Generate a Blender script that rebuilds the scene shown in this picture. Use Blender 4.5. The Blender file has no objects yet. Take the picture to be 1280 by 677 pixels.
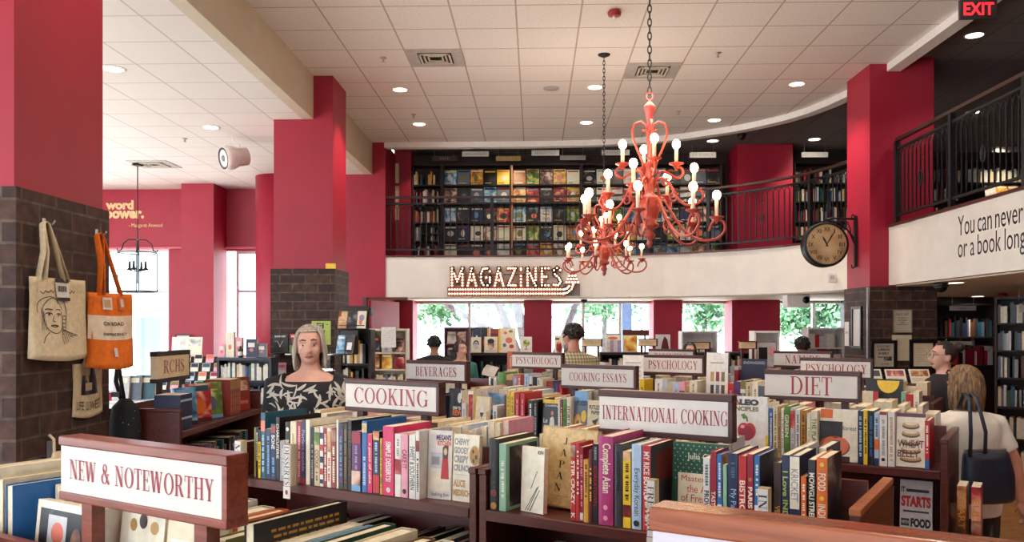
import bpy, bmesh, math, random
from mathutils import Vector, Matrix
SC = bpy.context.scene
COL = SC.collection
rnd = random.Random(11)
PI = math.pi
# ---------------------------------------------------------------- camera geometry
F = 1067.0
TH = math.atan(29.0 / F)
CZ = 1.68
cT, sT = math.cos(TH), math.sin(TH)

def ray(px, py):
    u = (px - 640) / F
    return Vector((cT * u - sT, cT + sT * u, (408 - py) / F))
def atY(px, py, Y):
    r = ray(px, py); k = Y / r.y
    return Vector((r.x * k, Y, CZ + r.z * k))
def atX(px, py, X):
    r = ray(px, py); k = X / r.x
    return Vector((X, r.y * k, CZ + r.z * k))
def atZ(px, py, z):
    r = ray(px, py); k = (z - CZ) / r.z
    return Vector((r.x * k, r.y * k, z))
ROW = math.atan2(-.507, .862)          # the sales-floor rows run this way
def on_row(px, py, c, ang=ROW):
    """(t, z) where the sight line meets the vertical plane c of a row frame."""
    r = ray(px, py)
    d = (math.cos(ang), math.sin(ang)); n = (-math.sin(ang), math.cos(ang))
    k = c / (n[0] * r.x + n[1] * r.y)
    return k * (d[0] * r.x + d[1] * r.y), CZ + k * r.z
def W(t, c, z=0.0, ang=ROW):
    return Vector((math.cos(ang) * t - math.sin(ang) * c, math.sin(ang) * t + math.cos(ang) * c, z))

# ---------------------------------------------------------------- materials
MATS = {}
def lin(c):
    out = []
    for v in c:
        v = v / 255.0
        out.append(v / 12.92 if v <= .04045 else ((v + .055) / 1.055) ** 2.4)
    return (*out, 1)
def base(name, rough=.5, metal=0.0):
    m = bpy.data.materials.new(name); m.use_nodes = True
    nt = m.node_tree; b = nt.nodes['Principled BSDF']
    b.inputs['Roughness'].default_value = rough
    b.inputs['Metallic'].default_value = metal
    return m, nt, b
def ramp(nt, stops, interp='LINEAR'):
    r = nt.nodes.new('ShaderNodeValToRGB'); r.color_ramp.interpolation = interp
    els = r.color_ramp.elements
    while len(els) < len(stops): els.new(.5)
    for e, (p, c) in zip(els, stops):
        e.position = p; e.color = lin(c)
    return r
def coords(nt, kind='Object', scale=(1, 1, 1), loc=(0, 0, 0)):
    tc = nt.nodes.new('ShaderNodeTexCoord'); mp = nt.nodes.new('ShaderNodeMapping')
    mp.inputs['Scale'].default_value = scale; mp.inputs['Location'].default_value = loc
    nt.links.new(tc.outputs[kind], mp.inputs['Vector'])
    return mp.outputs['Vector']
def plain(name, rgb, rough=.55, metal=0.0, var=.06, scale=14.0):
    if name in MATS: return MATS[name]
    m, nt, b = base(name, rough, metal)
    n = nt.nodes.new('ShaderNodeTexNoise'); n.inputs['Scale'].default_value = scale; n.inputs['Detail'].default_value = 3
    nt.links.new(coords(nt), n.inputs['Vector'])
    lo = tuple(max(0, v * (1 - var)) for v in rgb); hi = tuple(min(255, v * (1 + var)) for v in rgb)
    r = ramp(nt, [(.3, lo), (.7, hi)])
    nt.links.new(n.outputs['Fac'], r.inputs['Fac']); nt.links.new(r.outputs['Color'], b.inputs['Base Color'])
    MATS[name] = m
    return m
def wood(name, c1, c2, rough=.35, scale=(3, 30, 30)):
    if name in MATS: return MATS[name]
    m, nt, b = base(name, rough)
    n = nt.nodes.new('ShaderNodeTexNoise'); n.inputs['Scale'].default_value = 1.6; n.inputs['Detail'].default_value = 6
    n.inputs['Distortion'].default_value = 1.2
    nt.links.new(coords(nt, scale=scale), n.inputs['Vector'])
    r = ramp(nt, [(.3, c1), (.7, c2)])
    nt.links.new(n.outputs['Fac'], r.inputs['Fac']); nt.links.new(r.outputs['Color'], b.inputs['Base Color'])
    MATS[name] = m
    return m
def emit(name, rgb, strength):
    if name in MATS: return MATS[name]
    m, nt, b = base(name, .4)
    b.inputs['Base Color'].default_value = lin(rgb)
    b.inputs['Emission Color'].default_value = lin(rgb)
    b.inputs['Emission Strength'].default_value = strength
    MATS[name] = m
    return m
def brickmat(name, c1, c2, mortar, w, h, msize, offset=.5, loc=(0, 0, 0), rough=.7, bump=.4, var=None):
    m, nt, b = base(name, rough)
    t = nt.nodes.new('ShaderNodeTexBrick'); t.offset = offset; t.squash = 1
    t.inputs['Color1'].default_value = lin(c1); t.inputs['Color2'].default_value = lin(c2)
    t.inputs['Mortar'].default_value = lin(mortar)
    t.inputs['Scale'].default_value = 1; t.inputs['Brick Width'].default_value = w; t.inputs['Row Height'].default_value = h
    t.inputs['Mortar Size'].default_value = msize; t.inputs['Mortar Smooth'].default_value = .1; t.inputs['Bias'].default_value = 0
    v = coords(nt, 'UV', loc=loc)
    nt.links.new(v, t.inputs['Vector'])
    col = t.outputs['Color']
    if var:
        n = nt.nodes.new('ShaderNodeTexNoise'); n.inputs['Scale'].default_value = var[0]; n.inputs['Detail'].default_value = 5
        nt.links.new(v, n.inputs['Vector'])
        r = ramp(nt, [(.3, (var[1],) * 3), (.7, (255, 255, 255))])
        nt.links.new(n.outputs['Fac'], r.inputs['Fac'])
        mx = nt.nodes.new('ShaderNodeMixRGB'); mx.blend_type = 'MULTIPLY'; mx.inputs[0].default_value = 1
        nt.links.new(col, mx.inputs[1]); nt.links.new(r.outputs['Color'], mx.inputs[2]); col = mx.outputs[0]
    nt.links.new(col, b.inputs['Base Color'])
    bp = nt.nodes.new('ShaderNodeBump'); bp.inputs['Strength'].default_value = bump; bp.inputs['Distance'].default_value = .01; bp.invert = True
    nt.links.new(t.outputs['Fac'], bp.inputs['Height']); nt.links.new(bp.outputs['Normal'], b.inputs['Normal'])
    MATS[name] = m
    return m
def blotch(name, stops, scale=9.0, detail=3, rough=.4, kind='noise'):
    """a printed picture: soft blobs of several inks"""
    if name in MATS: return MATS[name]
    m, nt, b = base(name, rough)
    if kind == 'voronoi':
        n = nt.nodes.new('ShaderNodeTexVoronoi'); n.inputs['Scale'].default_value = scale; o = n.outputs['Distance']
    else:
        n = nt.nodes.new('ShaderNodeTexNoise'); n.inputs['Scale'].default_value = scale; n.inputs['Detail'].default_value = detail
        n.inputs['Distortion'].default_value = .6; o = n.outputs['Fac']
    tc = nt.nodes.new('ShaderNodeTexCoord'); oi = nt.nodes.new('ShaderNodeObjectInfo')
    ad = nt.nodes.new('ShaderNodeVectorMath'); ad.operation = 'MULTIPLY_ADD'
    sc_ = nt.nodes.new('ShaderNodeVectorMath'); sc_.operation = 'SCALE'; sc_.inputs[0].default_value = (13, 7, 5)
    nt.links.new(oi.outputs['Random'], sc_.inputs['Scale'])
    ad.inputs[1].default_value = (1, 1, 1)
    nt.links.new(tc.outputs['Object'], ad.inputs[0]); nt.links.new(sc_.outputs[0], ad.inputs[2])
    nt.links.new(ad.outputs[0], n.inputs['Vector'])
    r = ramp(nt, stops)
    nt.links.new(o, r.inputs['Fac']); nt.links.new(r.outputs['Color'], b.inputs['Base Color'])
    MATS[name] = m
    return m
def glass(name, tint=(1, 1, 1), refl=.06):
    m = bpy.data.materials.new(name); m.use_nodes = True; nt = m.node_tree; nt.nodes.clear()
    o = nt.nodes.new('ShaderNodeOutputMaterial'); mix = nt.nodes.new('ShaderNodeMixShader'); mix.inputs[0].default_value = refl
    tr = nt.nodes.new('ShaderNodeBsdfTransparent'); tr.inputs[0].default_value = (*tint, 1)
    gl = nt.nodes.new('ShaderNodeBsdfGlossy'); gl.inputs['Roughness'].default_value = .02
    nt.links.new(tr.outputs[0], mix.inputs[1]); nt.links.new(gl.outputs[0], mix.inputs[2]); nt.links.new(mix.outputs[0], o.inputs[0])
    MATS[name] = m
    return m

PAL = dict(navy=(32, 44, 78), teal=(30, 84, 98), black=(24, 22, 24), charcoal=(52, 50, 54), white=(226, 222, 214), cream=(222, 208, 174),
    ivory=(232, 224, 200), crimson=(150, 26, 48), red=(188, 40, 44), brick_red=(140, 52, 42), maroon=(88, 26, 40), orange=(216, 104, 34),
    amber=(214, 152, 50), yellow=(232, 194, 40), olive=(120, 116, 60), green=(92, 140, 58), lime=(170, 190, 70), forest=(30, 74, 52),
    mint=(140, 186, 156), sky=(110, 164, 206), blue=(40, 106, 170), royal=(34, 62, 140), slate=(92, 104, 122), grey=(150, 148, 148),
    pale_grey=(196, 196, 198), purple=(92, 44, 100), lilac=(160, 140, 178), magenta=(170, 52, 112), hot_pink=(214, 38, 98), pink=(232, 160, 178),
    salmon=(214, 116, 92), tan=(186, 150, 98), gold=(170, 122, 40), brown=(96, 62, 40), chocolate=(58, 36, 28), rust=(150, 74, 36),
    beige=(206, 188, 152), pale_blue=(176, 198, 222), turquoise=(60, 160, 160))
def P(n):
    if n == 'page': return plain('page_paper', (226, 212, 182), .8, var=.05, scale=60)
    return plain('ink_' + n, PAL[n], .38, var=.05, scale=30)
PHOTO = [
    blotch('print_food', [(.3, (60, 34, 24)), (.45, (170, 90, 40)), (.6, (226, 190, 140)), (.75, (120, 130, 60))]),
    blotch('print_sea', [(.3, (24, 50, 90)), (.5, (90, 150, 190)), (.65, (220, 226, 226)), (.8, (190, 160, 110))]),
    blotch('print_dark', [(.35, (16, 16, 22)), (.55, (50, 50, 60)), (.68, (150, 140, 130)), (.8, (210, 200, 190))]),
    blotch('print_portrait', [(.32, (30, 24, 26)), (.48, (150, 104, 84)), (.6, (224, 190, 168)), (.75, (232, 228, 224))]),
    blotch('print_garden', [(.3, (30, 54, 24)), (.5, (100, 136, 60)), (.62, (210, 206, 120)), (.78, (230, 226, 214))]),
    blotch('print_red', [(.3, (70, 14, 24)), (.5, (180, 40, 50)), (.62, (226, 150, 120)), (.78, (240, 226, 214))]),
    blotch('print_pale', [(.3, (150, 140, 136)), (.5, (206, 200, 194)), (.65, (236, 232, 226)), (.8, (180, 150, 130))]),
    blotch('print_sun', [(.3, (120, 60, 20)), (.5, (222, 150, 40)), (.65, (240, 214, 120)), (.8, (246, 236, 210))]),
]
# ---------------------------------------------------------------- mesh builder
class MB:
    def __init__(s): s.v = []; s.f = []; s.m = []; s.sm = []
    def add(s, vs, fs, m=0, sm=False, M=None):
        o = len(s.v)
        for p in vs:
            s.v.append(tuple(M @ Vector(p)) if M is not None else tuple(p))
        for f in fs:
            s.f.append(tuple(i + o for i in f)); s.m.append(m); s.sm.append(sm)
        return s
    def box(s, x0, y0, z0, x1, y1, z1, m=0, M=None):
        vs = [(x, y, z) for z in (z0, z1) for y in (y0, y1) for x in (x0, x1)]
        return s.add(vs, [(0, 2, 3, 1), (4, 5, 7, 6), (0, 1, 5, 4), (2, 6, 7, 3), (0, 4, 6, 2), (1, 3, 7, 5)], m, False, M)
    def quad(s, a, b, c, d, m=0, M=None): return s.add([a, b, c, d], [(0, 1, 2, 3)], m, False, M)
    def rect(s, x0, z0, x1, z1, y, m=0, M=None):          # faces -y
        return s.add([(x0, y, z0), (x1, y, z0), (x1, y, z1), (x0, y, z1)], [(0, 1, 2, 3)], m, False, M)
    def disc(s, cx, cz, rx, rz, y, m=0, n=16, M=None):    # faces -y
        return s.add([(cx + rx * math.cos(i * 2 * PI / n), y, cz + rz * math.sin(i * 2 * PI / n)) for i in range(n)], [tuple(range(n))], m, False, M)
    def tube(s, pts, r, m=0, n=8, closed=False, M=None, caps=True, flat=1.0):
        pts = [Vector(p) for p in pts]; N = len(pts)
        rs = r if isinstance(r, (list, tuple)) else [r] * N
        ref = None; vs = []
        for i, p in enumerate(pts):
            if closed: tg = pts[(i + 1) % N] - pts[i - 1]
            else: tg = pts[min(i + 1, N - 1)] - pts[max(i - 1, 0)]
            if tg.length < 1e-9: tg = Vector((0, 0, 1))
            tg.normalize()
            if ref is None: ref = Vector((0, 0, 1)) if abs(tg.z) < .9 else Vector((1, 0, 0))
            a = ref - tg * ref.dot(tg)
            if a.length < 1e-6: a = tg.orthogonal()
            a.normalize(); ref = a; b = tg.cross(a)
            for k in range(n):
                w = k * 2 * PI / n
                vs.append(p + a * (rs[i] * math.cos(w)) + b * (rs[i] * flat * math.sin(w)))
        fs = []
        for i in range(N if closed else N - 1):
            j = (i + 1) % N
            for k in range(n):
                l = (k + 1) % n
                fs.append((i * n + k, i * n + l, j * n + l, j * n + k))
        if not closed and caps:
            fs.append(tuple(range(n - 1, -1, -1))); fs.append(tuple((N - 1) * n + k for k in range(n)))
        return s.add(vs, fs, m, True, M)
    def lathe(s, prof, c=(0, 0, 0), m=0, n=20, M=None, caps=True):
        vs = []
        for (r, z) in prof:
            for k in range(n):
                w = k * 2 * PI / n
                vs.append((c[0] + r * math.cos(w), c[1] + r * math.sin(w), c[2] + z))
        fs = [(i * n + k, i * n + (k + 1) % n, (i + 1) * n + (k + 1) % n, (i + 1) * n + k) for i in range(len(prof) - 1) for k in range(n)]
        if caps: fs.append(tuple(range(n - 1, -1, -1))); fs.append(tuple((len(prof) - 1) * n + k for k in range(n)))
        return s.add(vs, fs, m, True, M)
    def loft(s, rings, m=0, n=20, M=None):
        """rings: (cx,cy,z,rx,ry)"""
        vs = []
        for (cx, cy, z, rx, ry) in rings:
            for k in range(n):
                w = k * 2 * PI / n
                vs.append((cx + rx * math.cos(w), cy + ry * math.sin(w), z))
        fs = [(i * n + k, i * n + (k + 1) % n, (i + 1) * n + (k + 1) % n, (i + 1) * n + k) for i in range(len(rings) - 1) for k in range(n)]
        fs.append(tuple(range(n - 1, -1, -1))); fs.append(tuple((len(rings) - 1) * n + k for k in range(n)))
        return s.add(vs, fs, m, True, M)
    def ball(s, c, r, m=0, nu=14, nv=9, M=None):
        if not isinstance(r, (tuple, list)): r = (r, r, r)
        vs = [(c[0], c[1], c[2] - r[2])]
        for j in range(1, nv):
            a = -PI / 2 + PI * j / nv
            for i in range(nu):
                w = i * 2 * PI / nu
                vs.append((c[0] + r[0] * math.cos(a) * math.cos(w), c[1] + r[1] * math.cos(a) * math.sin(w), c[2] + r[2] * math.sin(a)))
        vs.append((c[0], c[1], c[2] + r[2]))
        fs = [(0, 1 + (i + 1) % nu, 1 + i) for i in range(nu)]
        for j in range(nv - 2):
            for i in range(nu):
                a = 1 + j * nu + i; b = 1 + j * nu + (i + 1) % nu
                fs.append((a, b, b + nu, a + nu))
        t = len(vs) - 1; o = 1 + (nv - 2) * nu
        fs += [(t, o + i, o + (i + 1) % nu) for i in range(nu)]
        return s.add(vs, fs, m, True, M)
    def prism(s, poly, z0, z1, m=0, M=None):
        n = len(poly)
        vs = [(x, y, z0) for x, y in poly] + [(x, y, z1) for x, y in poly]
        fs = [tuple(range(n - 1, -1, -1)), tuple(range(n, 2 * n))] + [(i, (i + 1) % n, n + (i + 1) % n, n + i) for i in range(n)]
        return s.add(vs, fs, m, False, M)
    def ribbon(s, pts, w0, w1, z0, z1, m=0):
        """a strip that follows a plan polyline: offset w0..w1 to its left, z0..z1"""
        P_ = [Vector((p[0], p[1])) for p in pts]; L = []
        for i, p in enumerate(P_):
            tg = (P_[min(i + 1, len(P_) - 1)] - P_[max(i - 1, 0)]).normalized(); nn = Vector((-tg.y, tg.x)); L.append((p, nn))
        vs = []
        for p, nn in L:
            for w, z in ((w0, z0), (w1, z0), (w1, z1), (w0, z1)):
                q = p + nn * w; vs.append((q.x, q.y, z))
        fs = []
        for i in range(len(L) - 1):
            for k in range(4):
                l = (k + 1) % 4
                fs.append((i * 4 + k, i * 4 + l, i * 4 + 4 + l, i * 4 + 4 + k))
        fs.append((0, 1, 2, 3)); fs.append(tuple((len(L) - 1) * 4 + k for k in (3, 2, 1, 0)))
        return s.add(vs, fs, m)
    def build(s, name, mats, parent=None, loc=None, rz=0.0, fix=True, bev=0.0, M=None):
        me = bpy.data.meshes.new(name)
        me.from_pydata(s.v, [], s.f)
        if not isinstance(mats, (list, tuple)): mats = [mats]
        for x in mats: me.materials.append(x)
        me.polygons.foreach_set('material_index', s.m); me.polygons.foreach_set('use_smooth', s.sm)
        if fix:
            bm = bmesh.new(); bm.from_mesh(me); bmesh.ops.recalc_face_normals(bm, faces=bm.faces); bm.to_mesh(me); bm.free()
        uv = me.uv_layers.new(name='UVMap').data
        for p in me.polygons:
            n = p.normal; ax = max(range(3), key=lambda i: abs(n[i]))
            for li in p.loop_indices:
                c = me.vertices[me.loops[li].vertex_index].co
                uv[li].uv = (c.y, c.z) if ax == 0 else (c.x, c.z) if ax == 1 else (c.x, c.y)
        me.update()
        o = bpy.data.objects.new(name, me); COL.objects.link(o)
        if parent: o.parent = parent
        if M is not None: o.matrix_world = M
        if loc is not None: o.location = loc
        if rz: o.rotation_euler.z = rz
        if bev:
            b = o.modifiers.new('bevel', 'BEVEL'); b.width = bev; b.segments = 2; b.limit_method = 'ANGLE'; b.angle_limit = .7
        return o

LABELS = {}
def tag(o, label, cat, group=None, kind=None):
    o['label'] = label; o['category'] = cat
    if group: o['group'] = group
    if kind: o['kind'] = kind
    LABELS.setdefault(label, []).append(o.name)
    return o
def struct(o):
    o['kind'] = 'structure'; return o
def thing(name, label, cat, loc=(0, 0, 0), rz=0.0, group=None, kind=None):
    o = bpy.data.objects.new(name, None); COL.objects.link(o); o.empty_display_size = .05
    o.location = loc; o.rotation_euler = (0, 0, rz)
    return tag(o, label, cat, group, kind)
def copy_tree(o, parent=None):
    c = o.copy(); COL.objects.link(c)
    if parent: c.parent = parent
    for ch in list(o.children): copy_tree(ch, c)
    return c
ORD = ['first', 'second', 'third', 'fourth', 'fifth', 'sixth', 'seventh', 'eighth', 'ninth', 'tenth', 'eleventh', 'twelfth', 'thirteenth', 'fourteenth',
       'fifteenth', 'sixteenth', 'seventeenth', 'eighteenth', 'nineteenth']
TENS = ['', '', 'twent', 'thirt', 'fort', 'fift', 'sixt', 'sevent', 'eight']
def nth(i):
    i += 1
    if i < 20: return ORD[i - 1]
    t, u = divmod(i, 10)
    return TENS[t] + 'ieth' if u == 0 else TENS[t] + 'y-' + ORD[u - 1]

# ---------------------------------------------------------------- lettering
_TXT = {}
def font_poly(s, bold=0.0, extr=0.0, shear=0.0, space=1.0, wide=1.0):
    """plain sans lettering as (verts, faces), cap height about .7, centred on x"""
    k = (s, bold, extr, shear, space)
    if k not in _TXT:
        cu = bpy.data.curves.new('letters', 'FONT'); cu.body = s; cu.size = 1; cu.align_x = 'CENTER'
        cu.offset = bold; cu.extrude = extr; cu.shear = shear; cu.space_character = space; cu.resolution_u = 3
        ob = bpy.data.objects.new('letters', cu); COL.objects.link(ob)
        dg = bpy.context.evaluated_depsgraph_get(); me = bpy.data.meshes.new_from_object(ob.evaluated_get(dg))
        _TXT[k] = ([tuple(v.co) for v in me.vertices], [tuple(p.vertices) for p in me.polygons])
        bpy.data.objects.remove(ob); bpy.data.curves.remove(cu); bpy.data.meshes.remove(me)
    return _TXT[k]
def size_of(vs):
    xs = [v[0] for v in vs]; ys = [v[1] for v in vs]
    return min(xs), max(xs), min(ys), max(ys)
def put_text(mb, s, x0, z0, x1, z1, y, m, bold=0.0, serif=False, fit=True, depth=0.0, M=None, vertical=False):
    """letters fitted into the rectangle on a plane that faces -y; vertical = read top to bottom"""
    vs, fs = serif_poly(s) if serif else font_poly(s, bold)
    if not vs: return
    a, b, c, d = size_of(vs)
    if vertical:
        L, H = z1 - z0, x1 - x0
    else:
        L, H = x1 - x0, z1 - z0
    sx = L / (b - a); sy = H / (d - c)
    if not fit:
        k = min(sx, sy); sx = sy = k
    elif sy > sx * 1.7: sy = sx * 1.7
    elif sx > sy * 1.5: sx = sy * 1.5
    w, h = (b - a) * sx, (d - c) * sy
    out = []
    for v in vs:
        u = (v[0] - (a + b) / 2) * sx; q = (v[1] - (c + d) / 2) * sy
        if vertical: out.append(((x0 + x1) / 2 + q, y, (z0 + z1) / 2 - u))
        else: out.append(((x0 + x1) / 2 + u, y, (z0 + z1) / 2 + q))
    mb.add(out, fs, m, False, M)

# a high-contrast serif alphabet from thick and thin strokes (cap height 1)
def _v(x, y0, y1, w): return ([(x - w / 2, y0), (x + w / 2, y0), (x + w / 2, y1), (x - w / 2, y1)], [(0, 1, 2, 3)])
def _h(x0, x1, y, w): return ([(x0, y - w / 2), (x1, y - w / 2), (x1, y + w / 2), (x0, y + w / 2)], [(0, 1, 2, 3)])
def _d(x0, y0, x1, y1, w): return ([(x0 - w / 2, y0), (x0 + w / 2, y0), (x1 + w / 2, y1), (x1 - w / 2, y1)], [(0, 1, 2, 3)])
def _a(cx, cy, rx, ry, a0, a1, tk, tn):
    n = max(4, int(abs(a1 - a0) / 15)); vs = []; fs = []
    for i in range(n + 1):
        w = math.radians(a0 + (a1 - a0) * i / n)
        vs += [(cx + rx * math.cos(w), cy + ry * math.sin(w)), (cx + (rx - tk) * math.cos(w), cy + (ry - tn) * math.sin(w))]
        if i: fs.append((2 * i - 2, 2 * i, 2 * i + 1, 2 * i - 1))
    return vs, fs
T_, S_ = .14, .045
def _sf(x, y, w=.3): return _h(x - w / 2, x + w / 2, y, S_)
SER = {
 'I': (.34, [_v(.17, 0, 1, T_), _sf(.17, .02), _sf(.17, .98)]),
 'E': (.62, [_v(.16, 0, 1, T_), _h(.02, .58, .98, S_), _h(.02, .6, .02, S_), _h(.16, .45, .52, S_), _v(.57, .74, 1, S_), _v(.59, 0, .27, S_), _v(.44, .4, .64, S_)]),
 'F': (.58, [_v(.16, 0, 1, T_), _h(.02, .56, .98, S_), _sf(.16, .02, .32), _h(.16, .44, .52, S_), _v(.55, .72, 1, S_), _v(.43, .4, .64, S_)]),
 'L': (.6, [_v(.16, 0, 1, T_), _sf(.16, .98), _h(.02, .57, .02, S_), _v(.56, 0, .3, S_)]),
 'T': (.68, [_v(.34, 0, 1, T_), _h(.02, .66, .98, S_), _sf(.34, .02), _v(.04, .72, 1, S_), _v(.64, .72, 1, S_)]),
 'H': (.8, [_v(.17, 0, 1, T_), _v(.63, 0, 1, T_), _h(.17, .63, .51, S_), _sf(.17, .02), _sf(.17, .98), _sf(.63, .02), _sf(.63, .98)]),
 'N': (.84, [_v(.16, 0, 1, S_), _v(.68, 0, 1, S_), _d(.18, 1, .67, 0, T_ * 1.25), _sf(.16, .02, .26), _h(.02, .2, .98, S_), _sf(.68, .98, .26)]),
 'M': (1.0, [_v(.15, 0, 1, S_), _v(.83, 0, 1, T_), _d(.18, 1, .47, 0, T_ * 1.2), _d(.47, 0, .8, 1, S_), _sf(.15, .02, .26), _sf(.83, .02), _h(.03, .2, .98, S_), _h(.78, .96, .98, S_)]),
 'A': (.8, [_d(.14, 0, .39, 1, S_ * 1.2), _d(.62, 0, .38, 1, T_ * 1.2), _h(.22, .56, .33, S_), _sf(.13, .02, .24), _sf(.63, .02, .3)]),
 'V': (.78, [_d(.39, 0, .15, 1, T_ * 1.2), _d(.4, 0, .64, 1, S_ * 1.2), _sf(.15, .98, .3), _sf(.64, .98, .24)]),
 'W': (1.12, [_d(.34, 0, .14, 1, T_ * 1.2), _d(.35, 0, .56, 1, S_ * 1.2), _d(.76, 0, .55, 1, T_ * 1.2), _d(.77, 0, .98, 1, S_ * 1.2), _sf(.15, .98, .28), _sf(.98, .98, .22)]),
 'Y': (.76, [_d(.38, .45, .14, 1, T_ * 1.2), _d(.38, .45, .62, 1, S_ * 1.2), _v(.38, 0, .47, T_), _sf(.14, .98, .28), _sf(.62, .98, .24), _sf(.38, .02)]),
 'X': (.76, [_d(.62, 0, .15, 1, T_ * 1.2), _d(.13, 0, .6, 1, S_ * 1.2), _sf(.14, .98, .28), _sf(.6, .98, .24), _sf(.13, .02, .24), _sf(.62, .02, .28)]),
 'K': (.8, [_v(.17, 0, 1, T_), _d(.22, .42, .6, 1, S_ * 1.3), _d(.64, 0, .33, .6, T_ * 1.2), _sf(.17, .02), _sf(.17, .98), _sf(.6, .98, .24), _sf(.65, .02, .26)]),
 'O': (.84, [_a(.42, .5, .4, .51, 0, 360, T_, S_)]),
 'Q': (.84, [_a(.42, .5, .4, .51, 0, 360, T_, S_), _d(.74, -.18, .5, .15, T_)]),
 'C': (.76, [_a(.42, .5, .4, .51, 42, 318, T_, S_), _v(.7, .68, .96, S_), _v(.7, .1, .2, S_)]),
 'G': (.84, [_a(.42, .5, .4, .51, 42, 318, T_, S_), _v(.7, .68, .96, S_), _v(.68, .05, .42, T_ * .9), _sf(.68, .42, .26)]),
 'D': (.84, [_v(.17, 0, 1, T_), _a(.36, .5, .44, .5, -90, 90, T_, S_), _h(.02, .38, .98, S_), _h(.02, .38, .02, S_)]),
 'B': (.7, [_v(.17, 0, 1, T_), _a(.34, .76, .26, .24, -90, 90, T_, S_), _a(.34, .27, .32, .27, -90, 90, T_, S_), _h(.02, .36, .98, S_), _h(.02, .36, .02, S_), _h(.17, .36, .52, S_)]),
 'P': (.68, [_v(.17, 0, 1, T_), _a(.36, .73, .28, .27, -90, 90, T_, S_), _h(.02, .38, .98, S_), _h(.17, .38, .48, S_), _sf(.17, .02, .32)]),
 'R': (.78, [_v(.17, 0, 1, T_), _a(.36, .74, .27, .26, -90, 90, T_, S_), _h(.02, .38, .98, S_), _h(.17, .38, .5, S_), _sf(.17, .02), _d(.64, 0, .4, .5, T_ * 1.1), _sf(.68, .02, .2)]),
 'S': (.58, [_a(.28, .75, .25, .26, 40, 270, T_ * .75, S_ * 1.3), _a(.28, .26, .27, .27, -140, 90, T_ * .8, S_ * 1.3), _d(.4, .3, .16, .72, T_), _v(.5, .74, .94, S_), _v(.04, .06, .28, S_)]),
 'U': (.8, [_v(.17, .3, 1, T_), _v(.64, .3, 1, S_), _a(.405, .32, .305, .33, 180, 360, T_ * .8, S_ * 1.4), _sf(.17, .98), _sf(.64, .98, .24)]),
 'J': (.46, [_v(.3, .2, 1, T_), _a(.17, .2, .2, .22, 200, 360, T_, S_), _sf(.3, .98)]),
 'Z': (.68, [_d(.1, 0, .56, 1, T_ * 1.2), _h(.06, .64, .98, S_), _h(.03, .62, .02, S_), _v(.08, .75, 1, S_), _v(.61, 0, .27, S_)]),
 '&': (.84, [_a(.36, .77, .2, .24, 0, 360, T_ * .7, S_), _a(.32, .27, .3, .28, 100, 395, T_ * .9, S_), _d(.74, 0, .24, .72, T_), _h(.56, .8, .5, S_), _d(.5, .1, .7, .5, S_)]),
 '.': (.2, [_v(.1, 0, .13, .13)]), ' ': (.34, []),
}
def serif_poly(s, gap=.06):
    vs = []; fs = []; x = 0
    for ch in s:
        w, parts = SER[ch]
        for pv, pf in parts:
            o = len(vs)
            vs += [(a + x, b) for a, b in pv]; fs += [tuple(i + o for i in f) for f in pf]
        x += w + gap
    return vs, fs
# ---------------------------------------------------------------- surface materials
RED = plain('red_wall_paint', (158, 17, 48), .5, var=.03, scale=3)
WHITE = plain('white_wall_paint', (226, 218, 208), .6, var=.02, scale=4)
BEAMC = plain('beam_paint', (206, 192, 170), .6, var=.02, scale=4)
TRIMW = plain('white_trim_paint', (232, 226, 222), .5, var=.02)
CEILP = plain('plaster_ceiling', (222, 206, 184), .7, var=.02, scale=4)
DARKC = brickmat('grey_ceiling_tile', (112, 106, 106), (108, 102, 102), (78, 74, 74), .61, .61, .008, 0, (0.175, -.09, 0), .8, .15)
TILE = brickmat('ceiling_tile', (240, 233, 227), (237, 230, 224), (190, 172, 160), .61, .61, .009, 0, (.175 + .0045, -.52 + .0045, 0), .8, .2, var=(40, 240))
TILEL = brickmat('ceiling_tile_left', (232, 226, 222), (229, 223, 219), (196, 188, 184), .61, .61, .009, 0, (3.10, -.52, 0), .8, .2)
BRICK = brickmat('brown_brick', (62, 38, 34), (88, 58, 48), (104, 88, 74), .30, .105, .007, .5, (0, .02, 0), .75, .6, var=(14, 150))
FLOORM = brickmat('oak_floor', (196, 140, 78), (176, 118, 62), (110, 70, 36), 1.4, .09, .002, .37, (0, 0, 0), .35, .1, var=(9, 190))
CARPET = plain('grey_carpet', (96, 84, 80), .95, var=.2, scale=60)
MAHOG = wood('mahogany', (70, 30, 26), (98, 44, 36), .32)
MAHOG2 = wood('cherry_wood', (104, 46, 38), (140, 70, 54), .3)
LIGHTW = wood('warm_oak', (150, 84, 46), (188, 118, 72), .32)
DARKW = wood('dark_walnut', (30, 18, 17), (48, 29, 25), .62)
IRON = plain('black_iron', (34, 33, 35), .45, .3, var=.1)
BLACKP = plain('black_plastic', (20, 20, 22), .4)
PAPER = plain('white_paper', (216, 211, 204), .8, var=.02)
METAL = plain('brushed_metal', (176, 176, 178), .35, .8)
PANE = glass('window_glass', (.96, .99, 1), .05)
ACRYL = glass('clear_acrylic', (.93, .95, .96), .10)
LENS = emit('lamp_lens', (255, 238, 214), 9)
BULB = emit('bulb_glow', (255, 206, 140), 30)
MARQ = emit('marquee_bulb', (255, 236, 212), 1.8)

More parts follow.
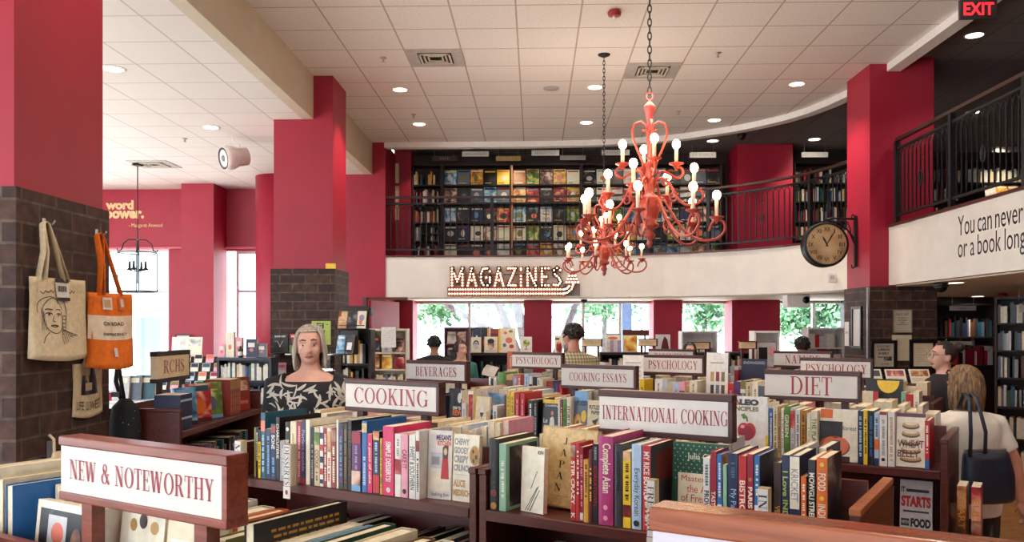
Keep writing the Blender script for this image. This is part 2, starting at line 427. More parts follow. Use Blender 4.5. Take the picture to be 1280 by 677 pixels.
Z_CEIL, Z_LEFT, Z_MEZ, Z_UND = 4.63, 4.12, 4.70, 2.13
Z_F0, Z_F1 = 2.145, 2.79
Y_BACK = 14.85
CURVE = [(-2.42, 13.64), (-1.2, 13.63), (.1, 13.61), (.9, 13.55), (1.5, 13.44), (1.99, 13.27), (2.35, 13.08), (2.64, 12.87), (2.95, 12.63), (3.23, 12.33), (3.47, 12.02),
         (3.67, 11.63), (3.81, 11.2), (3.9, 10.78), (3.95, 10.3), (3.97, 9.8), (3.97, 8.4), (3.97, 6.0), (3.97, 2.0), (3.97, -4.0)]
def off_curve(pts, w):
    P_ = [Vector(p) for p in pts]; out = []
    for i, p in enumerate(P_):
        tg = (P_[min(i + 1, len(P_) - 1)] - P_[max(i - 1, 0)]).normalized()
        out.append((p.x - tg.y * w, p.y + tg.x * w))
    return out
# ---------------------------------------------------------------- floors and ceilings
mb = MB(); mb.box(-9.6, -4, -.1, 2.2, 15.0, 0); struct(mb.build('floor', plain('bounce_carpet', (168, 154, 140), .95, var=.12, scale=50)))  # unseen carpet, made up pale and neutral for its bounce light
mb = MB(); mb.box(2.2, -4, -.1, 9.6, 15.0, 0); struct(mb.build('floor_aisle', FLOORM))
main_poly = [(-2.61, -4), (3.97, -4)] + list(reversed(CURVE))[1:] + [(-2.61, 13.64)]
mb = MB(); mb.prism(main_poly, Z_CEIL, Z_CEIL + .06); struct(mb.build('ceiling', TILE))
mb = MB(); mb.box(-9.6, -4, Z_LEFT, -2.74, 15.0, Z_LEFT + .06); struct(mb.build('ceiling_left', TILEL))
out = off_curve(CURVE, .02)
mez_poly = out + [(9.6, -4), (9.6, 15.2), (-2.42, 15.2)]
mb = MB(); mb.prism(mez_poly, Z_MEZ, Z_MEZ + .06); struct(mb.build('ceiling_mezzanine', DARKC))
out = off_curve(CURVE, .08)
und_poly = out + [(9.6, -4), (9.6, 15.0), (-2.42, 15.0)]
mb = MB(); mb.prism(und_poly, Z_UND, Z_UND + .05); struct(mb.build('ceiling_under_mezzanine', CEILP))
mb = MB(); mb.prism(und_poly, Z_F1 - .1, Z_F1 - .02); struct(mb.build('floor_mezzanine', CARPET))
mb = MB(); mb.ribbon(CURVE, 0, .1, Z_F0, Z_F1); struct(mb.build('wall_mezzanine_front', WHITE))
mb = MB(); mb.ribbon(CURVE, -.02, .14, Z_F1, Z_F1 + .03); struct(mb.build('trim_1', MAHOG))
mb = MB(); mb.ribbon(CURVE, -.02, .13, Z_CEIL - .085, Z_CEIL + .12); struct(mb.build('trim_2', TRIMW))
mb = MB(); mb.box(-2.74, -4, Z_LEFT, -2.61, 13.7, Z_CEIL + .06); struct(mb.build('ceiling_beam', BEAMC))
mb = MB(); mb.box(-9.7, -4, 4.85, 9.7, 15.3, 4.95); struct(mb.build('roof_slab', WHITE))
# ---------------------------------------------------------------- walls
def xb(px, Y=Y_BACK): return atY(px, 408, Y).x
winb = [(516, 655), (690, 817), (853, 915), (975, 1072)]
pil = [(478, 516), (655, 690), (817, 853), (915, 975)]
mb = MB()
mb.box(-3.0, Y_BACK, 0, 5.3, 15.1, .95); mb.box(-3.0, Y_BACK, Z_UND + .0, 5.3, 15.1, 2.69)
struct(mb.build('wall_back', RED))
for i, (a, b) in enumerate(pil):
    mb = MB(); mb.box(xb(a, 14.5), 14.5, 0, xb(b, 14.5), 15.1, Z_UND)
    struct(mb.build('wall_pier_%s' % ['door', 'centre', 'middle', 'right'][i], RED))
FRAMEW = plain('window_frame_paint', (222, 226, 228), .5, var=.02)
def window(n, x0, x1, z0, z1, y, nm, hb=None):
    w = MB(); t = .05
    w.box(x0, y, z0, x1, y + .08, z0 + t); w.box(x0, y, z1 - t, x1, y + .08, z1)
    for k in range(nm + 2):
        x = x0 + (x1 - x0 - t) * k / (nm + 1); w.box(x, y, z0 + t, x + t, y + .08, z1 - t)
    if hb: w.box(x0 + t, y + .01, hb, x1 - t, y + .07, hb + .05)
    o = struct(w.build('window_%d' % n, FRAMEW))
    g = MB(); g.box(x0 + t, y + .035, z0 + t, x1 - t, y + .045, z1 - t); g.build('pane', PANE, o)
    return o
for i, (a, b) in enumerate(winb):
    window(i + 1, xb(a, 14.7) - .12, xb(b, 14.7) + .12, .95, Z_UND, 14.95, [1, 2, 0, 1][i])
mb = MB(); mb.box(-2.42, 15.0, 2.69, 9.6, 15.1, Z_MEZ); struct(mb.build('wall_mezzanine_back', plain('dark_wall_paint', (46, 32, 32), .6)))
mb = MB(); mb.box(-2.42, 14.6, 2.69, xb(514, 14.6), 15.0, Z_MEZ); struct(mb.build('wall_mezzanine_end', RED))
mb = MB(); mb.box(xb(922, 14.25), 14.25, 2.69, xb(991, 14.25), 15.0, Z_MEZ); struct(mb.build('wall_mezzanine_pier', RED))
# right hand shop wall under the balcony, and outer walls
mb = MB(); mb.box(5.3, 13.3, 0, 9.6, 13.5, Z_UND); mb.box(5.3, 13.5, 0, 5.4, 15.0, Z_UND); struct(mb.build('wall_right_back', plain('dark_wood_panel', (52, 34, 32), .5)))
mb = MB(); mb.box(9.5, -4, 0, 9.6, 15.1, 4.85); struct(mb.build('wall_right', RED))
# left hand wall with tall windows
XL = -9.6
def xl(px): return atY(px, 408, 15.0).x
mb = MB()
wl0, wl1 = -9.2, xl(211)
mb.box(XL, 15.0, 0, wl0, 15.2, 4.12)
mb.box(wl0, 15.0, 3.06, -5.9, 15.2, 4.12); mb.box(wl1, 15.0, 0, xl(252), 15.2, 3.06)
mb.box(wl0, 15.0, 0, wl1, 15.2, .5)
mb.box(-5.9, 15.0, 3.02, -2.4, 15.2, 4.12); mb.box(xl(294), 15.0, 0, -2.4, 15.2, .5); mb.box(xl(345), 15.0, .5, -2.4, 15.2, 3.02)
struct(mb.build('wall_left_back', RED))
mb = MB(); mb.box(XL, 14.93, 3.06, -2.4, 15.0, 3.09); struct(mb.build('trim_3', plain('pink_trim', (206, 90, 110), .5)))
window(5, wl0, wl1, .5, 3.06, 15.05, 1, 2.28)
window(6, xl(294), xl(345), .5, 3.02, 15.05, 0, 2.28)
mb = MB(); mb.box(xl(240) + .06, 14.4, 0, xl(297) - .2, 15.02, 4.12); struct(mb.build('wall_pier_left', RED))
cyl = atY(338, 408, 13.6)
mb = MB(); mb.lathe([(.42, 0), (.42, 4.12)], (cyl.x + .1, 13.9, 0), n=40); struct(mb.build('wall_round_column', RED))
for k, (a, b) in enumerate([(-2.5, 2.2), (2.9, 7.4), (8.1, 12.6)]):
    w = MB(); n = 7 + k
    w.box(XL, a, .3, XL + .06, b, .36); w.box(XL, a, 3.7, XL + .06, b, 3.76)
    for q in range(4): yy = a + (b - a - .06) * q / 3; w.box(XL, yy, .36, XL + .06, yy + .06, 3.7)
    o = struct(w.build('window_%d' % n, FRAMEW)); g = MB(); g.box(XL + .025, a, .36, XL + .035, b, 3.7); g.build('pane', PANE, o)
mb = MB(); mb.box(XL - .1, -4, 0, XL, 15.2, .3); mb.box(XL - .1, -4, 3.76, XL, 15.2, 4.85)
for a, b in ((-4, -2.5), (2.2, 2.9), (7.4, 8.1), (12.6, 15.2)): mb.box(XL - .1, a, .3, XL, b, 3.76)
struct(mb.build('wall_left', RED))
# shop front behind the camera: unseen, opening sized and balcony side closed to cut daylight
mb = MB(); mb.box(-9.6, -4.1, 0, -8.6, -4.0, 4.85); mb.box(-.5, -4.1, 0, 9.6, -4.0, 4.85); mb.box(-8.6, -4.1, 3.2, -.5, -4.0, 4.85); mb.box(-8.6, -4.1, 0, -.5, -4.0, .35)
struct(mb.build('wall_front_unseen', RED))
# ---------------------------------------------------------------- columns
def column(name, x0, x1, y0, y1, top, zb, grow=.03):
    mb = MB(); mb.box(x0, y0, zb - .05, x1, y1, top); o = struct(mb.build('wall_column_' + name, RED))
    b = MB(); b.box(x0 - grow, y0 - grow, 0, x1 + grow, y1 + grow, zb); b.build('brick_cladding', BRICK, o)
    return o
column('near', -3.2, -2.50, 4.03, 4.87, Z_CEIL, 2.35, .025)
column('middle', -3.08, -2.38, 9.98, 10.68, Z_CEIL, 2.36)
column('far', -3.12, -2.40, 13.62, 15.05, Z_CEIL, .05, .0)
column('right', 3.76, 4.47, 9.7, 10.4, Z_MEZ, 2.13, .025)
# corner guard on the brick corner of the right column
mb = MB(); mb.box(3.715, 9.655, 0, 3.74, 9.675, 2.12); struct(mb.build('trim_4', METAL))
# red door standing open beside the far column
dx = atY(467, 408, 13.4).x
d = MB(); d.box(0, 0, .01, .05, .95, 2.08); d.box(-.006, .12, .25, 0, .83, .95); d.box(-.006, .12, 1.1, 0, .83, 1.95)
do = struct(d.build('door_1', RED, loc=(dx, 13.0, 0), rz=-.30))
h = MB(); h.tube([(.05, .86, .98), (.09, .86, .98), (.09, .86, 1.25), (.05, .86, 1.25)], .008); h.build('door_handle', METAL, do)
h = MB(); [h.box(-.01, -.012, z, .06, .03, z + .11) for z in (.2, 1.0, 1.85)]; h.build('hinge', BLACKP, do)
df = MB(); df.box(dx - .08, 12.93, 0, dx - .02, 13.05, Z_UND); df.box(dx - .08, 13.0, 2.09, -1.95, 13.08, Z_UND); struct(df.build('door_frame', MAHOG))

# ---------------------------------------------------------------- outdoors
mb = MB(); mb.box(-45, 15.2, -.25, 45, 70, -.12); struct(mb.build('street_ground', plain('pale_paving', (206, 204, 198), .8)))
mb = MB(); mb.box(-45, -40, -.25, 45, -4.0, -.12); struct(mb.build('forecourt_ground', plain('pale_paving', (206, 204, 198), .8)))
mb = MB(); mb.box(-45, -4, -.25, -9.7, 15.2, -.12); struct(mb.build('side_ground', plain('pale_paving', (206, 204, 198), .8)))
BARK = plain('tree_bark', (84, 78, 78), .9, var=.25, scale=8)
LEAF = plain('tree_leaf', (92, 132, 94), .6, var=.3, scale=2)
def tree(x, y, trunks, crown, label, seed, nleaf=1500):
    nleaf *= 2
    r = random.Random(seed)
    o = thing('tree', label, 'tree', (x, y, -.12), group='street trees outside')
    t = MB()
    for pts, rad in trunks: t.tube(pts, [rad * (1 - .6 * i / (len(pts) - 1)) for i in range(len(pts))], n=9)
    t.build('trunk', BARK, o)
    f = MB()
    for i in range(nleaf):
        cx, cy, cz, rx, ry, rz = crown[i % len(crown)]
        a, b, c = r.gauss(0, .42), r.gauss(0, .42), r.gauss(0, .42)
        p = Vector((cx + a * rx, cy + b * ry, cz + c * rz)); s = r.uniform(.05, .13)
        u = Vector((r.uniform(-1, 1), r.uniform(-1, 1), r.uniform(-1, 1))).normalized(); v = u.orthogonal().normalized()
        f.add([p - u * s, p - v * s * .5, p + u * s, p + v * s * .5], [(0, 1, 2, 3)])
    f.build('foliage', LEAF, o, fix=False)
tx = atY(664, 408, 20).x
tree(tx, 20, [([(0, 0, 0), (-.15, 0, .95), (-.9, 0, 1.65), (-1.95, 0, 2.3), (-2.7, 0, 3.0)], .15), ([(0, 0, 0), (-.35, 0, 1.2), (-.8, 0, 2.4), (-1.05, 0, 3.6)], .15),
              ([(0, 0, 0), (-.12, 0, 1.3), (-.38, 0, 2.5), (-.5, 0, 4)], .17), ([(.05, 0, 0), (.2, 0, 1.5), (.3, 0, 4)], .15), ([(.1, 0, .2), (.7, 0, 1.4), (1.3, 0, 3)], .13)],
     [(-2.2, .6, 2.25, 1.0, .6, .35), (-.6, .8, 2.5, .9, .6, .3), (-2.0, 1, 3.1, 1.2, .8, .5), (0, .5, 4.2, 2.0, 1, .7), (1.2, .5, 3.6, 1.0, 1, .7)], 'many-stemmed street tree outside the window behind the marquee sign', 3)
tree(atY(752, 408, 26).x, 26, [([(0, 0, 0), (.1, 0, 2), (0, 0, 4)], .1)], [(0, 0, 2.5, 1.3, .8, .6), (.9, 0, 3.2, 1, .8, .6)], 'green tree outside the window right of the centre pier', 4, 900)
tree(atY(885, 408, 22).x, 22, [([(0, 0, 0), (-.1, 0, 2), (.1, 0, 4)], .1)], [(0, 0, 2.3, .8, .8, .7), (.3, 0, 3.2, 1, .8, .6)], 'slim green tree outside the narrow window between two red piers', 5, 900)
tree(atY(1010, 408, 20).x, 20, [([(0, 0, 0), (.1, 0, 2), (0, 0, 4)], .1)], [(-.2, 0, 2.0, 1.3, .8, .5), (.5, 0, 2.6, 1, .8, .7)], 'leafy tree outside the window left of the clock column', 6, 1300)
pp = atY(783, 408, 17.5)
p = MB(); p.box(-.1, -.1, 0, .1, .1, 3); tag(p.build('awning_post', plain('blue_grey_paint', (96, 132, 168), .5), loc=(pp.x, 17.5, -.12)), 'blue-grey post outside the second window', 'post')
cp = atY(178, 408, 17.0)
for i, (dx_, w_, h_, c_, lb) in enumerate([(-.1, .5, 2.0, (96, 150, 170), 'teal board standing outside the left window'), (.9, .35, 1.7, (150, 180, 196), 'pale blue board standing outside the left window')]):
    p = MB(); p.box(-w_ / 2, -.03, .1, w_ / 2, .03, h_); p.box(-w_ / 2, -.2, 0, w_ / 2, .2, .1)
    tag(p.build('sidewalk_board', plain('board_%d' % i, c_, .5), loc=(cp.x + dx_, 17.5 + i * .5, -.12), bev=.01), lb, 'board')

# ---------------------------------------------------------------- world, sun, lamps
w = bpy.data.worlds.new('sky'); SC.world = w; w.use_nodes = True
bg = w.node_tree.nodes['Background']; bg.inputs[0].default_value = (.76, .89, 1.0, 1); bg.inputs[1].default_value = SKY_S = 5.5
sl = bpy.data.lights.new('sun', 'SUN'); sl.energy = 24; sl.angle = .02; sl.color = (1, .97, .92)
so = bpy.data.objects.new('sun', sl); COL.objects.link(so); so.rotation_euler = Vector((.42, -.12, -.9)).to_track_quat('-Z', 'Y').to_euler()
def spot(name, loc, tgt, power, col=(1, .88, .78), size=1.2, blend=.6, r=.05):
    l = bpy.data.lights.new(name, 'SPOT'); l.energy = power; l.color = col; l.spot_size = size; l.spot_blend = blend; l.shadow_soft_size = r
    o = bpy.data.objects.new(name, l); COL.objects.link(o); o.location = loc
    o.rotation_euler = (Vector(tgt) - Vector(loc)).to_track_quat('-Z', 'Y').to_euler(); return o
def downlight(loc, label, r=.085, power=60, group='recessed ceiling lights'):
    o = thing('ceiling_light', label, 'ceiling light', loc, group=group)
    a = MB(); n = 28
    a.lathe([(r, -.004), (r + .018, -.006), (r + .02, 0), (r, .0), (r, -.004)], n=n, caps=False); a.build('trim_ring', TRIMW, o)
    b = MB(); b.lathe([(r, -.003), (r, -.0015)], n=n); b.build('lens', LENS, o)
    if power: spot('downlight', (loc[0], loc[1], loc[2] - .03), (loc[0], loc[1], 0), power, size=2.0, blend=.8, r=.08)
    return o
DL = [(500, 112, 'first light right of the beam, just above the middle column'), (524, 155, 'small light in front of the far left corner'),
      (744, 109, 'light beside the chain of the smaller chandelier'), (733, 153, 'light above the balcony shelves left of the large chandelier'),
      (893, 150, 'light near the curved edge right of the large chandelier'), (996, 105, 'light nearest the right red column')]
for px, py, d_ in DL: downlight(atZ(px, py, Z_CEIL), 'round recessed ceiling ' + d_, power=95)
for x, y in ((-1.2, 1.5), (1.2, 1.2), (2.9, 4.0), (.2, 4.2)): pass
for px, py, d_ in [(891, 176, 'round light in the dark balcony ceiling behind the curved edge'), (1018, 174, 'round light in the dark balcony ceiling left of the right column'),
                   (1218, 44, 'round light in the dark balcony ceiling under the exit sign'), (1217, 140, 'round light in the dark ceiling behind the right balcony rail')]:
    downlight(atZ(px, py, Z_MEZ), d_, power=40)
for px, py, d_ in [(143, 86, 'bright round light in the left ceiling beside the near column'), (264, 159, 'round light in the left ceiling near the white speaker')]:
    downlight(atZ(px, py, Z_LEFT), d_, power=60)
for px, py, d_ in [(1193, 352, 'flat light under the right balcony nearest the dome camera'), (1222, 369, 'flat light under the right balcony in front of the bookcases')]:
    downlight(atZ(px, py + 1, Z_UND), d_, power=16)
downlight((4.9, 6.0, Z_UND), 'flat light under the right balcony at the frame edge', power=10)
# lamps behind the camera and out of frame, part of the same ceiling grid
for x, y in ((-1.3, 2.4), (1.0, 2.4), (3.0, 2.4), (-1.3, -.5), (1.0, -.5), (3.0, -.5), (.0, 5.0), (2.2, 5.0)):
    spot('downlight', (x, y, Z_CEIL - .03), (x, y, 0), 80 if y > 0 else 6, size=2.0, blend=.8, r=.08)
spot('column_accent', (-1.75, 4.45, Z_CEIL - .05), (-2.49, 4.45, 3.4), 60, (1, .8, .66), 1.3, .8)
# accent lamps that graze the columns and the balcony shelves
spot('column_accent', (3.0, 9.9, Z_CEIL - .05), (3.8, 10.05, 3.2), 60, (1, .82, .66), 1.0, .7)
spot('column_accent', (-1.75, 10.2, Z_CEIL - .05), (-2.45, 10.35, 3.2), 60, (1, .74, .5), 1.0, .7)
spot('pier_accent', (xb(985, 14.0), 13.7, Z_MEZ - .05), (xb(984, 14.2), 14.4, 3.3), 24, (1, .7, .55), .9, .7)
spot('pier_accent', (xb(511, 14.0), 14.2, Z_MEZ - .05), (xb(511, 14.6), 14.7, 3.3), 14, (1, .7, .55), .8, .7)
spot('shelf_accent', (xb(639, 13.6), 13.85, Z_MEZ - .06), (xb(640, 14.6), 14.7, 3.9), 30, (1, .82, .5), 1.0, .8)
for px in (560, 700, 790, 880, 1020): spot('shelf_accent', (xb(px, 13.6), 13.75, Z_MEZ - .06), (xb(px, 14.6), 14.7, 3.6), 9, (1, .86, .7), 1.7, .9)
# ================================================================ books
BOARD = .0022
BLOCKS = []          # (t0, t1, c0, c1, z) already taken on the rows
def blocked(a, b, c0, c1, z, ang):
    if abs(ang - ROW) > 1e-6: return None
    for (p, q, r0, r1, zz) in BLOCKS:
        if a < q and b > p and c0 < r1 and c1 > r0 and (zz is None or abs(zz - z) < .12): return q
    return None
def book(label, ang, t, c, z, w, h, dp, cover, marks=(), hard=True, flip=False, roll=0.0, group=None, name=None, pages=True, yaw=0.0, front=None, cat='book', tuck=None):
    """spine-out book: spine faces -c (or +c when flipped); t,c = left foot of the spine; marks are drawn on the spine"""
    nm = name or ('hardcover_book' if hard else 'paperback_book')
    mb = MB(); mats = [P(cover)] if isinstance(cover, str) else [cover]
    def mi(x):
        m_ = P(x) if isinstance(x, str) else x
        if m_ not in mats: mats.append(m_)
        return mats.index(m_)
    dp = min(dp, .236); z = z + .0015
    b = BOARD if hard else .0008; ov = .003 if hard else .0
    mb.box(0, 0, 0, b, dp, h); mb.box(w - b, 0, 0, w, dp, h)
    if hard:   # gently rounded spine
        mb.add([(0, 0, 0), (w * .25, -w * .05, 0), (w * .75, -w * .05, 0), (w, 0, 0), (w, b, 0), (0, b, 0),
                (0, 0, h), (w * .25, -w * .05, h), (w * .75, -w * .05, h), (w, 0, h), (w, b, h), (0, b, h)],
               [(0, 1, 7, 6), (1, 2, 8, 7), (2, 3, 9, 8), (3, 4, 10, 9), (5, 0, 6, 11), (0, 5, 4, 3, 2, 1), (6, 7, 8, 9, 10, 11)])
        y0 = -w * .05 - .0006
    else:
        mb.box(0, 0, 0, w, b, h); y0 = -.0006
    x0, x1 = w * .14, w * .86
    for k in marks:
        if k[0] == 'band': mb.rect(w * .02, k[1] * h, w * .98, k[2] * h, y0 + .0001, mi(k[3]))
        elif k[0] == 'bars':          # an unreadably small line of spine lettering
            r = random.Random(k[4] if len(k) > 4 else 1); q = k[2] * h; e = k[1] * h
            mid = w / 2; hw = min(w * .24, .006)
            while q > e:
                l = r.uniform(.003, .008); q2 = max(e, q - l); a = r.uniform(.6, 1); mb.rect(mid - hw * a, q2, mid + hw, q, y0, mi(k[3])); q = q2 - (.002 if r.random() < .8 else .009)
        elif k[0] == 'text': put_text(mb, k[1], x0, k[2] * h, x1, k[3] * h, y0 - .0002, mi(k[4]), bold=k[5] if len(k) > 5 else .0, vertical=True)
        elif k[0] == 'htext': put_text(mb, k[1], x0, k[2] * h, x1, k[3] * h, y0 - .0002, mi(k[4]), bold=k[5] if len(k) > 5 else .0)
        elif k[0] == 'dot': mb.disc(w / 2, k[1] * h, min(w * .32, k[2]), min(w * .32, k[2]), y0, mi(k[3]), 12)
    if front:                         # a picture printed on the front board
        for (u0, v0, u1, v1, m_) in front:
            xf = -.0005 if flip else w + .0005; mb.add([(xf, u0 * dp, v0 * h), (xf, u1 * dp, v0 * h), (xf, u1 * dp, v1 * h), (xf, u0 * dp, v1 * h)], [(0, 1, 2, 3)], mi(m_))
    o = mb.build(nm, mats)
    if pages:
        pg = MB(); pg.box(b, b, ov if hard else .0004, w - b, dp - ov - .0006, h - ov - .0004); pg.build('page_block', P('page'), o)
    tag(o, label, cat, group)
    if flip:
        o.location = W(t + w, c, z, ang); o.rotation_euler = (0, roll, ang + PI + yaw)
    else:
        o.location = W(t, c, z + (abs(math.sin(roll)) * w if roll < 0 else 0), ang); o.rotation_euler = (0, roll, ang + yaw)
    return o

def faceout(label, ang, t, c, z, w, h, th, cover, art=(), lean=.12, yaw=0.0, name='paperback_book', group=None, cat='book', roll=0.0, spine=None):
    """a book or magazine shown cover-first, leaning back a little; t,c = middle of its foot"""
    mb = MB(); mats = [P(cover) if isinstance(cover, str) else cover]
    def mi(x):
        m_ = P(x) if isinstance(x, str) else x
        if m_ not in mats: mats.append(m_)
        return mats.index(m_)
    b = min(.0018, th * .2)
    mb.box(-w / 2, 0, 0, w / 2, b, h); mb.box(-w / 2, th - b, 0, w / 2, th, h); mb.box(-w / 2, b, 0, -w / 2 + b, th - b, h, mi(spine) if spine else 0)
    for i, k in enumerate(art):
        y = -.0006 - i * .00015
        X = lambda u: -w / 2 + u * w
        if k[0] == 'r': mb.rect(X(k[1]), k[2] * h, X(k[3]), k[4] * h, y, mi(k[5]))
        elif k[0] == 'e': mb.disc(X(k[1]), k[2] * h, k[3] * w, k[4] * h, y, mi(k[5]), 18)
        elif k[0] == 't': put_text(mb, k[1], X(k[2]), k[3] * h, X(k[4]), k[5] * h, y, mi(k[6]), bold=k[7] if len(k) > 7 else 0.0)
        elif k[0] == 's': put_text(mb, k[1], X(k[2]), k[3] * h, X(k[4]), k[5] * h, y, mi(k[6]), serif=True)
        elif k[0] == 'p': mb.add([(X(u), y, v * h) for u, v in k[1]], [tuple(range(len(k[1])))], mi(k[2]))
    o = mb.build(name, mats)
    if th > .004:
        pg = MB(); pg.box(-w / 2 + b, b, .001, w / 2 - .001, th - b, h - .001); pg.build('page_block', P('page'), o)
    tag(o, label, cat, group)
    if abs(ang - ROW) < 1e-6:
        wy = abs(w * math.sin(yaw)) / 2; BLOCKS.append((t - w / 2 - .004, t + w / 2 + .004, c - .004 - wy, c + th + h * math.sin(lean) + .006 + wy, z))
    o.location = W(t, c, z + th * math.sin(lean) + abs(math.sin(roll)) * w / 2 + .001, ang); o.rotation_euler = (-lean, roll, ang + yaw)
    return o

# ================================================================ double-sided floor fixtures
C_ROW = {'new': 1.0, 'cooking': 2.72, 'diet': 4.42, 'psychology': 6.3, 'nature': 7.9}
HALF = .28
SHELF = 1.05
def fixture(label, t0, t1, c, ang=ROW, half=HALF, top=SHELF, shelves=(.66, .30), wd=MAHOG, endl=True, endr=True, one=False, endw=None):
    L = t1 - t0
    o = thing('bookcase', label, 'bookcase', W(t0, c, 0, ang), ang, group='low wooden bookcases on the sales floor')
    y0, y1 = -half, (half if not one else .0)
    for x, on, e in ((0, endl, 0), (L - .03, endr, 1)):
        if not on: continue
        BLOCKS.append((t0 + x - .004, t0 + x + .034, c - half - .01, c + half + .01, None))
        m = MB(); m.box(x, y0, 0, x + .03, y1, top + .12); k_ = MB(); k_.box(x - .001, y0 - .006, top + .12, x + .031, y1 + .006, top + .14); k_.build('panel_cap', endw if (e and endw) else wd, o, bev=.003)
        m.build('end_panel', wd, o, bev=.003)
    x0, x1 = (.03 if endl else 0.0), (L - .03 if endr else L)
    m = MB(); m.box(x0, -.012, 0, x1, .012, top + .17); m.build('centre_panel', wd, o)
    for z in (top,) + tuple(shelves):
        m = MB()
        m.box(x0, y0 + .0, z - .024, x1, -.012, z); m.box(x0, y0 - .004, z - .036, x1, y0 + .014, z - .002)
        if not one: m.box(x0, .012, z - .024, x1, y1, z); m.box(x0, y1 - .014, z - .036, x1, y1 + .004, z - .002)
        m.build('shelf', wd, o, bev=.002)
    m = MB(); m.box(x0, y0 + .03, 0, x1, y1 - .03 if not one else .0, .09); m.build('plinth', wd, o)
    return o
SIGNW = wood('dark_sign_wood', (58, 24, 22), (80, 36, 31), .42)
def sign(label, text, xl, xr, c, h=.14, ztop=1.46, ang=ROW, wd=MAHOG2, zfoot=1.22, ink='crimson', plate=PAPER, hx=.10, posts=True, tw=None, th=None, serif=True, dy=.021, t=None, wdt=None, nm='category_sign', grp=None):
    if wd is MAHOG2 and c != C_ROW['new']: wd = SIGNW
    if t is None:
        a = on_row(xl, 480, c - dy, ang)[0]; b = on_row(xr, 480, c - dy, ang)[0]
    else: a, b = t, t + wdt
    L = b - a
    o = thing(nm, label, 'sign', W(a, c, zfoot, ang), ang, group=grp)
    z1 = ztop - zfoot; z0 = z1 - h
    m = MB(); m.box(0, -dy - .004, z1 - h * .15, L, dy + .004, z1); m.build('top_rail', wd, o, bev=.003)
    m = MB(); m.box(0, -dy - .004, z0, L, dy + .004, z0 + h * .13); m.build('bottom_rail', wd, o, bev=.003)
    m = MB(); m.box(.004, -dy, z0 + h * .13, L - .016, dy, z1 - h * .15); m.build('plate', plate, o)
    m = MB(); m.box(L - .014, -dy - .002, z0 + h * .13, L - .001, dy + .002, z1 - h * .15); m.build('end_cap', wd, o)
    if text:
        m = MB(); k = tw or .86; q = th or .52; zc = (z0 + z1) / 2
        put_text(m, text, L * (1 - k) / 2, zc - h * .7 * q / 2, L * (1 + k) / 2, zc + h * .7 * q / 2, -dy - .0012, 0, serif=serif)
        m.build('lettering', P(ink), o, fix=False)
    if posts:
        for x in (L * .16, L * .84):
            m = MB(); m.box(x - .017, -.014, 0, x + .017, .014, z0); m.build('post', wd, o)
    return o
new_case = fixture('low cherry bookcase under the new and noteworthy sign, nearest the camera', -2.15, -.752, C_ROW['new'], wd=MAHOG2)
fixture('low cherry bookcase under the big blank sign at the bottom right', -.74, .42, C_ROW['new'], wd=MAHOG2)
fixture('low mahogany bookcase under the COOKING sign', -2.915, -1.672, C_ROW['cooking'], endr=True)
fixture('low mahogany bookcase under the INTERNATIONAL COOKING sign', -1.66, -.42, C_ROW['cooking'], endw=LIGHTW)
fixture('long low mahogany bookcase under the BEVERAGES and COOKING ESSAYS signs', -4.05, -1.622, C_ROW['diet'])
fixture('low mahogany bookcase under the DIET sign, its end panel toward the wooden floor', -1.61, -.36, C_ROW['diet'])
fixture('low mahogany bookcase under the left PSYCHOLOGY sign', -4.4, -3.202, C_ROW['psychology'])
fixture('long low mahogany bookcase under the middle and right PSYCHOLOGY signs', -3.19, -.6, C_ROW['psychology'])
fixture('low mahogany bookcase under the half hidden sign behind the middle PSYCHOLOGY one', -4.1, -2.702, C_ROW['nature'])
fixture('low mahogany bookcase under the NATURE sign', -2.69, -1.2, C_ROW['nature'])

sign('large white NEW & NOTEWORTHY sign with cherry rails in front of everything', 'NEW & NOTEWORTHY', 75, 285, C_ROW['new'], h=.128, tw=.86, th=.44)
sign('big blank-backed white sign with glossy brown top rail at bottom right', None, 812, 1330, C_ROW['new'], h=.2, wd=wood('glossy_brown', (128, 66, 42), (160, 90, 58), .22), plate=plain('lavender_card', (206, 202, 214), .6, var=.01))
sign('white COOKING sign on the bookcase beside the grey haired woman', 'COOKING', 431, 549, C_ROW['cooking'], h=.135, tw=.78, th=.72)
sign('wide white INTERNATIONAL COOKING sign in the second row', 'INTERNATIONAL COOKING', 748, 916, C_ROW['cooking'], h=.155, tw=.93, th=.5)
sign('small white BEVERAGES sign left of the middle of the floor', 'BEVERAGES', 508, 583, C_ROW['diet'], h=.14, tw=.68, th=.62)
sign('white COOKING ESSAYS sign in front of the man in the checked shirt', 'COOKING ESSAYS', 701, 795, C_ROW['diet'], h=.14, tw=.76, th=.5)
sign('white DIET sign with large red letters in front of the right column', 'DIET', 955, 1076, C_ROW['diet'], h=.15, tw=.43, th=.86)
sign('white PSYCHOLOGY sign left of the man in the checked shirt', 'PSYCHOLOGY', 640, 703, C_ROW['psychology'], h=.14, tw=.84, th=.6)
sign('white PSYCHOLOGY sign in the middle, right of COOKING ESSAYS', 'PSYCHOLOGY', 803, 880, C_ROW['psychology'], h=.155, tw=.8, th=.62)
sign('white PSYCHOLOGY sign half hidden behind the DIET sign', 'PSYCHOLOGY', 1000, 1091, C_ROW['psychology'], h=.15, tw=.84, th=.6)
sign('white sign mostly hidden behind the middle PSYCHOLOGY sign', 'PARENTING', 810, 868, C_ROW['nature'], h=.14, tw=.7, th=.6)
sign('white NATURE sign behind the DIET sign', 'NATURE', 967, 1040, C_ROW['nature'], h=.15, tw=.6, th=.7)

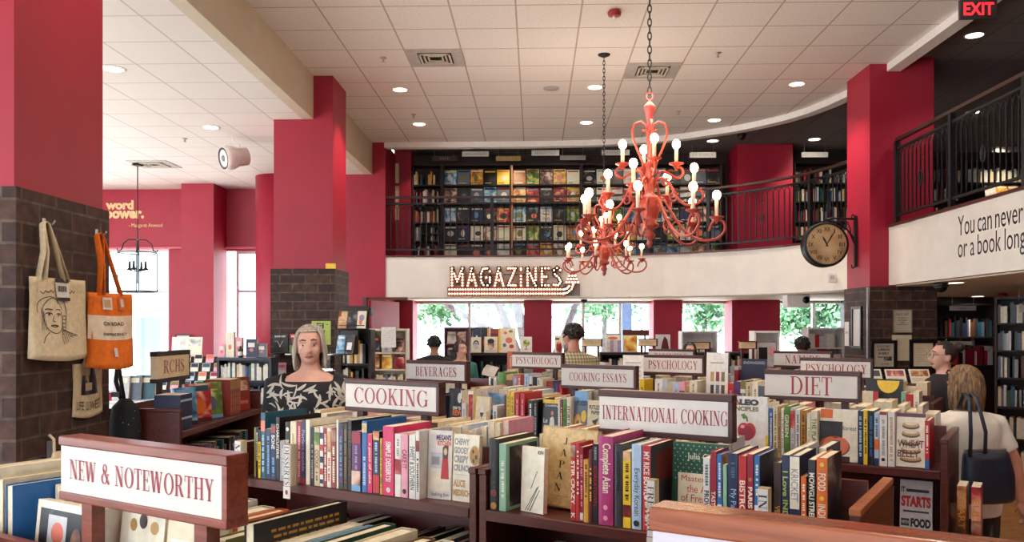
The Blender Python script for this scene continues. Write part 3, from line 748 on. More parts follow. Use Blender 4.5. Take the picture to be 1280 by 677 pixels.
# ---------------------------------------------------------------- cooking shelf, spine by spine: (x left, x right, y top, colour, marks, depth)
cN = C_ROW['cooking'] - HALF + .012
def row_books(spec, c, z, where, hard_if=.0, ang=ROW, group=None):
    for i, sp in enumerate(spec):
        xl, xr, yt, colr, marks, lab = sp[:6]; dp = sp[6] if len(sp) > 6 else .2; fr = sp[7] if len(sp) > 7 else None
        t0 = on_row(xl, 500, c, ang)[0]; t1 = on_row(xr, 500, c, ang)[0]; h = on_row((xl + xr) / 2, yt, c, ang)[1] - z
        w = max(.006, t1 - t0 - .0008)
        book('%s, %s' % (lab, where), ang, t0, c, z, w, h, dp, colr, marks, hard=(i % 3 != 1), front=fr, group=group)
bars = lambda a, b, col, s=1: ('bars', a, b, col, s)
cook = [
 (317.8, 320, 534.5, 'olive', [], 'thin olive book at the far left', .2),
 (320.2, 322.6, 534.5, 'black', [bars(.3, .9, 'white', 2)], 'thin black book beside the olive one', .2),
 (322.9, 326.2, 537, 'black', [('band', 0, .75, 'yellow'), bars(.2, .7, 'black', 3)], 'black and yellow spine', .19),
 (326.4, 331.8, 516, 'teal', [('band', .72, .88, 'salmon'), bars(.1, .66, 'pale_blue', 4)], 'tall dark teal book with a salmon label', .235),
 (332, 338.6, 536, 'navy', [bars(.1, .85, 'sky', 5)], 'navy spine with pale blue lettering', .19),
 (338.8, 345, 530, 'navy', [('band', .84, .97, 'brick_red'), ('text', 'BONE', .55, .8, 'white', .01), bars(.08, .4, 'sky', 6)], 'navy spine with a brick-red label lettered BONE', .19),
 (345.2, 349.6, 522, 'black', [('text', 'CHARCUTERIE', .35, .9, 'ivory', .01)], 'tall black book with upright ivory lettering', .25),
 (349.9, 356.4, 551, 'grey', [bars(.15, .8, 'pale_grey', 7)], 'short grey book', .17),
 (356.8, 362.6, 527.5, 'black', [('text', 'BEAUTY & WOOD', .1, .7, 'ivory', .01), ('dot', .88, .01, 'ivory')], 'tall black spine with ornate ivory lettering', .2),
 (363, 370.6, 527, 'cream', [bars(.3, .8, 'tan', 8)], 'cream book behind the DESSERTS holder', .22),
 (371, 376.8, 526.5, 'crimson', [bars(.1, .92, 'pink', 9)], 'crimson spine with pink lettering', .2),
 (377, 382.2, 525.5, 'navy', [('text', 'Perfect cookie', .2, .85, 'lilac', .01), ('band', 0, .1, 'crimson')], 'navy cookie book', .2),
 (382.5, 387.6, 525, 'ivory', [], 'tall plain ivory spine', .25, [(.05, .04, .95, .9, 'black')]),
 (388, 392.7, 534, 'black', [bars(.12, .7, 'grey', 10)], 'black spine after the tall ivory one', .19),
 (393, 399.7, 534.5, 'beige', [('text', 'COOKIE', .3, .62, 'brick_red', .02), bars(.08, .24, 'brown', 11), ('band', .7, .92, PHOTO[4])], 'beige spine lettered COOKIE', .19),
 (400, 404.3, 533.5, 'white', [('band', .05, .12, 'navy'), ('band', .2, .3, 'red'), ('band', .4, .5, 'navy'), ('band', .6, .7, 'red'), ('band', .8, .9, 'navy')], 'white spine with red and navy stripes', .19),
 (404.6, 408.8, 535.4, 'crimson', [bars(.1, .9, 'ivory', 12)], 'slim crimson spine', .19),
 (409, 414, 535.4, 'ivory', [('band', .6, .95, PHOTO[0]), bars(.1, .5, 'red', 13)], 'ivory spine with a food picture', .19),
 (414.3, 420.2, 535.5, 'brick_red', [('band', .78, .97, PHOTO[3]), bars(.1, .7, 'ivory', 14)], 'brick-red spine with a small portrait', .19),
 (420.6, 423, 525, 'white', [], 'tall thin white spine', .24),
 (423.3, 429.2, 529, 'charcoal', [('band', .1, .9, 'purple'), bars(.2, .8, 'turquoise', 15)], 'charcoal and purple spine', .2),
 (429.5, 434.5, 529, 'chocolate', [bars(.1, .9, 'olive', 16)], 'dark chocolate patterned spine', .2),
 (434.8, 439.4, 525.5, 'black', [bars(.2, .9, 'brown', 17)], 'tall black spine with brown lettering', .24),
 (439.8, 451.3, 539, 'purple', [('band', .8, .98, 'crimson'), bars(.36, .76, 'lilac', 18), ('band', .1, .34, PHOTO[3]), ('band', 0, .1, 'sky')], 'fat purple book with a portrait at the foot', .2),
 (452.6, 459, 526.5, 'blue', [('band', .84, .97, PHOTO[0]), bars(.1, .5, 'pale_blue', 19)], 'tall bright blue book', .25),
 (459.4, 465.4, 542.5, 'hot_pink', [('text', 'a piece of cake', .16, .85, 'ivory', .01)], 'pink spine beside the tall blue book', .19),
 (466.4, 474.6, 539, 'navy', [('band', .86, 1, PHOTO[0]), ('band', .02, .3, 'red'), bars(.34, .82, 'pale_blue', 20)], 'navy and red spine', .19),
 (475, 478.3, 548, 'amber', [bars(.1, .9, 'brown', 21)], 'slim amber spine', .18),
 (478.7, 492.4, 533, 'hot_pink', [('text', 'SIMPLE DESSERTS!', .2, .78, 'white', .03), ('dot', .08, .01, 'white')], 'fat hot-pink book lettered SIMPLE DESSERTS', .23),
 (493.8, 501.8, 542.5, 'white', [('band', .36, .6, PHOTO[5]), bars(.65, .92, 'grey', 22)], 'white spine with a red food picture', .19),
 (502, 510, 543, 'pink', [('text', 'CAKE IT', .46, .76, 'crimson', .02), ('dot', .1, .012, 'black')], 'pale pink spine lettered CAKE IT', .19),
 (511.4, 519.5, 543.7, 'mint', [('band', 0, 1, 'white'), ('text', 'SWEET & SOUTHERN', .14, .82, 'forest', .015)], 'white and green spine lettered SWEET & SOUTHERN', .19),
 (519.8, 524.6, 539, 'white', [('band', .7, .86, PHOTO[5]), bars(.1, .6, 'navy', 23)], 'white spine with navy lettering', .19),
]
row_books(cook, cN, SHELF, 'on the COOKING shelf')
def fo_px(label, xl, xr, yt, c, z, cover, art, th=.02, lean=.1, yaw=0.0, roll=0.0, back=.02, ang=ROW, tmax=99, **k):
    t0 = on_row(xl, 500, c, ang)[0]; t1 = on_row(xr, 500, c, ang)[0]; h = (on_row((xl + xr) / 2, yt, c, ang)[1] - z) * 1.0 / math.cos(lean)
    t1 = min(t1, tmax)
    return faceout(label, ang, (t0 + t1) / 2, c + back, z, (t1 - t0) / math.cos(yaw), h, th, cover, art, lean, yaw, roll=roll, **k)
fo_px('white cookbook showing a woman in a red apron, cover forward on the COOKING shelf', 525.5, 553, 541, cN, SHELF, 'white',
      [('t', "MEGAN'S", .34, .86, .96, .95, 'purple', .04), ('t', 'KITCHEN', .4, .78, .96, .86, 'orange', .04), ('r', .1, .45, .6, .68, 'pale_grey'), ('r', .16, .5, .5, .62, 'grey'),
       ('r', .05, .12, .97, .4, 'ivory'), ('p', [(.56, .3), (.9, .3), (.84, .62), (.62, .62)], 'red'), ('e', .73, .7, .1, .055, PHOTO[3]), ('p', [(.62, .6), (.84, .6), (.86, .78), (.74, .8), (.62, .76)], 'brown'),
       ('e', .74, .7, .075, .05, 'beige'), ('t', 'baking fun', .2, .03, .9, .1, 'charcoal')], th=.018, lean=.05, yaw=.12, back=.045)
fo_px('pale cookbook with a big cookie and grey block lettering ending the COOKING shelf', 555, 606, 547, cN, SHELF, 'ivory',
      [('t', 'CHEWY', .03, .83, .62, .95, 'grey', .05), ('t', 'GOOEY', .03, .7, .6, .82, 'grey', .05), ('t', 'CRISPY', .03, .57, .6, .69, 'grey', .05), ('t', 'CRUNCHY', .03, .44, .8, .56, 'grey', .05),
       ('r', .04, .395, .6, .405, 'pale_grey'), ('t', 'ALICE', .03, .21, .5, .33, 'tan', .05), ('t', 'MEDRICH', .03, .07, .7, .19, 'tan', .05),
       ('e', .84, .7, .2, .15, 'tan'), ('e', .84, .7, .17, .13, 'gold'), ('e', .78, .76, .04, .03, 'chocolate'), ('e', .9, .68, .05, .035, 'chocolate'), ('e', .8, .62, .04, .03, 'chocolate')], th=.02, lean=.05, yaw=.0, back=.05, tmax=-1.708)
intl = [
 (611.5, 623.4, 548.5, 'black', [bars(.2, .7, 'charcoal', 31), ('dot', .06, .015, 'gold'), ('dot', .24, .02, 'brick_red')], 'fat black book at the left end', .25),
 (624, 632.6, 555, 'mint', [bars(.2, .75, 'white', 32)], 'mint green spine', .22, [(.1, .05, .95, .95, PHOTO[2])]),
 (713.4, 719.9, 554, 'red', [('band', .82, .97, PHOTO[3]), ('text', 'STIR CRAZY', .2, .78, 'ivory', .03), ('text', 'K', .03, .1, 'ivory', .03)], 'red spine lettered STIR CRAZY', .1),
 (720.2, 724.8, 554, 'red', [bars(.4, .9, 'ivory', 33), ('dot', .36, .01, 'ivory')], 'slim red spine beside STIR CRAZY', .1),
 (725, 729.2, 559, 'crimson', [('text', 'SUSHI ART', .6, .9, 'pink', .02), bars(.2, .55, 'pink', 34), ('band', .02, .12, 'white')], 'slim crimson spine lettered SUSHI ART', .1),
 (729.6, 735.8, 574.5, 'amber', [bars(.4, .92, 'brown', 35)], 'short amber spine', .1),
 (736.2, 740.7, 562.6, 'maroon', [bars(.3, .75, 'yellow', 36)], 'dark maroon spine', .1),
 (741, 747.6, 555, 'black', [('text', 'KOREATOWN', .22, .72, 'crimson', .02), bars(.8, .96, 'grey', 37)], 'black spine with dark red lettering', .2),
 (748.2, 766.8, 545.6, 'magenta', [('text', 'Complete Asian', .36, .92, 'ivory', .02), ('dot', .2, .008, 'pink'), ('dot', .08, .008, 'pink')], 'fat magenta book with ivory lettering', .25),
 (768.4, 778.2, 555, 'charcoal', [bars(.4, .9, 'black', 38)], 'charcoal book beside the magenta one', .22),
 (778.7, 788.8, 564.5, 'yellow', [('band', .88, 1, PHOTO[0]), bars(.36, .84, 'black', 39), ('band', .14, .3, PHOTO[5])], 'yellow spine with food pictures', .19),
 (789.8, 801.8, 556, 'pale_blue', [('text', 'Everyday Korean', .16, .72, 'charcoal', .0), ('dot', .07, .01, 'charcoal')], 'pale blue spine with handwritten style lettering', .2),
 (803.6, 813.6, 557.5, 'red', [('text', 'MY RICE BOWL', .42, .93, 'white', .02), ('dot', .39, .012, 'ivory'), bars(.06, .34, 'ivory', 40)], 'red spine lettered MY RICE BOWL', .21, [(.0, .0, 1, 1, 'charcoal'), (.2, .55, .9, .9, 'brick_red')]),
 (879, 887.6, 573, 'white', [('text', 'PROVENCE', .2, .6, 'navy', .03), bars(.66, .92, 'slate', 41)], 'white spine with navy capitals', .1),
 (888.2, 895.8, 564.5, 'crimson', [('text', 'TASTING PARIS', .06, .55, 'ivory', .02)], 'crimson spine with ivory lettering', .11),
 (896.5, 902.6, 568, 'blue', [('band', 0, .42, 'white'), bars(.5, .9, 'white', 42), bars(.06, .36, 'blue', 43)], 'blue and white spine', .11, [(0, 0, 1, 1, PHOTO[0])]),
 (903.8, 908.8, 581, 'mint', [('dot', .3, .01, 'charcoal')], 'short pale mint spine', .11),
 (910, 922.6, 567, 'navy', [('text', 'My Paris', .3, .6, 'pale_blue', .0), bars(.7, .9, 'slate', 44)], 'dark navy spine with fine pale lettering', .21),
 (923.3, 933.2, 570, 'red', [('text', 'BISTRO', .36, .72, 'ivory', .02), ('dot', .28, .008, 'ivory'), bars(.04, .22, 'ivory', 45)], 'red spine lettered BISTRO', .19),
 (934, 942, 568, 'crimson', [('text', 'PARIS', .38, .66, 'ivory', .03), ('dot', .72, .01, 'gold')], 'crimson spine lettered PARIS', .19),
 (943, 949.8, 570, 'blue', [('band', 0, .45, 'white'), bars(.55, .9, 'ivory', 46)], 'blue spine with white foot', .19, [(0, 0, 1, 1, PHOTO[2])]),
 (967.4, 976.6, 578.6, 'chocolate', [('text', 'VEGETARIAN', .04, .5, 'amber', .02)], 'dark chocolate spine with amber lettering', .19),
 (977.2, 986.6, 569, 'navy', [('text', 'I Love INDIA', .2, .86, 'lime', .02)], 'navy spine lettered in lime green', .2),
 (987.2, 1000, 570, 'navy', [('band', .44, .99, 'ivory'), ('text', 'KRICKET', .52, .86, 'grey', .01), bars(.06, .36, 'salmon', 47)], 'navy spine with a big ivory panel', .2),
 (1001.2, 1008.2, 596, 'orange', [bars(.2, .9, 'ivory', 48)], 'short orange spine', .15),
 (1010, 1019.8, 575, 'black', [('text', 'MOWGLI STREET FOOD', .1, .86, 'ivory', .02)], 'black spine with ivory capitals', .19),
 (1020.8, 1034.6, 572.7, 'orange', [('text', 'INDIAN HOME', .05, .52, 'ivory', .01), ('text', 'FOOD', .66, .84, 'ivory', .01), ('dot', .58, .006, 'yellow'), ('dot', .93, .006, 'yellow')], 'fat orange patterned book', .19, [(0, 0, 1, 1, PHOTO[2])]),
]
row_books(intl, cN, SHELF, 'on the INTERNATIONAL COOKING shelf')
fo_px('white cookbook with black chopstick drawings beside the JAPAN book', 643, 675, 561, cN, SHELF, 'ivory',
      [('p', [(.42, .36), (.45, .36), (.72, .64), (.69, .64)], 'charcoal'), ('p', [(.2, .02), (.23, .02), (.74, .4), (.71, .4)], 'charcoal'), ('p', [(.3, .02), (.33, .02), (.8, .42), (.77, .42)], 'black'),
       ('p', [(.4, .02), (.44, .02), (.84, .36), (.81, .36)], 'charcoal'), ('t', 'KIN', .72, .9, .95, .96, 'charcoal', .02)], th=.02, lean=.04, yaw=-.2, back=.03)
jap = [('r', .02, .02, .98, .98, blotch('tan_cloth', [(.4, (196, 164, 104)), (.6, (214, 186, 128))], 60, 2))]
for i, ch in enumerate('JAPAN'): jap.append(('s', ch, .38 - i * .014, .78 - i * .145, .50 - i * .014, .87 - i * .145, 'black'))
jap.append(('r', .24, .135, .6, .142, 'gold'))
fo_px('large tan book lettered JAPAN down its cover, leaning on the INTERNATIONAL COOKING shelf', 666, 735, 540, cN + .105, SHELF, 'tan', jap, th=.03, lean=.16, roll=.04, back=.015, name='hardcover_book')
dots = [('e', .06 + .1 * (i % 10) + (.05 if (i // 10) % 2 else 0), .56 + .045 * (i // 10), .012, .008, 'mint') for i in range(100) if .06 + .1 * (i % 10) < .97]
fo_px('dark green dotted cookbook with a cream title panel, cover forward on the INTERNATIONAL COOKING shelf', 838, 908, 555.5, cN + .115, SHELF, 'forest',
      dots + [('t', 'Julia Child', .3, .78, .86, .88, 'ivory', .0), ('r', .14, .04, .9, .64, 'cream'), ('t', 'Mastering', .2, .52, .8, .61, 'red', .0), ('t', 'the Art', .3, .41, .76, .5, 'red', .0),
              ('t', 'of French', .2, .3, .8, .39, 'red', .0), ('t', 'Cooking', .26, .17, .78, .28, 'red', .0)], th=.03, lean=.05, back=.01, name='hardcover_book')
# shelf-talker strips that stick out of the shelf edge
def talker(label, xl, xr, yt, yb, text, c, z=SHELF):
    t0 = on_row(xl, 500, c)[0]; t1 = on_row(xr, 500, c)[0]; w = t1 - t0; h = on_row(xl, yt, c)[1] - z; dz = .05
    o = thing('shelf_label', label, 'shelf label', W(t0, c, z), ROW, group=None)
    m = MB(); m.box(0, -.004, 0, w, .0, h); m.box(0, -.03, h - .002, w, -.004, h + .0); m.box(-.001, -.034, .0004, w + .001, 0.018, .0012); m.build('holder', plain('tan_card', (176, 150, 104), .5), o)
    m = MB(); m.box(.001, -.0345, .0, w - .001, -.033, h - .002); m.build('card', PAPER, o)
    m = MB(); m.box(0, -.036, -dz, w, -.034, -.002); put_text(m, '.', .3 * w, -dz * .7, .7 * w, -dz * .3, -.0365, 1); m.build('tag_strip', [PAPER, P('brick_red')], o)
    m = MB(); put_text(m, text, w * .12, .004, w * .88, h - .006, -.035, 0, serif=True, vertical=True); m.build('lettering', P('charcoal'), o, fix=False)
    return o
talker('slim cream shelf label lettered MEAT at the left end of the COOKING shelf', 301.5, 309, 549, 595, 'MEAT', cN - .026)
talker('slim cream shelf label lettered DESSERTS standing out of the COOKING shelf', 362.5, 371, 554, 604, 'DESSERTS', cN - .026)
talker('cream shelf label lettered FRENCH in front of the dotted green cookbook', 814, 824, 597, 650, 'FRENCH', cN - .026)
talker('cream shelf label lettered INDIAN between PARIS and the dark chocolate spine', 951, 964.5, 607, 650, 'INDIAN', cN - .026)

# ---------------------------------------------------------------- generic runs of books
NAMES = list(PAL)
TONE = {'light': ['white', 'white', 'cream', 'ivory', 'pale_grey', 'beige', 'pale_blue', 'grey', 'mint', 'tan', 'pink'],
        'mixed': ['white', 'ivory', 'cream', 'navy', 'black', 'crimson', 'red', 'teal', 'blue', 'orange', 'yellow', 'green', 'purple', 'grey', 'beige', 'brown', 'slate', 'mint', 'salmon', 'charcoal', 'maroon', 'olive', 'pale_grey'],
        'dark': ['black', 'navy', 'charcoal', 'maroon', 'forest', 'chocolate', 'slate', 'purple', 'teal', 'brown']}
LIGHTS = {'white', 'cream', 'ivory', 'pale_grey', 'beige', 'pale_blue', 'mint', 'tan', 'pink', 'yellow', 'lime', 'amber', 'grey', 'lilac', 'salmon', 'sky'}
def run(t0, t1, c, z, where, tone='mixed', w=(.012, .034), h=(.2, .25), dp=(.15, .2), ang=ROW, flip=False, seed=1, group=None, gap=.02, from_='from the left'):
    r = random.Random(seed); t = t0; i = 0; prev = None
    while True:
        tw = r.uniform(*w)
        if t + tw > t1: break
        hit = blocked(t, t + tw, c - (dp[1] if flip else 0), c + (0 if flip else dp[1]), z, ang)
        if hit is not None: t = hit + .002; continue
        col = r.choice([x for x in TONE[tone] if x != prev]); prev = col
        hh = r.uniform(*h); dk = 'charcoal' if col in LIGHTS else r.choice(['ivory', 'white', 'amber', 'pale_blue'])
        marks = [bars(r.uniform(.1, .4), r.uniform(.6, .92), dk, r.randint(0, 99))]
        if r.random() < .35: a = r.uniform(.05, .8); marks.append(('band', a, a + r.uniform(.06, .16), r.choice(PHOTO + [P('red'), P('navy'), P('gold')])))
        kind = 'slim' if tw < (w[0] * 2 + w[1]) / 3 else 'thick' if tw > (w[0] + w[1] * 2) / 3 else 'medium'
        dd = r.uniform(*dp)
        book('%s %s book, %s %s %s' % (kind, col.replace('_', ' '), nth(i), from_, where), ang, t, c, z, tw, hh, dd, col, marks, hard=r.random() < .5, flip=flip, group=group)
        t += tw + .001; i += 1
        if r.random() < gap: t += r.uniform(.02, .06)
    return i
cF = C_ROW['cooking'] + HALF - .012
run(-2.80, -1.74, cF, SHELF, 'facing away under the COOKING sign', 'light', (.02, .05), (.21, .265), (.19, .25), flip=True, seed=5, from_='from the left')
run(-1.60, -1.02, cF, SHELF, 'facing away under the INTERNATIONAL COOKING sign', 'light', (.02, .05), (.2, .26), (.19, .25), flip=True, seed=6)
book('big orange book seen along its top edge behind the row of red Paris spines', ROW, -.98, cF, SHELF, .035, .262, .25, 'orange', flip=True)
book('wide grey book seen along its top behind the lime lettered spine', ROW, -.93, cF, SHELF, .03, .245, .24, 'pale_grey', flip=True)
book('grey book with white pages standing near the right end of the far cookbook shelf', ROW, -.60, cF - .04, SHELF, .028, .255, .2, 'slate', flip=True)
book('slim white book beside the grey one at the end of the far cookbook shelf', ROW, -.66, cF - .05, SHELF, .022, .25, .2, 'white', flip=True)
run(-2.82, -1.72, cN + .0, .66, 'on the dim shelf under COOKING', 'dark', (.02, .045), (.2, .27), (.19, .23), seed=8, gap=.25)
run(-1.60, -.9, cN + .0, .66, 'on the dim shelf under INTERNATIONAL COOKING', 'mixed', (.02, .045), (.2, .26), (.19, .23), seed=9, gap=.25)

# ---------------------------------------------------------------- second row: beverages, essays, diet
cD = C_ROW['diet'] - HALF + .012
Mart = ('e', .5, .5, .1, .1, 'white')
bev = [
 (551, 553.2, 492, 'charcoal', [bars(.2, .9, 'ivory', 51)], 'slim charcoal spine left of the brewing book'),
 (553.4, 556, 494, 'navy', [bars(.3, .8, 'white', 52)], 'slim navy spine left of the brewing book'),
 (576, 577.4, 488, 'ivory', [('band', .2, .8, 'purple')], 'thin ivory spine with a purple label'),
 (577.5, 582.6, 504, 'white', [bars(.3, .8, 'grey', 54)], 'short white spine left of the wine glass book'),
 (616, 621.5, 507, 'white', [bars(.2, .8, 'charcoal', 55)], 'short white spine in front of the landscape book'),
 (630.6, 633, 494, 'maroon', [], 'slim maroon spine'),
 (633.2, 637.8, 490, 'yellow', [bars(.4, .9, 'olive', 56)], 'left of two yellow spines'),
 (638.2, 642.8, 490, 'yellow', [bars(.4, .9, 'olive', 57)], 'right of two yellow spines'),
 (643.4, 649.4, 491, 'red', [bars(.3, .85, 'pink', 58)], 'left of two red spines'),
 (650, 656, 491, 'red', [bars(.3, .85, 'pink', 58)], 'right of two red spines'),
 (660, 666, 500, 'black', [bars(.1, .9, 'white', 60)], 'black spine in front of the purple cover'),
 (666.4, 672, 500, 'black', [bars(.1, .9, 'grey', 61)], 'black spine left of the chef cover'),
 (697.6, 700, 499, 'white', [], 'slim white spine'), (700.2, 703.2, 499, 'brick_red', [bars(.2, .8, 'ivory', 62)], 'slim brick-red spine'),
 (703.6, 708.3, 499, 'green', [bars(.15, .85, 'forest', 63)], 'green spine'),
 (708.6, 713.5, 496.6, 'ivory', [('text', 'STORY FOOD', .1, .8, 'black', .02)], 'ivory spine with upright capitals'),
]
row_books(bev, cD, SHELF, 'in the row behind the COOKING sign')
fo_px('black book with orange lettering about brewing, right of the COOKING sign', 556.4, 575.6, 486.5, cD, SHELF, 'black', [('e', .7, .78, .14, .12, 'pale_grey'), ('t', 'HOW TO', .24, .5, .8, .58, 'ivory', .03), ('t', 'BREW', .1, .36, .92, .5, 'orange', .05), ('r', .16, .3, .86, .31, 'orange'), ('r', .1, .05, .3, .9, 'charcoal')])
wine = [('r', .0, 0, .08, 1, 'yellow'), ('e', .5, .62, .13, .13, 'white'), ('p', [(.37, .56), (.63, .56), (.58, .47), (.5, .42), (.42, .47)], 'maroon'), ('r', .485, .18, .515, .42, 'grey'), ('e', .5, .17, .13, .012, 'grey'), ('r', .84, .3, .98, .6, 'tan')]
fo_px('cream book showing a glass of red wine on its cover', 589.5, 607.5, 496.5, cD, SHELF, 'cream', wine)
fo_px('pale book with a photograph of drinks and fruit left of the wine glass book', 583, 589.3, 489, cD, SHELF, 'ivory', [('r', .1, .3, .95, .92, PHOTO[5])], back=.012, lean=.03, th=.015)
fo_px('large book with a blue landscape on its cover behind the slim white spine', 607.8, 630, 492, cD + .19, SHELF, PHOTO[1], [('r', 0, .64, 1, .7, 'tan'), ('r', 0, 0, .5, .4, 'maroon'), ('r', .5, 0, 1, .5, 'charcoal')], back=.015, th=.015, lean=.04)
fo_px('lilac book with a golden emblem behind two black spines', 656.6, 673.5, 492, cD + .19, SHELF, 'lilac', [('e', .5, .86, .12, .06, 'amber'), ('r', .1, .7, .9, .76, 'slate')], back=.015, th=.015, lean=.04)
fo_px('black cookery book showing a chef in white', 674.4, 697.2, 500.5, cD, SHELF, 'black', [('r', 0, .9, 1, 1, 'yellow'), ('t', 'Cooking', .1, .8, .9, .88, 'white', .01), ('p', [(.36, .05), (.72, .05), (.66, .5), (.58, .58), (.44, .52)], 'white'), ('e', .54, .65, .07, .06, 'salmon'), ('t', 'Le', .08, .4, .3, .52, 'white', .02), ('r', .08, .2, .3, .3, 'grey'), ('r', .72, .3, .95, .36, 'grey')])
fo_px('blue and yellow sunflower cover lettered FOOD', 714, 730.4, 490, cD, SHELF, 'slate', [('r', 0, .8, 1, 1, 'sky'), ('t', 'FOOD', .2, .7, .95, .82, 'navy', .05), ('e', .3, .34, .28, .2, 'amber'), ('e', .3, .34, .1, .07, 'brown'), ('e', .75, .5, .2, .12, 'yellow'), ('r', .45, 0, 1, .3, 'forest')])
fo_px('straw coloured book with black lettering and a hanging bird left of the INTERNATIONAL sign', 730.8, 750, 501.5, cD, SHELF, 'cream', [('t', 'PUTLIZER', .1, .78, .95, .88, 'black', .03), ('t', 'PAPERS', .25, .66, .9, .75, 'black', .03), ('p', [(.3, .5), (.75, .58), (.6, .44), (.7, .34), (.5, .3), (.45, .42)], 'charcoal'), ('r', .15, .14, .8, .15, 'charcoal'), ('t', 'JOHN F.', .2, .04, .8, .1, 'charcoal')])
run(-2.02, -1.64, cD, SHELF, 'seen beneath the INTERNATIONAL COOKING sign', 'mixed', (.018, .045), (.2, .25), (.17, .2), seed=15)
diet = [
 (957, 960.6, 505, 'white', [('band', .1, .4, 'yellow')], 'slim white spine beside the apple cover'),
 (961.4, 966, 510, 'blue', [bars(.1, .9, 'white', 71)], 'bright blue spine'),
 (966.4, 972.2, 508, 'cream', [bars(.1, .9, 'olive', 72)], 'cream spine right of the blue one'),
 (972.6, 976, 510, 'tan', [bars(.1, .9, 'brown', 73)], 'slim tan spine'),
 (976.4, 980, 511, 'white', [bars(.2, .8, 'grey', 74)], 'slim white spine left of the green one'),
 (980.4, 987, 507.7, 'green', [('text', 'GREEN', .35, .9, 'ivory', .02), ('band', .04, .3, PHOTO[4])], 'green spine with leaf picture'),
 (988, 993.8, 510, 'pale_grey', [('band', .6, .95, PHOTO[5]), bars(.1, .5, 'grey', 75)], 'grey spine with a red picture'),
 (994.2, 1000.2, 512, 'white', [bars(.1, .9, 'slate', 76)], 'white spine with slate lettering'),
 (1000.8, 1007.4, 513, 'gold', [bars(.2, .9, 'brown', 77), ('dot', .74, .01, 'amber')], 'gold spine'),
 (1008.6, 1013.6, 517, 'ivory', [bars(.1, .7, 'lime', 78)], 'short ivory spine'),
 (1013.9, 1021.8, 513.6, 'ivory', [('text', 'THE PLAN', .3, .85, 'green', .02)], 'ivory spine with green lettering left of the pumpkin cover'),
 (1072.2, 1079, 513.7, 'navy', [bars(.15, .9, 'pale_blue', 79)], 'navy spine right of the pumpkin cover'),
 (1079.4, 1084.6, 513.7, 'yellow', [bars(.2, .85, 'black', 80)], 'yellow spine with black lettering'),
 (1085, 1092.2, 513.5, 'black', [bars(.15, .9, 'blue', 81)], 'black spine with blue lettering'),
 (1092.9, 1098.9, 516, 'pale_blue', [('band', .3, .5, 'orange'), ('band', 0, .14, 'navy'), bars(.55, .9, 'charcoal', 82)], 'pale blue spine with an orange band'),
 (1099.4, 1109, 514.5, 'white', [('band', .94, 1, 'brick_red'), bars(.2, .85, 'grey', 83), ('dot', .12, .008, 'black')], 'white spine with a brick-red top'),
 (1110, 1118.4, 515, 'white', [bars(.1, .9, 'tan', 84)], 'white spine left of the burger cover'),
 (1156, 1162, 526, 'red', [('band', 0, .2, 'blue'), bars(.3, .9, 'ivory', 85)], 'red spine with a blue foot at the right end'),
]
row_books(diet, cD, SHELF, 'on the DIET shelf')
apple = [('t', 'PALEO', .04, .84, .8, .95, 'charcoal', .08), ('t', 'PA', .04, .84, .34, .95, 'salmon', .08), ('t', 'PRINCIPLES', .04, .74, .8, .82, 'olive', .05), ('p', [(.52, .56), (.56, .56), (.53, .66), (.5, .66)], 'brown'),
         ('p', [(.38, .68), (.46, .7), (.56, .62), (.44, .6)], 'green'), ('e', .46, .4, .15, .14, 'red'), ('e', .6, .4, .15, .14, 'red'), ('e', .53, .36, .17, .13, 'crimson'), ('e', .43, .47, .05, .03, 'pink'), ('r', .3, .08, .85, .095, 'pale_grey')]
fo_px('big white book with a red apple on its cover right of the INTERNATIONAL sign', 903.5, 956, 496.8, cD, SHELF, 'white', apple, th=.03, name='hardcover_book')
fo_px('white cookbook with an orange pumpkin photograph in the middle of the DIET shelf', 1022.5, 1071, 513, cD, SHELF, 'ivory', [('r', 0, .2, .6, .76, PHOTO[2]), ('e', .4, .28, .4, .2, 'rust'), ('e', .3, .3, .2, .16, 'orange'), ('e', .55, .3, .22, .16, 'salmon'), ('r', 0, 0, .8, .1, 'chocolate'), ('r', .02, .82, .34, .99, 'orange'), ('t', 'forest', .6, .6, .96, .68, 'charcoal', .0)], th=.03)
wb = [('r', 0, .93, 1, 1, 'maroon')]
for i in range(5): wb += [('e', .5, .14 + i * .155, .38 - .02 * i, .06, 'brown'), ('e', .5, .17 + i * .155, .37 - .02 * i, .055, 'tan'), ('e', .5, .19 + i * .155, .3 - .02 * i, .035, 'cream')]
wb += [('t', 'WHEAT', .05, .36, .95, .5, 'maroon', .01), ('t', 'BELLY', .05, .18, .8, .31, 'maroon', .01)]
fo_px('white diet book with a stack of burger buns on its cover', 1119.3, 1155.6, 518.5, cD, SHELF, 'ivory', wb, th=.03, name='hardcover_book')
faceout('dark book with a blonde woman on its cover ending the cookbook row', ROW + PI / 2, 0, 0, .80, .15, .22, .03, 'black', [('e', .5, .5, .3, .4, PHOTO[3]), ('r', .1, .05, .9, .2, 'chocolate')], lean=.09).location = W(-.345, C_ROW['cooking'] - .02, .842)
hp = W(-.415, C_ROW['cooking'] - .02, .832)
hd = thing('acrylic_holder', 'clear acrylic holder on the light capped end of the cookbook row', 'holder', hp, ROW)
m = MB(); m.box(0, -.09, 0, .085, .09, .005); m.box(.08, -.09, .005, .085, .09, .04); m.box(0, -.09, .005, .004, .09, .2); m.build('tray', ACRYL, hd)
cDF = C_ROW['diet'] + HALF - .012
run(-3.95, -1.7, cDF, SHELF, 'facing away under the ESSAYS sign', 'light', (.03, .075), (.19, .26), (.18, .23), flip=True, seed=21)
run(-1.55, -.42, cDF, SHELF, 'facing away under the DIET sign', 'light', (.025, .06), (.2, .27), (.18, .24), flip=True, seed=22)
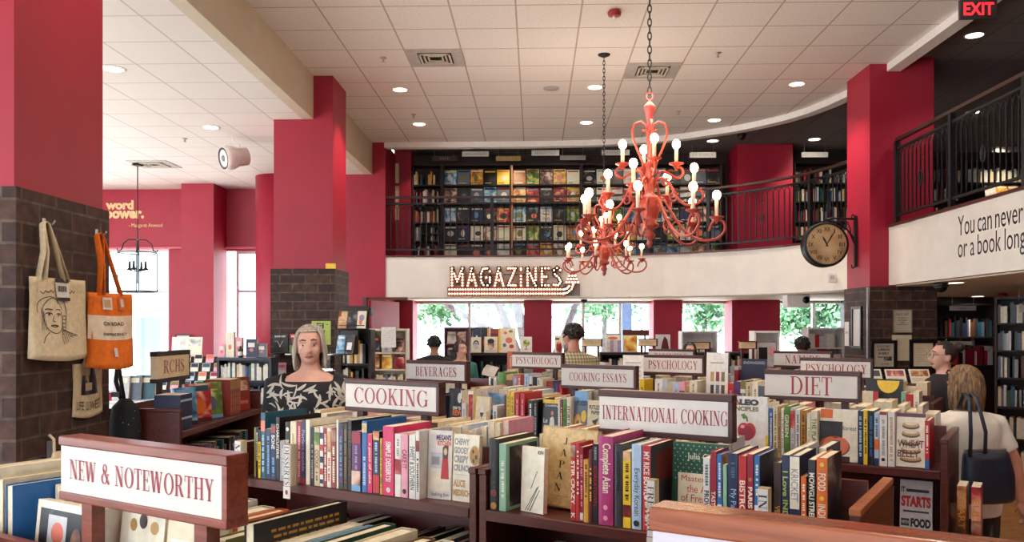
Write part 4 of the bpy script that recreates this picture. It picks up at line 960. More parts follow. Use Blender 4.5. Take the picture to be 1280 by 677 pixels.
fo_px('white book lettered in red and black about food on the dim lower DIET shelf', 1122, 1163, 605, cD, .66, 'pale_grey', [('t', 'IT', .04, .82, .16, .92, 'black', .04), ('t', 'STARTS', .04, .62, .96, .8, 'red', .06), ('r', .1, .56, .9, .585, 'charcoal'), ('t', 'FOOD', .34, .32, .96, .52, 'black', .06), ('r', .04, .37, .3, .47, 'charcoal'), ('t', 'WITH', .06, .385, .28, .455, 'pale_grey', .02), ('r', .2, .84, .9, .88, 'charcoal')], back=.05, th=.025, name='hardcover_book')
fo_px('slate blue book on the dim lower DIET shelf', 1088, 1112, 612, cD, .66, 'slate', [('r', .2, .5, .8, .9, 'pale_blue')], back=.08, th=.03)
run(-1.5, -1.05, cD + .02, .66, 'on the dim shelf under DIET', 'dark', (.02, .04), (.2, .26), (.17, .2), seed=24)

# ---------------------------------------------------------------- new and noteworthy: thick books seen from above
cB = C_ROW['new']
cG = cB - HALF + .02
fo_px('white book with a dark phone photograph leaning left of the near sign post', 24, 102, 637, cB + .03, SHELF, 'ivory', [('r', .06, .02, .97, .93, blotch('print_phone', [(.3, (20, 20, 24)), (.52, (46, 46, 52)), (.66, (120, 116, 112)), (.8, (190, 186, 178))], 12)), ('r', .2, .5, .5, .88, 'pale_grey'), ('e', .36, .72, .1, .1, 'salmon'), ('e', .66, .6, .09, .2, PHOTO[3]), ('r', .1, .3, .4, .45, 'ivory')], th=.025, lean=.1, name='hardcover_book')
fo_px('cream book with brown owl spots on its cover between the two near sign posts', 128, 182, 642, cB + .03, SHELF, 'ivory', [('e', .3, .86, .08, .05, 'gold'), ('e', .52, .9, .09, .06, 'chocolate'), ('e', .78, .86, .09, .05, 'tan'), ('r', .1, .2, .9, .6, 'cream')], th=.025, lean=.1, name='hardcover_book')
fo_px('cream book with a navy edge right of the owl spotted cover', 186, 246, 651, cB + .03, SHELF, 'cream', [('r', 0, .96, 1, 1, 'navy'), ('r', .1, .3, .9, .8, 'white')], th=.03, lean=.1, name='hardcover_book')
tb, zb = on_row(434, 627, cB + HALF - .01); rb = random.Random(3); fr = []
for k in range(9):
    q = .1
    while q < .8:
        l_ = rb.uniform(.03, .09); fr.append((q, .60 + .04 * k, q + l_, .618 + .04 * k, 'gold')); q += l_ + .02
book('tall black book with olive text on its back, standing above its neighbours behind NEW & NOTEWORTHY', ROW, tb - .026, cB + HALF - .01, SHELF, .026, zb - SHELF, .236, 'black', flip=True, front=fr)
t = -2.112; i = 0
spec = [('ivory', .05, .30, .27), ('cream', .035, .28, .25), ('blue', .03, .27, .24), ('ivory', .034, .26, .24), ('white', .03, .262, .24), ('cream', .03, .25, .23), ('white', .026, .27, .24), ('pale_grey', .03, .25, .24),
        ('navy', .028, .262, .24), ('ivory', .036, .25, .24), ('white', .03, .255, .24), ('pink', .024, .262, .24), ('white', .028, .262, .24), ('red', .02, .25, .23), ('cream', .03, .25, .24), ('pale_grey', .03, .256, .24),
        ('black', .024, .292, .25), ('ivory', .042, .245, .24), ('orange', .03, .245, .235), ('ivory', .03, .243, .235), ('olive', .034, .243, .235), ('ivory', .036, .24, .235), ('sky', .03, .24, .23), ('forest', .03, .25, .245), ('cream', .04, .246, .24), ('brown', .032, .235, .23), ('ivory', .03, .235, .23)]
for i, (colr, w_, h_, dp_) in enumerate(spec):
    if colr == 'black': continue
    if t < tb + .006 and t + w_ > tb - .032: t = tb + .006
    if t + w_ > -.80: break
    if blocked(t, t + w_, cB + HALF - .01 - dp_, cB + HALF - .01, SHELF, ROW) is not None: dp_ = .145
    book('thick %s book, %s from the left behind the NEW & NOTEWORTHY sign' % (colr.replace('_', ' '), nth(i)), ROW, t, cB + HALF - .01, SHELF, w_, h_, dp_, colr, flip=True)
    t += w_ + .012
cG = cB - HALF + .02
run(-2.08, -1.86, cG, SHELF, 'nearest us under NEW & NOTEWORTHY', 'light', (.03, .06), (.17, .2), (.17, .21), seed=31, gap=.0)
run(-1.16, -.82, cG, SHELF, 'nearest us beyond the right sign post', 'light', (.025, .05), (.17, .2), (.17, .21), seed=32, gap=.0)
# ================================================================ ceiling fittings
def vent(px, py, label, z=Z_CEIL, s=.30):
    p = atZ(px, py, z); k = .61
    x = round((p.x + .175 - k / 2) / k) * k - .175 + k / 2 if z == Z_CEIL else p.x
    y = p.y
    o = thing('ceiling_vent', label, 'vent', (x, y, z), group='square ceiling vents')
    m = MB(); m.box(-.30, -.30, -.008, .30, .30, -.001); m.build('vent_plate', plain('grey_vent', (178, 172, 168), .5), o)
    m = MB()
    for i in range(4):
        a = .17 - i * .042
        for (x0, y0, x1, y1) in ((-a, -a, a, -a + .02), (-a, a - .02, a, a), (-a, -a, -a + .02, a), (a - .02, -a, a, a)): m.box(x0, y0, -.022 + i * .004, x1, y1, -.012 + i * .004)
    m.build('louvre', plain('cream_louvre', (206, 196, 176), .5), o)
    m = MB(); m.box(-.185, -.185, -.010, .185, .185, -.0085); m.build('vent_shade_sheet', plain('vent_shade_tone', (40, 38, 38), .8), o)  # dark sheet painted as the shade inside the vent
    return o
vent(546, 72, 'square ceiling vent nearer the beam, left of the chandeliers')
vent(816, 88, 'square ceiling vent behind the large chandelier chain')
vent(193, 205, 'square vent in the left ceiling above the iron pendant', Z_LEFT)
def small(name, label, cat, px, py, z, fn, grp=None):
    p = atZ(px, py, z); o = thing(name, label, cat, p, group=grp); fn(o); return o
def sprk(o):
    m = MB(); m.lathe([(.035, -.001), (.035, -.006), (.012, -.012), (.012, -.03), (.004, -.034)], n=12); m.build('ceiling_mount', plain('pale_metal', (170, 160, 156), .4, .4), o)
    m = MB(); m.lathe([(.004, -.034), (.018, -.044), (.018, -.047)], n=12); m.build('deflector', METAL, o)
for px, py, lb in ((479, 72, 'small sprinkler head in the ceiling left of the nearer vent'), (517, 143, 'small sprinkler head between the two far left ceiling lights'), (897, 66, 'small sprinkler head right of the large chandelier chain'),
                   (848, 139, 'small sprinkler head behind the large chandelier'), (231, 173, 'small sprinkler head in the left ceiling beside the speaker')):
    small('sprinkler', lb, 'sprinkler', px, py, Z_LEFT if px < 300 else Z_CEIL, sprk)
def dsc(o):
    m = MB(); m.lathe([(.10, -.001), (.10, -.006), (.09, -.01), (.0, -.01)], n=24, caps=False); m.build('speaker_grille', plain('grey_grille', (176, 170, 170), .6), o)
small('ceiling_speaker', 'round grey speaker grille flush in the ceiling left of the chandelier chains', 'speaker', 689, 110, Z_CEIL, dsc)
def alarm(o):
    m = MB(); m.lathe([(.05, -.001), (.065, -.02), (.058, -.05), (.03, -.055)], n=20); m.build('alarm_body', plain('alarm_red', (150, 24, 40), .35), o)
    m = MB(); m.lathe([(.018, -.05), (.018, -.075), (.01, -.085)], n=12); m.build('strobe_lens', PAPER, o)
small('fire_alarm', 'small red fire alarm on the ceiling near the top of the frame', 'alarm', 768, 13, Z_CEIL, alarm)
small('fire_alarm', 'dark red alarm on the low ceiling under the right balcony', 'alarm', 1253, 366, Z_UND, alarm)
def dome(o):
    m = MB(); m.lathe([(.075, -.001), (.08, -.02), (.075, -.045)], n=20); m.build('mount', BLACKP, o)
    m = MB(); m.ball((0, 0, -.045), (.062, .062, .055), 0, 18, 10); m.build('dome', plain('smoked_dome', (14, 14, 18), .12), o)
small('security_camera', 'black dome camera in the dark balcony ceiling above the red pier', 'camera', 927, 167, Z_MEZ, dome)
small('security_camera', 'black dome camera under the right balcony beside the brick column', 'camera', 1176, 353, Z_UND, dome)
small('security_camera', 'small black camera under the balcony edge below the marquee arrow', 'camera', 730, 374, Z_UND, lambda o: (MB().box(-.05, -.04, -.05, .05, .04, -.001).build('camera_body', BLACKP, o, bev=.008), MB().lathe([(.02, -.06), (.02, -.05)], n=12).build('lens', plain('smoked_dome', (14, 14, 18), .12), o)))
# exit sign hanging in the upper right
ep = atY(1222, 12, 7.6)
o = thing('exit_sign', 'red EXIT sign under the dark balcony ceiling at the top right corner', 'exit sign', ep)
m = MB(); m.box(-.16, -.02, -.085, .16, .02, .085); m.build('housing', plain('exit_housing', (60, 50, 50), .5), o, bev=.006)
m = MB(); put_text(m, 'EXIT', -.13, -.055, .13, .055, -.0215, 0, bold=.02); m.build('lettering', emit('exit_red', (255, 30, 40), 2.5), o, fix=False)
m = MB(); m.tube([(0, 0, .085), (0, 0, Z_MEZ - ep.z)], .01); m.build('stem', BLACKP, o)

# ================================================================ balcony railings
def polyline(pts, step):
    P_ = [Vector(p) for p in pts]; out = []; acc = 0; nxt = 0
    for a, b in zip(P_, P_[1:]):
        L = (b - a).length
        while nxt <= acc + L:
            out.append(a + (b - a) * ((nxt - acc) / L)); nxt += step
        acc += L
    return out
def railing(label, pts, post_every, orn):
    z0 = Z_F1 + .03
    cen = polyline(off_curve(pts, .06), .096)
    o = thing('balcony_railing', label, 'railing', (0, 0, 0), group=None)
    cc = [(p.x, p.y) for p in cen]
    m = MB(); m.ribbon(cc, -.025, .025, z0 + .92, z0 + .955); m.build('handrail', wood('handrail_wood', (52, 34, 30), (72, 46, 38), .35), o)
    m = MB(); m.ribbon(cc, -.014, .014, z0 + .825, z0 + .85); m.build('upper_rail', IRON, o)
    m = MB(); m.ribbon(cc, -.014, .014, z0 + .085, z0 + .11); m.build('lower_rail', IRON, o)
    n = 0
    for i, p in enumerate(cen):
        tg = (cen[min(i + 1, len(cen) - 1)] - cen[max(i - 1, 0)]).normalized(); M = Matrix.Translation((p.x, p.y, z0)) @ Matrix.Rotation(math.atan2(tg.y, tg.x), 4, 'Z')
        if i % post_every == 0 or i == len(cen) - 1:
            m = MB(); m.box(-.026, -.026, 0, .026, .026, .92, M=M); m.box(-.04, -.04, 0, .04, .04, .02, M=M); m.build('post', IRON, o)
        else:
            m = MB(); m.box(-.0065, -.0065, .1, .0065, .0065, .74, M=M); m.build('baluster', IRON, o)
    m = MB()
    for i in range(len(cen) - 2):
        if i % 1: continue
        a, b = cen[i], cen[i + 2]; mid = (a + b) / 2
        pts3 = []
        for k in range(9):
            w = PI * k / 8; q = mid + (a - mid) * math.cos(w); pts3.append((q.x, q.y, z0 + .74 + .085 * math.sin(w)))
        m.tube(pts3, .0055, n=5)
    m.build('arch_tracery', IRON, o)
    for i in orn:
        if i + 1 >= len(cen): continue
        m = MB()
        p = cen[i]; tg = (cen[i + 1] - cen[i - 1]).normalized()
        X = lambda a, z: (p.x + tg.x * a, p.y + tg.y * a, z0 + z)
        for q in (-1, 1):
            m.tube([X(q * .045 * math.sin(w), .42 + .075 * math.cos(w)) for w in [PI * k / 8 for k in range(9)]], .007, n=5)
            m.tube([X(q * .0, .34), X(q * .03, .36), X(q * .02, .42), X(q * .03, .48), X(0, .5)], .006, n=5)
        m.tube([X(-.05, .66), X(.05, .66)], .007, n=5); m.tube([X(0, .34), X(0, .7)], .006, n=5)
        m.build('scroll_ornament', IRON, o)
    return o
cut = next(i for i, p in enumerate(CURVE) if p[1] < 10.5)
railing('long black iron railing curving along the back balcony above the marquee', CURVE[:cut] + [(3.94, 10.48)], 18, (27, 63, 76))
railing('black iron railing with brown handrail on the right balcony above the painted quote', [(3.97, 9.62), (3.97, 8.4), (3.97, 6.8), (3.97, 5.2), (3.97, 3.0)], 13, (6, 19, 32))
# quote painted on the right balcony front (faces -x)
q = thing('wall_lettering', 'black painted quote on the white front of the right balcony', 'lettering', (3.968, 0, 0))
MX = Matrix.Translation((0, 0, 0)) @ Matrix.Rotation(-PI / 2, 4, 'Z')
def quote_line(s, px, ya, yb, s2):
    a = atX(px, (ya + yb) / 2, 3.965); H = (yb - ya) * a.y / F * .98; zc = a.z
    vs, fs = font_poly(s, .0); A, B, c, d = size_of(vs); capA = size_of(font_poly(s[0], 0)[0]); k = s2
    x = -a.y
    for wd_ in s.split():
        vs, fs = font_poly(wd_, .0); A, B, c, d = size_of(vs)
        m = MB(); m.add([((v[0] - A) * k * .85 + x, -.0, (v[1]) * k * 1.2 + zc - H / 2) for v in vs], fs, 0, False, MX); m.build('painted_word', BLACKP, q, fix=False)
        x += (B - A) * k * .85 + .055
quote_line('You can never get', 1197, 272, 295, .222)
quote_line('or a book long enough', 1197, 300, 322, .222)
# white alarm box and cable on the balcony front, white box under it
bp = atY(1038, 347, 10.95)
o = thing('alarm_box', 'small white box on the balcony front below the clock', 'box', (3.78, 11.0, bp.z))
MB().box(-.05, -.03, -.06, .05, .03, .06).build('cover', TRIMW, o, bev=.008); MB().box(-.03, -.034, -.02, .03, -.03, .03).build('grille', plain('grey_vent', (178, 172, 168), .5), o)
bp = atY(995, 375, 12.2)
o = thing('projector_box', 'white box hanging under the balcony edge above the far right window', 'box', (bp.x, 12.2, bp.z))
MB().box(-.16, -.12, -.1, .16, .12, .075).build('cover', TRIMW, o, bev=.012); MB().box(-.02, -.02, .075, .02, .02, Z_UND - bp.z).build('bracket', METAL, o); MB().lathe([(.045, 0), (.05, .02)], n=18, M=Matrix.Translation((.1, -.12, 0)) @ Matrix.Rotation(PI / 2, 4, 'X')).build('lens', plain('smoked_dome', (14, 14, 18), .12), o)

# ================================================================ chandeliers
CORAL = plain('coral_enamel', (168, 68, 58), .28, var=.08, scale=20)
CANDLE = plain('candle_sleeve', (240, 226, 200), .5, var=.02)
def chandelier(label, loc, z_ceil):
    o = thing('chandelier', label, 'chandelier', loc)
    m = MB(); m.lathe([(.004, 0), (.014, .012), (.02, .03), (.012, .05), (.03, .062), (.036, .08), (.02, .1), (.024, .115), (.055, .13), (.06, .145), (.04, .155), (.05, .19), (.066, .24), (.07, .275), (.058, .285), (.064, .30), (.05, .315),
                       (.03, .33), (.026, .40), (.022, .46), (.03, .50), (.04, .515), (.012, .53), (.011, .76), (.016, .775), (.02, .79), (.032, .85), (.036, .868), (.022, .885), (.008, .9), (.004, .91)], n=22); m.build('stem', CORAL, o)
    def arm(ang, pts, cup, h, curl=None):
        c, s = math.cos(ang), math.sin(ang); X = lambda r, z: (r * c, r * s, z)
        # smooth the arm through its points
        q = []
        for i in range(len(pts) - 1):
            p0 = pts[max(i - 1, 0)]; p1 = pts[i]; p2 = pts[i + 1]; p3 = pts[min(i + 2, len(pts) - 1)]
            for k in range(5):
                t = k / 5
                q.append(tuple(.5 * (2 * p1[j] + (p2[j] - p0[j]) * t + (2 * p0[j] - 5 * p1[j] + 4 * p2[j] - p3[j]) * t * t + (3 * p1[j] - p0[j] - 3 * p2[j] + p3[j]) * t ** 3) for j in (0, 1)))
        q.append(pts[-1])
        m = MB(); m.tube([X(*p) for p in q], .0085, n=8)
        if curl:
            cr, cz, rr = curl; m.tube([X(cr + rr * (1 - k / 18) * math.cos(k * .5 + .8), cz + rr * (1 - k / 18) * math.sin(k * .5 + .8)) for k in range(14)], .006, n=6)
        r0, z0 = cup
        m.lathe([(.006, -.035), (.012, -.02), (.02, -.008), (.045, .004), (.046, .009), (.016, .009)], (r0 * c, r0 * s, z0), n=16)
        a = m.build('arm', CORAL, o)
        m = MB(); m.lathe([(.0115, .009), (.0115, h), (.008, h + .004)], (r0 * c, r0 * s, z0), n=12); m.build('candle', CANDLE, a)
        m = MB(); m.ball((r0 * c, r0 * s, z0 + h + .025), (.025, .025, .03), 0, 14, 9); m.build('bulb', BULB, a)
    for a in (-4, 40, 83, 122, 165, 200, 253, 300):
        arm(math.radians(a), [(.05, .27), (.09, .285), (.14, .20), (.22, .095), (.31, .045), (.40, .05), (.452, .10), (.445, .155), (.40, .165), (.375, .14), (.36, .10)], (.405, .178), .115, (.17, .12, .045))
    for a in (-18, 58, 155, 242):
        arm(math.radians(a), [(.03, .40), (.07, .425), (.12, .39), (.17, .30), (.22, .255), (.29, .26), (.325, .30), (.31, .335), (.275, .335)], (.27, .345), .105, (.15, .30, .035))
    for a in (2, 95, 178, 272):
        arm(math.radians(a), [(.02, .34), (.04, .42), (.07, .47), (.12, .455), (.17, .43), (.205, .455), (.195, .49), (.165, .495)], (.165, .512), .10, (.10, .40, .03))
    for k in range(4):
        a = k * PI / 2; c, s = math.cos(a), math.sin(a)
        m = MB(); m.tube([(r * c, r * s, z) for r, z in [(.03, .47), (.045, .53), (.075, .60), (.10, .67), (.108, .72), (.09, .765), (.055, .775), (.025, .755), (.015, .73), (.03, .715), (.045, .725)]], .0075, n=7); m.build('heart_scroll', CORAL, o)
    L = z_ceil - loc[2]
    m = MB(); z = .91; i = 0
    m.tube([(.022 * math.cos(w), 0, .93 + .024 * math.sin(w)) for w in [k * PI / 6 for k in range(12)]], .005, n=6, closed=True, m=1)
    z = .965
    while z < L - .03:
        ax = i % 2
        pts = [((.011 * math.cos(w)) * (1 - ax), (.011 * math.cos(w)) * ax, z + .027 * math.sin(w)) for w in [k * PI / 5 for k in range(10)]]
        m.tube(pts, .004, n=5, closed=True); z += .042; i += 1
    m.build('chain', [IRON, CORAL], o)
    m = MB(); m.lathe([(.015, L - .035), (.03, L - .028), (.065, L - .012), (.068, L - .001)], n=20); m.build('canopy', IRON, o)
    for k in range(5):
        w = k * 2 * PI / 5
    l = bpy.data.lights.new('candle_glow', 'POINT'); l.energy = 30; l.color = (1, .84, .7); l.shadow_soft_size = .3
    lo = bpy.data.objects.new('candle_glow', l); COL.objects.link(lo); lo.location = (loc[0], loc[1], loc[2] + .95)
    return o
cx = atY(812, 300, 5.27); chandelier('large coral chandelier hanging nearest, with three tiers of lit candle bulbs', (cx.x, 5.27, 1.68 + .484), Z_CEIL)
cx = atY(755, 300, 9.28); chandelier('smaller looking coral chandelier farther back, below and left of the large one', (cx.x, 9.28, 1.68 + .548), Z_CEIL)

# iron pendant frame in front of the left window
pd = atY(172, 300, 12.6); lx, lz = pd.x, pd.z
o = thing('iron_pendant', 'thin black iron pendant frame hanging before the bright left window', 'pendant', (lx, 12.6, 2.62))
S = 12.6 / F
m = MB(); m.tube([(0, 0, .35), (0, 0, Z_LEFT - 2.62)], .008, n=6); m.build('rod', IRON, o)
m = MB(); m.lathe([(.09, Z_LEFT - 2.62 - .03), (.02, Z_LEFT - 2.62 - .05), (.09, Z_LEFT - 2.62 - .001)], n=18); m.build('canopy', IRON, o)
m = MB()
for k in range(4):
    a = k * PI / 2 + .5; c, s = math.cos(a), math.sin(a)
    m.tube([(r * c, r * s, z) for r, z in [(.02, .36), (.12, .36), (.19, .3), (.22, .2), (.27, .18), (.28, .22)]], .009, n=6)
    m.tube([(.27 * c, .27 * s, .16), (.27 * c, .27 * s, -.42)], .009, n=6)
for z in (.16, -.42): m.tube([(.27 * math.cos(k * PI / 10), .27 * math.sin(k * PI / 10), z) for k in range(20)], .009, n=6, closed=True)
m.build('cage', IRON, o)
m = MB()
for k in range(4): a = k * PI / 2; m.lathe([(.03, -.1), (.05, -.09), (.02, -.06), (.014, .04)], (.12 * math.cos(a), .12 * math.sin(a), 0), n=10); m.tube([(0, 0, -.12), (.12 * math.cos(a), .12 * math.sin(a), -.1)], .007, n=5)
m.tube([(0, 0, .36), (0, 0, -.3)], .008, n=6); m.build('candle_cluster', IRON, o)
# white round speaker below the left ceiling
sp = atY(291, 197, 11.0)
o = thing('hanging_speaker', 'white barrel shaped speaker with black front hanging from the left ceiling', 'speaker', sp)
R1 = Vector((-.72, -.66, -.2)).to_track_quat('Z', 'Y').to_matrix().to_4x4()
m = MB(); m.lathe([(.10, -.2), (.115, -.19), (.12, -.06), (.15, .0), (.158, .08), (.14, .125)], n=26, M=R1)
m.build('shell', plain('speaker_shell', (222, 212, 208), .4), o)
m = MB(); m.lathe([(.138, .128), (.138, .135), (.1, .12), (.05, .10), (.0, .10)], n=26, M=R1, caps=False); m.build('cone', plain('speaker_cone', (30, 34, 40), .5), o)
m = MB(); m.ball(tuple(R1 @ Vector((0, 0, .11))), .045, 0, 12, 8); m.build('dust_cap', plain('speaker_cap', (130, 130, 136), .4), o)
m = MB(); m.tube([(-.1, 0, .05), (-.09, 0, .17), (0, 0, .22), (.09, 0, .17), (.1, 0, .05)], .008, n=6); m.tube([(0, 0, .22), (0, 0, Z_LEFT - sp.z - .001)], .012, n=8); m.build('bracket', TRIMW, o)
# wall quotation on the left
o = thing('wall_lettering', 'gold lettering word power on the red back wall at far left', 'lettering', (0, 14.99, 0))
GOLDP = plain('gold_paint', (222, 190, 140), .5)
def wtext(s, x0, y0, x1, y1, bold, name):
    a = atY(x0, y1, 14.99); b = atY(x1, y0, 14.99); m = MB(); put_text(m, s, a.x, a.z, b.x, b.z, 0, 0, bold=bold); m.build(name, GOLDP, o, fix=False)
wtext('word', 132, 250, 167, 262, .05, 'painted_word'); wtext('power.', 132, 263, 180, 277, .05, 'painted_word'); wtext('- Margaret Atwood', 161, 279, 203, 285, .0, 'painted_name')
# slab feet under the fat letters
# ================================================================ marquee sign
PXM = 13.58 / F
mo = atY(550, 370, 13.56)
o = thing('marquee_sign', 'rusty MAGAZINES marquee sign with bulbs and an upturned arrow on the balcony front', 'sign', (mo.x, 13.56, mo.z))
RUST = plain('rusty_tin', (150, 84, 56), .6, .2, var=.25, scale=18); RUSTD = plain('rusty_edge', (86, 52, 42), .7, .2, var=.2, scale=18)
u = lambda x: x / 6.737 * PXM
vv = lambda y: (337 - y) / 6.737 * PXM + .0
def bar(m, p, q, w, y0, y1, mi=0, ext=0.0):
    p = Vector((p[0], 0, p[1])); q = Vector((q[0], 0, q[1])); d = (q - p).normalized(); nn = Vector((-d.z, 0, d.x)) * w / 2; p = p - d * ext; q = q + d * ext
    vs = [(a.x, y, a.z) for y in (y0, y1) for a in (p + nn, q + nn, q - nn, p - nn)]
    m.add(vs, [(0, 1, 2, 3), (7, 6, 5, 4), (0, 4, 5, 1), (1, 5, 6, 2), (2, 6, 7, 3), (3, 7, 4, 0)], mi)
def marquee(polys, name, bw=25, step=23, dots=()):
    m = MB(); bm = MB()
    wv = bw / 6.737 * PXM
    for k, pl in enumerate(polys):
        for a, b in zip(pl, pl[1:]):
            bar(m, (u(a[0]), vv(a[1])), (u(b[0]), vv(b[1])), wv * 1.5, -.045 - .0006 * k, .04, 0, wv * .65)
    seen = []
    for pl in polys:
        for a, b in zip(pl, pl[1:]):
            L = math.hypot(b[0] - a[0], b[1] - a[1]); n = max(1, round(L / step))
            for i in range(n + 1):
                x = a[0] + (b[0] - a[0]) * i / n; y = a[1] + (b[1] - a[1]) * i / n
                if all(math.hypot(x - sx, y - sy) > step * .55 for sx, sy in seen):
                    seen.append((x, y)); bm.ball((u(x), -.056, vv(y)), (.0155, .012, .0155), 0, 10, 6)
    l = m.build(name, RUST, o)
    bm.build('bulbs', MARQ, l)
marquee([[(104, 250), (104, 105), (148, 215), (192, 105), (192, 250)]], 'letter')
marquee([[(236, 250), (270, 105), (306, 250)], [(250, 205), (292, 205)]], 'letter')
marquee([[(422, 130), (400, 105), (365, 110), (348, 150), (348, 205), (368, 245), (402, 248), (422, 222), (422, 182), (392, 182)]], 'letter')
marquee([[(464, 250), (497, 105), (535, 250)], [(480, 205), (522, 205)]], 'letter')
marquee([[(575, 105), (637, 105), (575, 248), (637, 248)]], 'letter')
marquee([[(683, 170), (683, 250)], [(683, 105), (683, 118)]], 'letter')
marquee([[(738, 250), (738, 105), (806, 250), (806, 105)]], 'letter')
marquee([[(915, 105), (858, 105), (858, 248), (915, 248)], [(858, 176), (895, 176)]], 'letter')
marquee([[(1012, 120), (985, 103), (960, 122), (966, 155), (1000, 185), (1016, 218), (995, 248), (958, 243)]], 'letter')
marquee([[(82, 282), (1036, 282)], [(82, 318), (1036, 318)]], 'arrow_shaft', 27, 22.5)
marquee([[(1036, 318), (1072, 308), (1105, 280), (1120, 240)]], 'arrow_bend', 24, 22)
marquee([[(1040, 282), (1066, 276), (1086, 256)]], 'arrow_bend', 24, 16)
m = MB(); bm = MB()
m.add([(u(1050), -.05, vv(238)), (u(1172), -.05, vv(238)), (u(1112), -.05, vv(100)), (u(1050), .04, vv(238)), (u(1172), .04, vv(238)), (u(1112), .04, vv(100))], [(0, 1, 2), (5, 4, 3), (0, 3, 4, 1), (1, 4, 5, 2), (2, 5, 3, 0)])
for j, (n, y) in enumerate(((5, 222), (4, 195), (3, 168), (2, 141), (1, 118))):
    for k in range(n): bm.ball((u(1112 + (k - (n - 1) / 2) * 24), -.058, vv(y)), (.0165, .014, .0165), 0, 10, 6)
h = m.build('arrow_head', RUST, o); bm.build('bulbs', MARQ, h)
m = MB(); m.box(u(1040), -.02, vv(335), u(1178), .04, vv(236)); m.box(u(70), -.0, vv(335), u(1040), .045, vv(262)); m.box(u(300), .0, vv(160), u(720), .02, vv(150)); m.build('backing', plain('grey_backing', (120, 110, 106), .6), o)

# ================================================================ clock on its bracket
ck = atY(1030.5, 306, 10.08); R_ = .242
o = thing('bracket_clock', 'round black two-sided clock with aged face on an iron bracket of the right column', 'clock', (ck.x, 10.08, ck.z))
m = MB()
RX = Matrix.Rotation(PI / 2, 4, 'X')
m.lathe([(R_ - .03, -.07), (R_ + .01, -.085), (R_ + .02, -.06), (R_ + .008, -.03), (R_ + .008, .03), (R_ + .02, .06), (R_ + .01, .085), (R_ - .03, .07)], n=44, M=RX); m.build('case', IRON, o)
FACE = blotch('aged_clock_face', [(.3, (150, 118, 78)), (.5, (186, 156, 112)), (.75, (204, 178, 136))], 5, 4, .6)
m = MB(); m.disc(0, 0, R_ - .012, R_ - .012, -.0795, 0, 40); m.disc(0, 0, R_ - .012, R_ - .012, .0795, 0, 40); m.build('dial', FACE, o)
m = MB()
for i, s in enumerate(['XII', 'I', 'II', 'III', 'IV', 'V', 'VI', 'VII', 'VIII', 'IX', 'X', 'XI']):
    a = i * PI / 6; x, z = .178 * math.sin(a), .178 * math.cos(a); w_ = .016 + .006 * len(s); put_text(m, s, x - w_, z - .024, x + w_, z + .024, -.081, 0, bold=.01)
for i in range(60):
    a = i * PI / 30; c, s = math.sin(a), math.cos(a); m.add([(c * .212 - s * .002, -.081, s * .212 + c * .002), (c * .212 + s * .002, -.081, s * .212 - c * .002), (c * .222 + s * .002, -.081, s * .222 - c * .002), (c * .222 - s * .002, -.081, s * .222 + c * .002)], [(0, 1, 2, 3)])
m.build('numerals', BLACKP, o, fix=False)
for nm, a, L, w_ in (('hour_hand', -28, .11, .010), ('minute_hand', 30, .165, .007)):
    a = math.radians(a); d = Vector((math.sin(a), 0, math.cos(a))); nn = Vector((d.z, 0, -d.x)); m = MB()
    pts = [-d * .03 - nn * w_ * .5, -d * .03 + nn * w_ * .5, d * L * .6 + nn * w_, d * L, d * L * .6 - nn * w_]
    m.add([(p.x, -.084, p.z) for p in pts] + [(p.x, -.0865, p.z) for p in pts], [(0, 1, 2, 3, 4), (9, 8, 7, 6, 5)] + [(i, (i + 1) % 5, 5 + (i + 1) % 5, 5 + i) for i in range(5)]); m.build(nm, BLACKP, o)
dxb = 3.755 - ck.x
m = MB(); zb = atY(1068, 270, 10.08).z - ck.z; zl = atY(1069, 333, 10.08).z - ck.z
m.box(dxb - .03, -.02, zl, dxb, .02, zb); m.tube([(0, 0, R_ + .03), (0, 0, R_ + .05), (.1, 0, R_ + .07), (dxb - .02, 0, R_ + .06)], .012)
m.tube([(.06, 0, R_ + .05), (.2, 0, R_ + .01), (.27, 0, R_ - .07), (dxb - .02, 0, R_ - .18)], .01); m.tube([(.18, 0, R_ + .06), (.27, 0, R_ + .02), (.3, 0, R_ - .06), (.3, 0, R_ - .12), (dxb - .02, 0, .0)], .008)
m.tube([(dxb - .015, -.0, zb), (dxb - .05, 0, zb + .02), (dxb - .06, 0, zb - .02)], .008); m.tube([(dxb - .015, -.0, zl), (dxb - .05, 0, zl - .02), (dxb - .06, 0, zl + .02)], .008)
m.build('bracket', IRON, o)

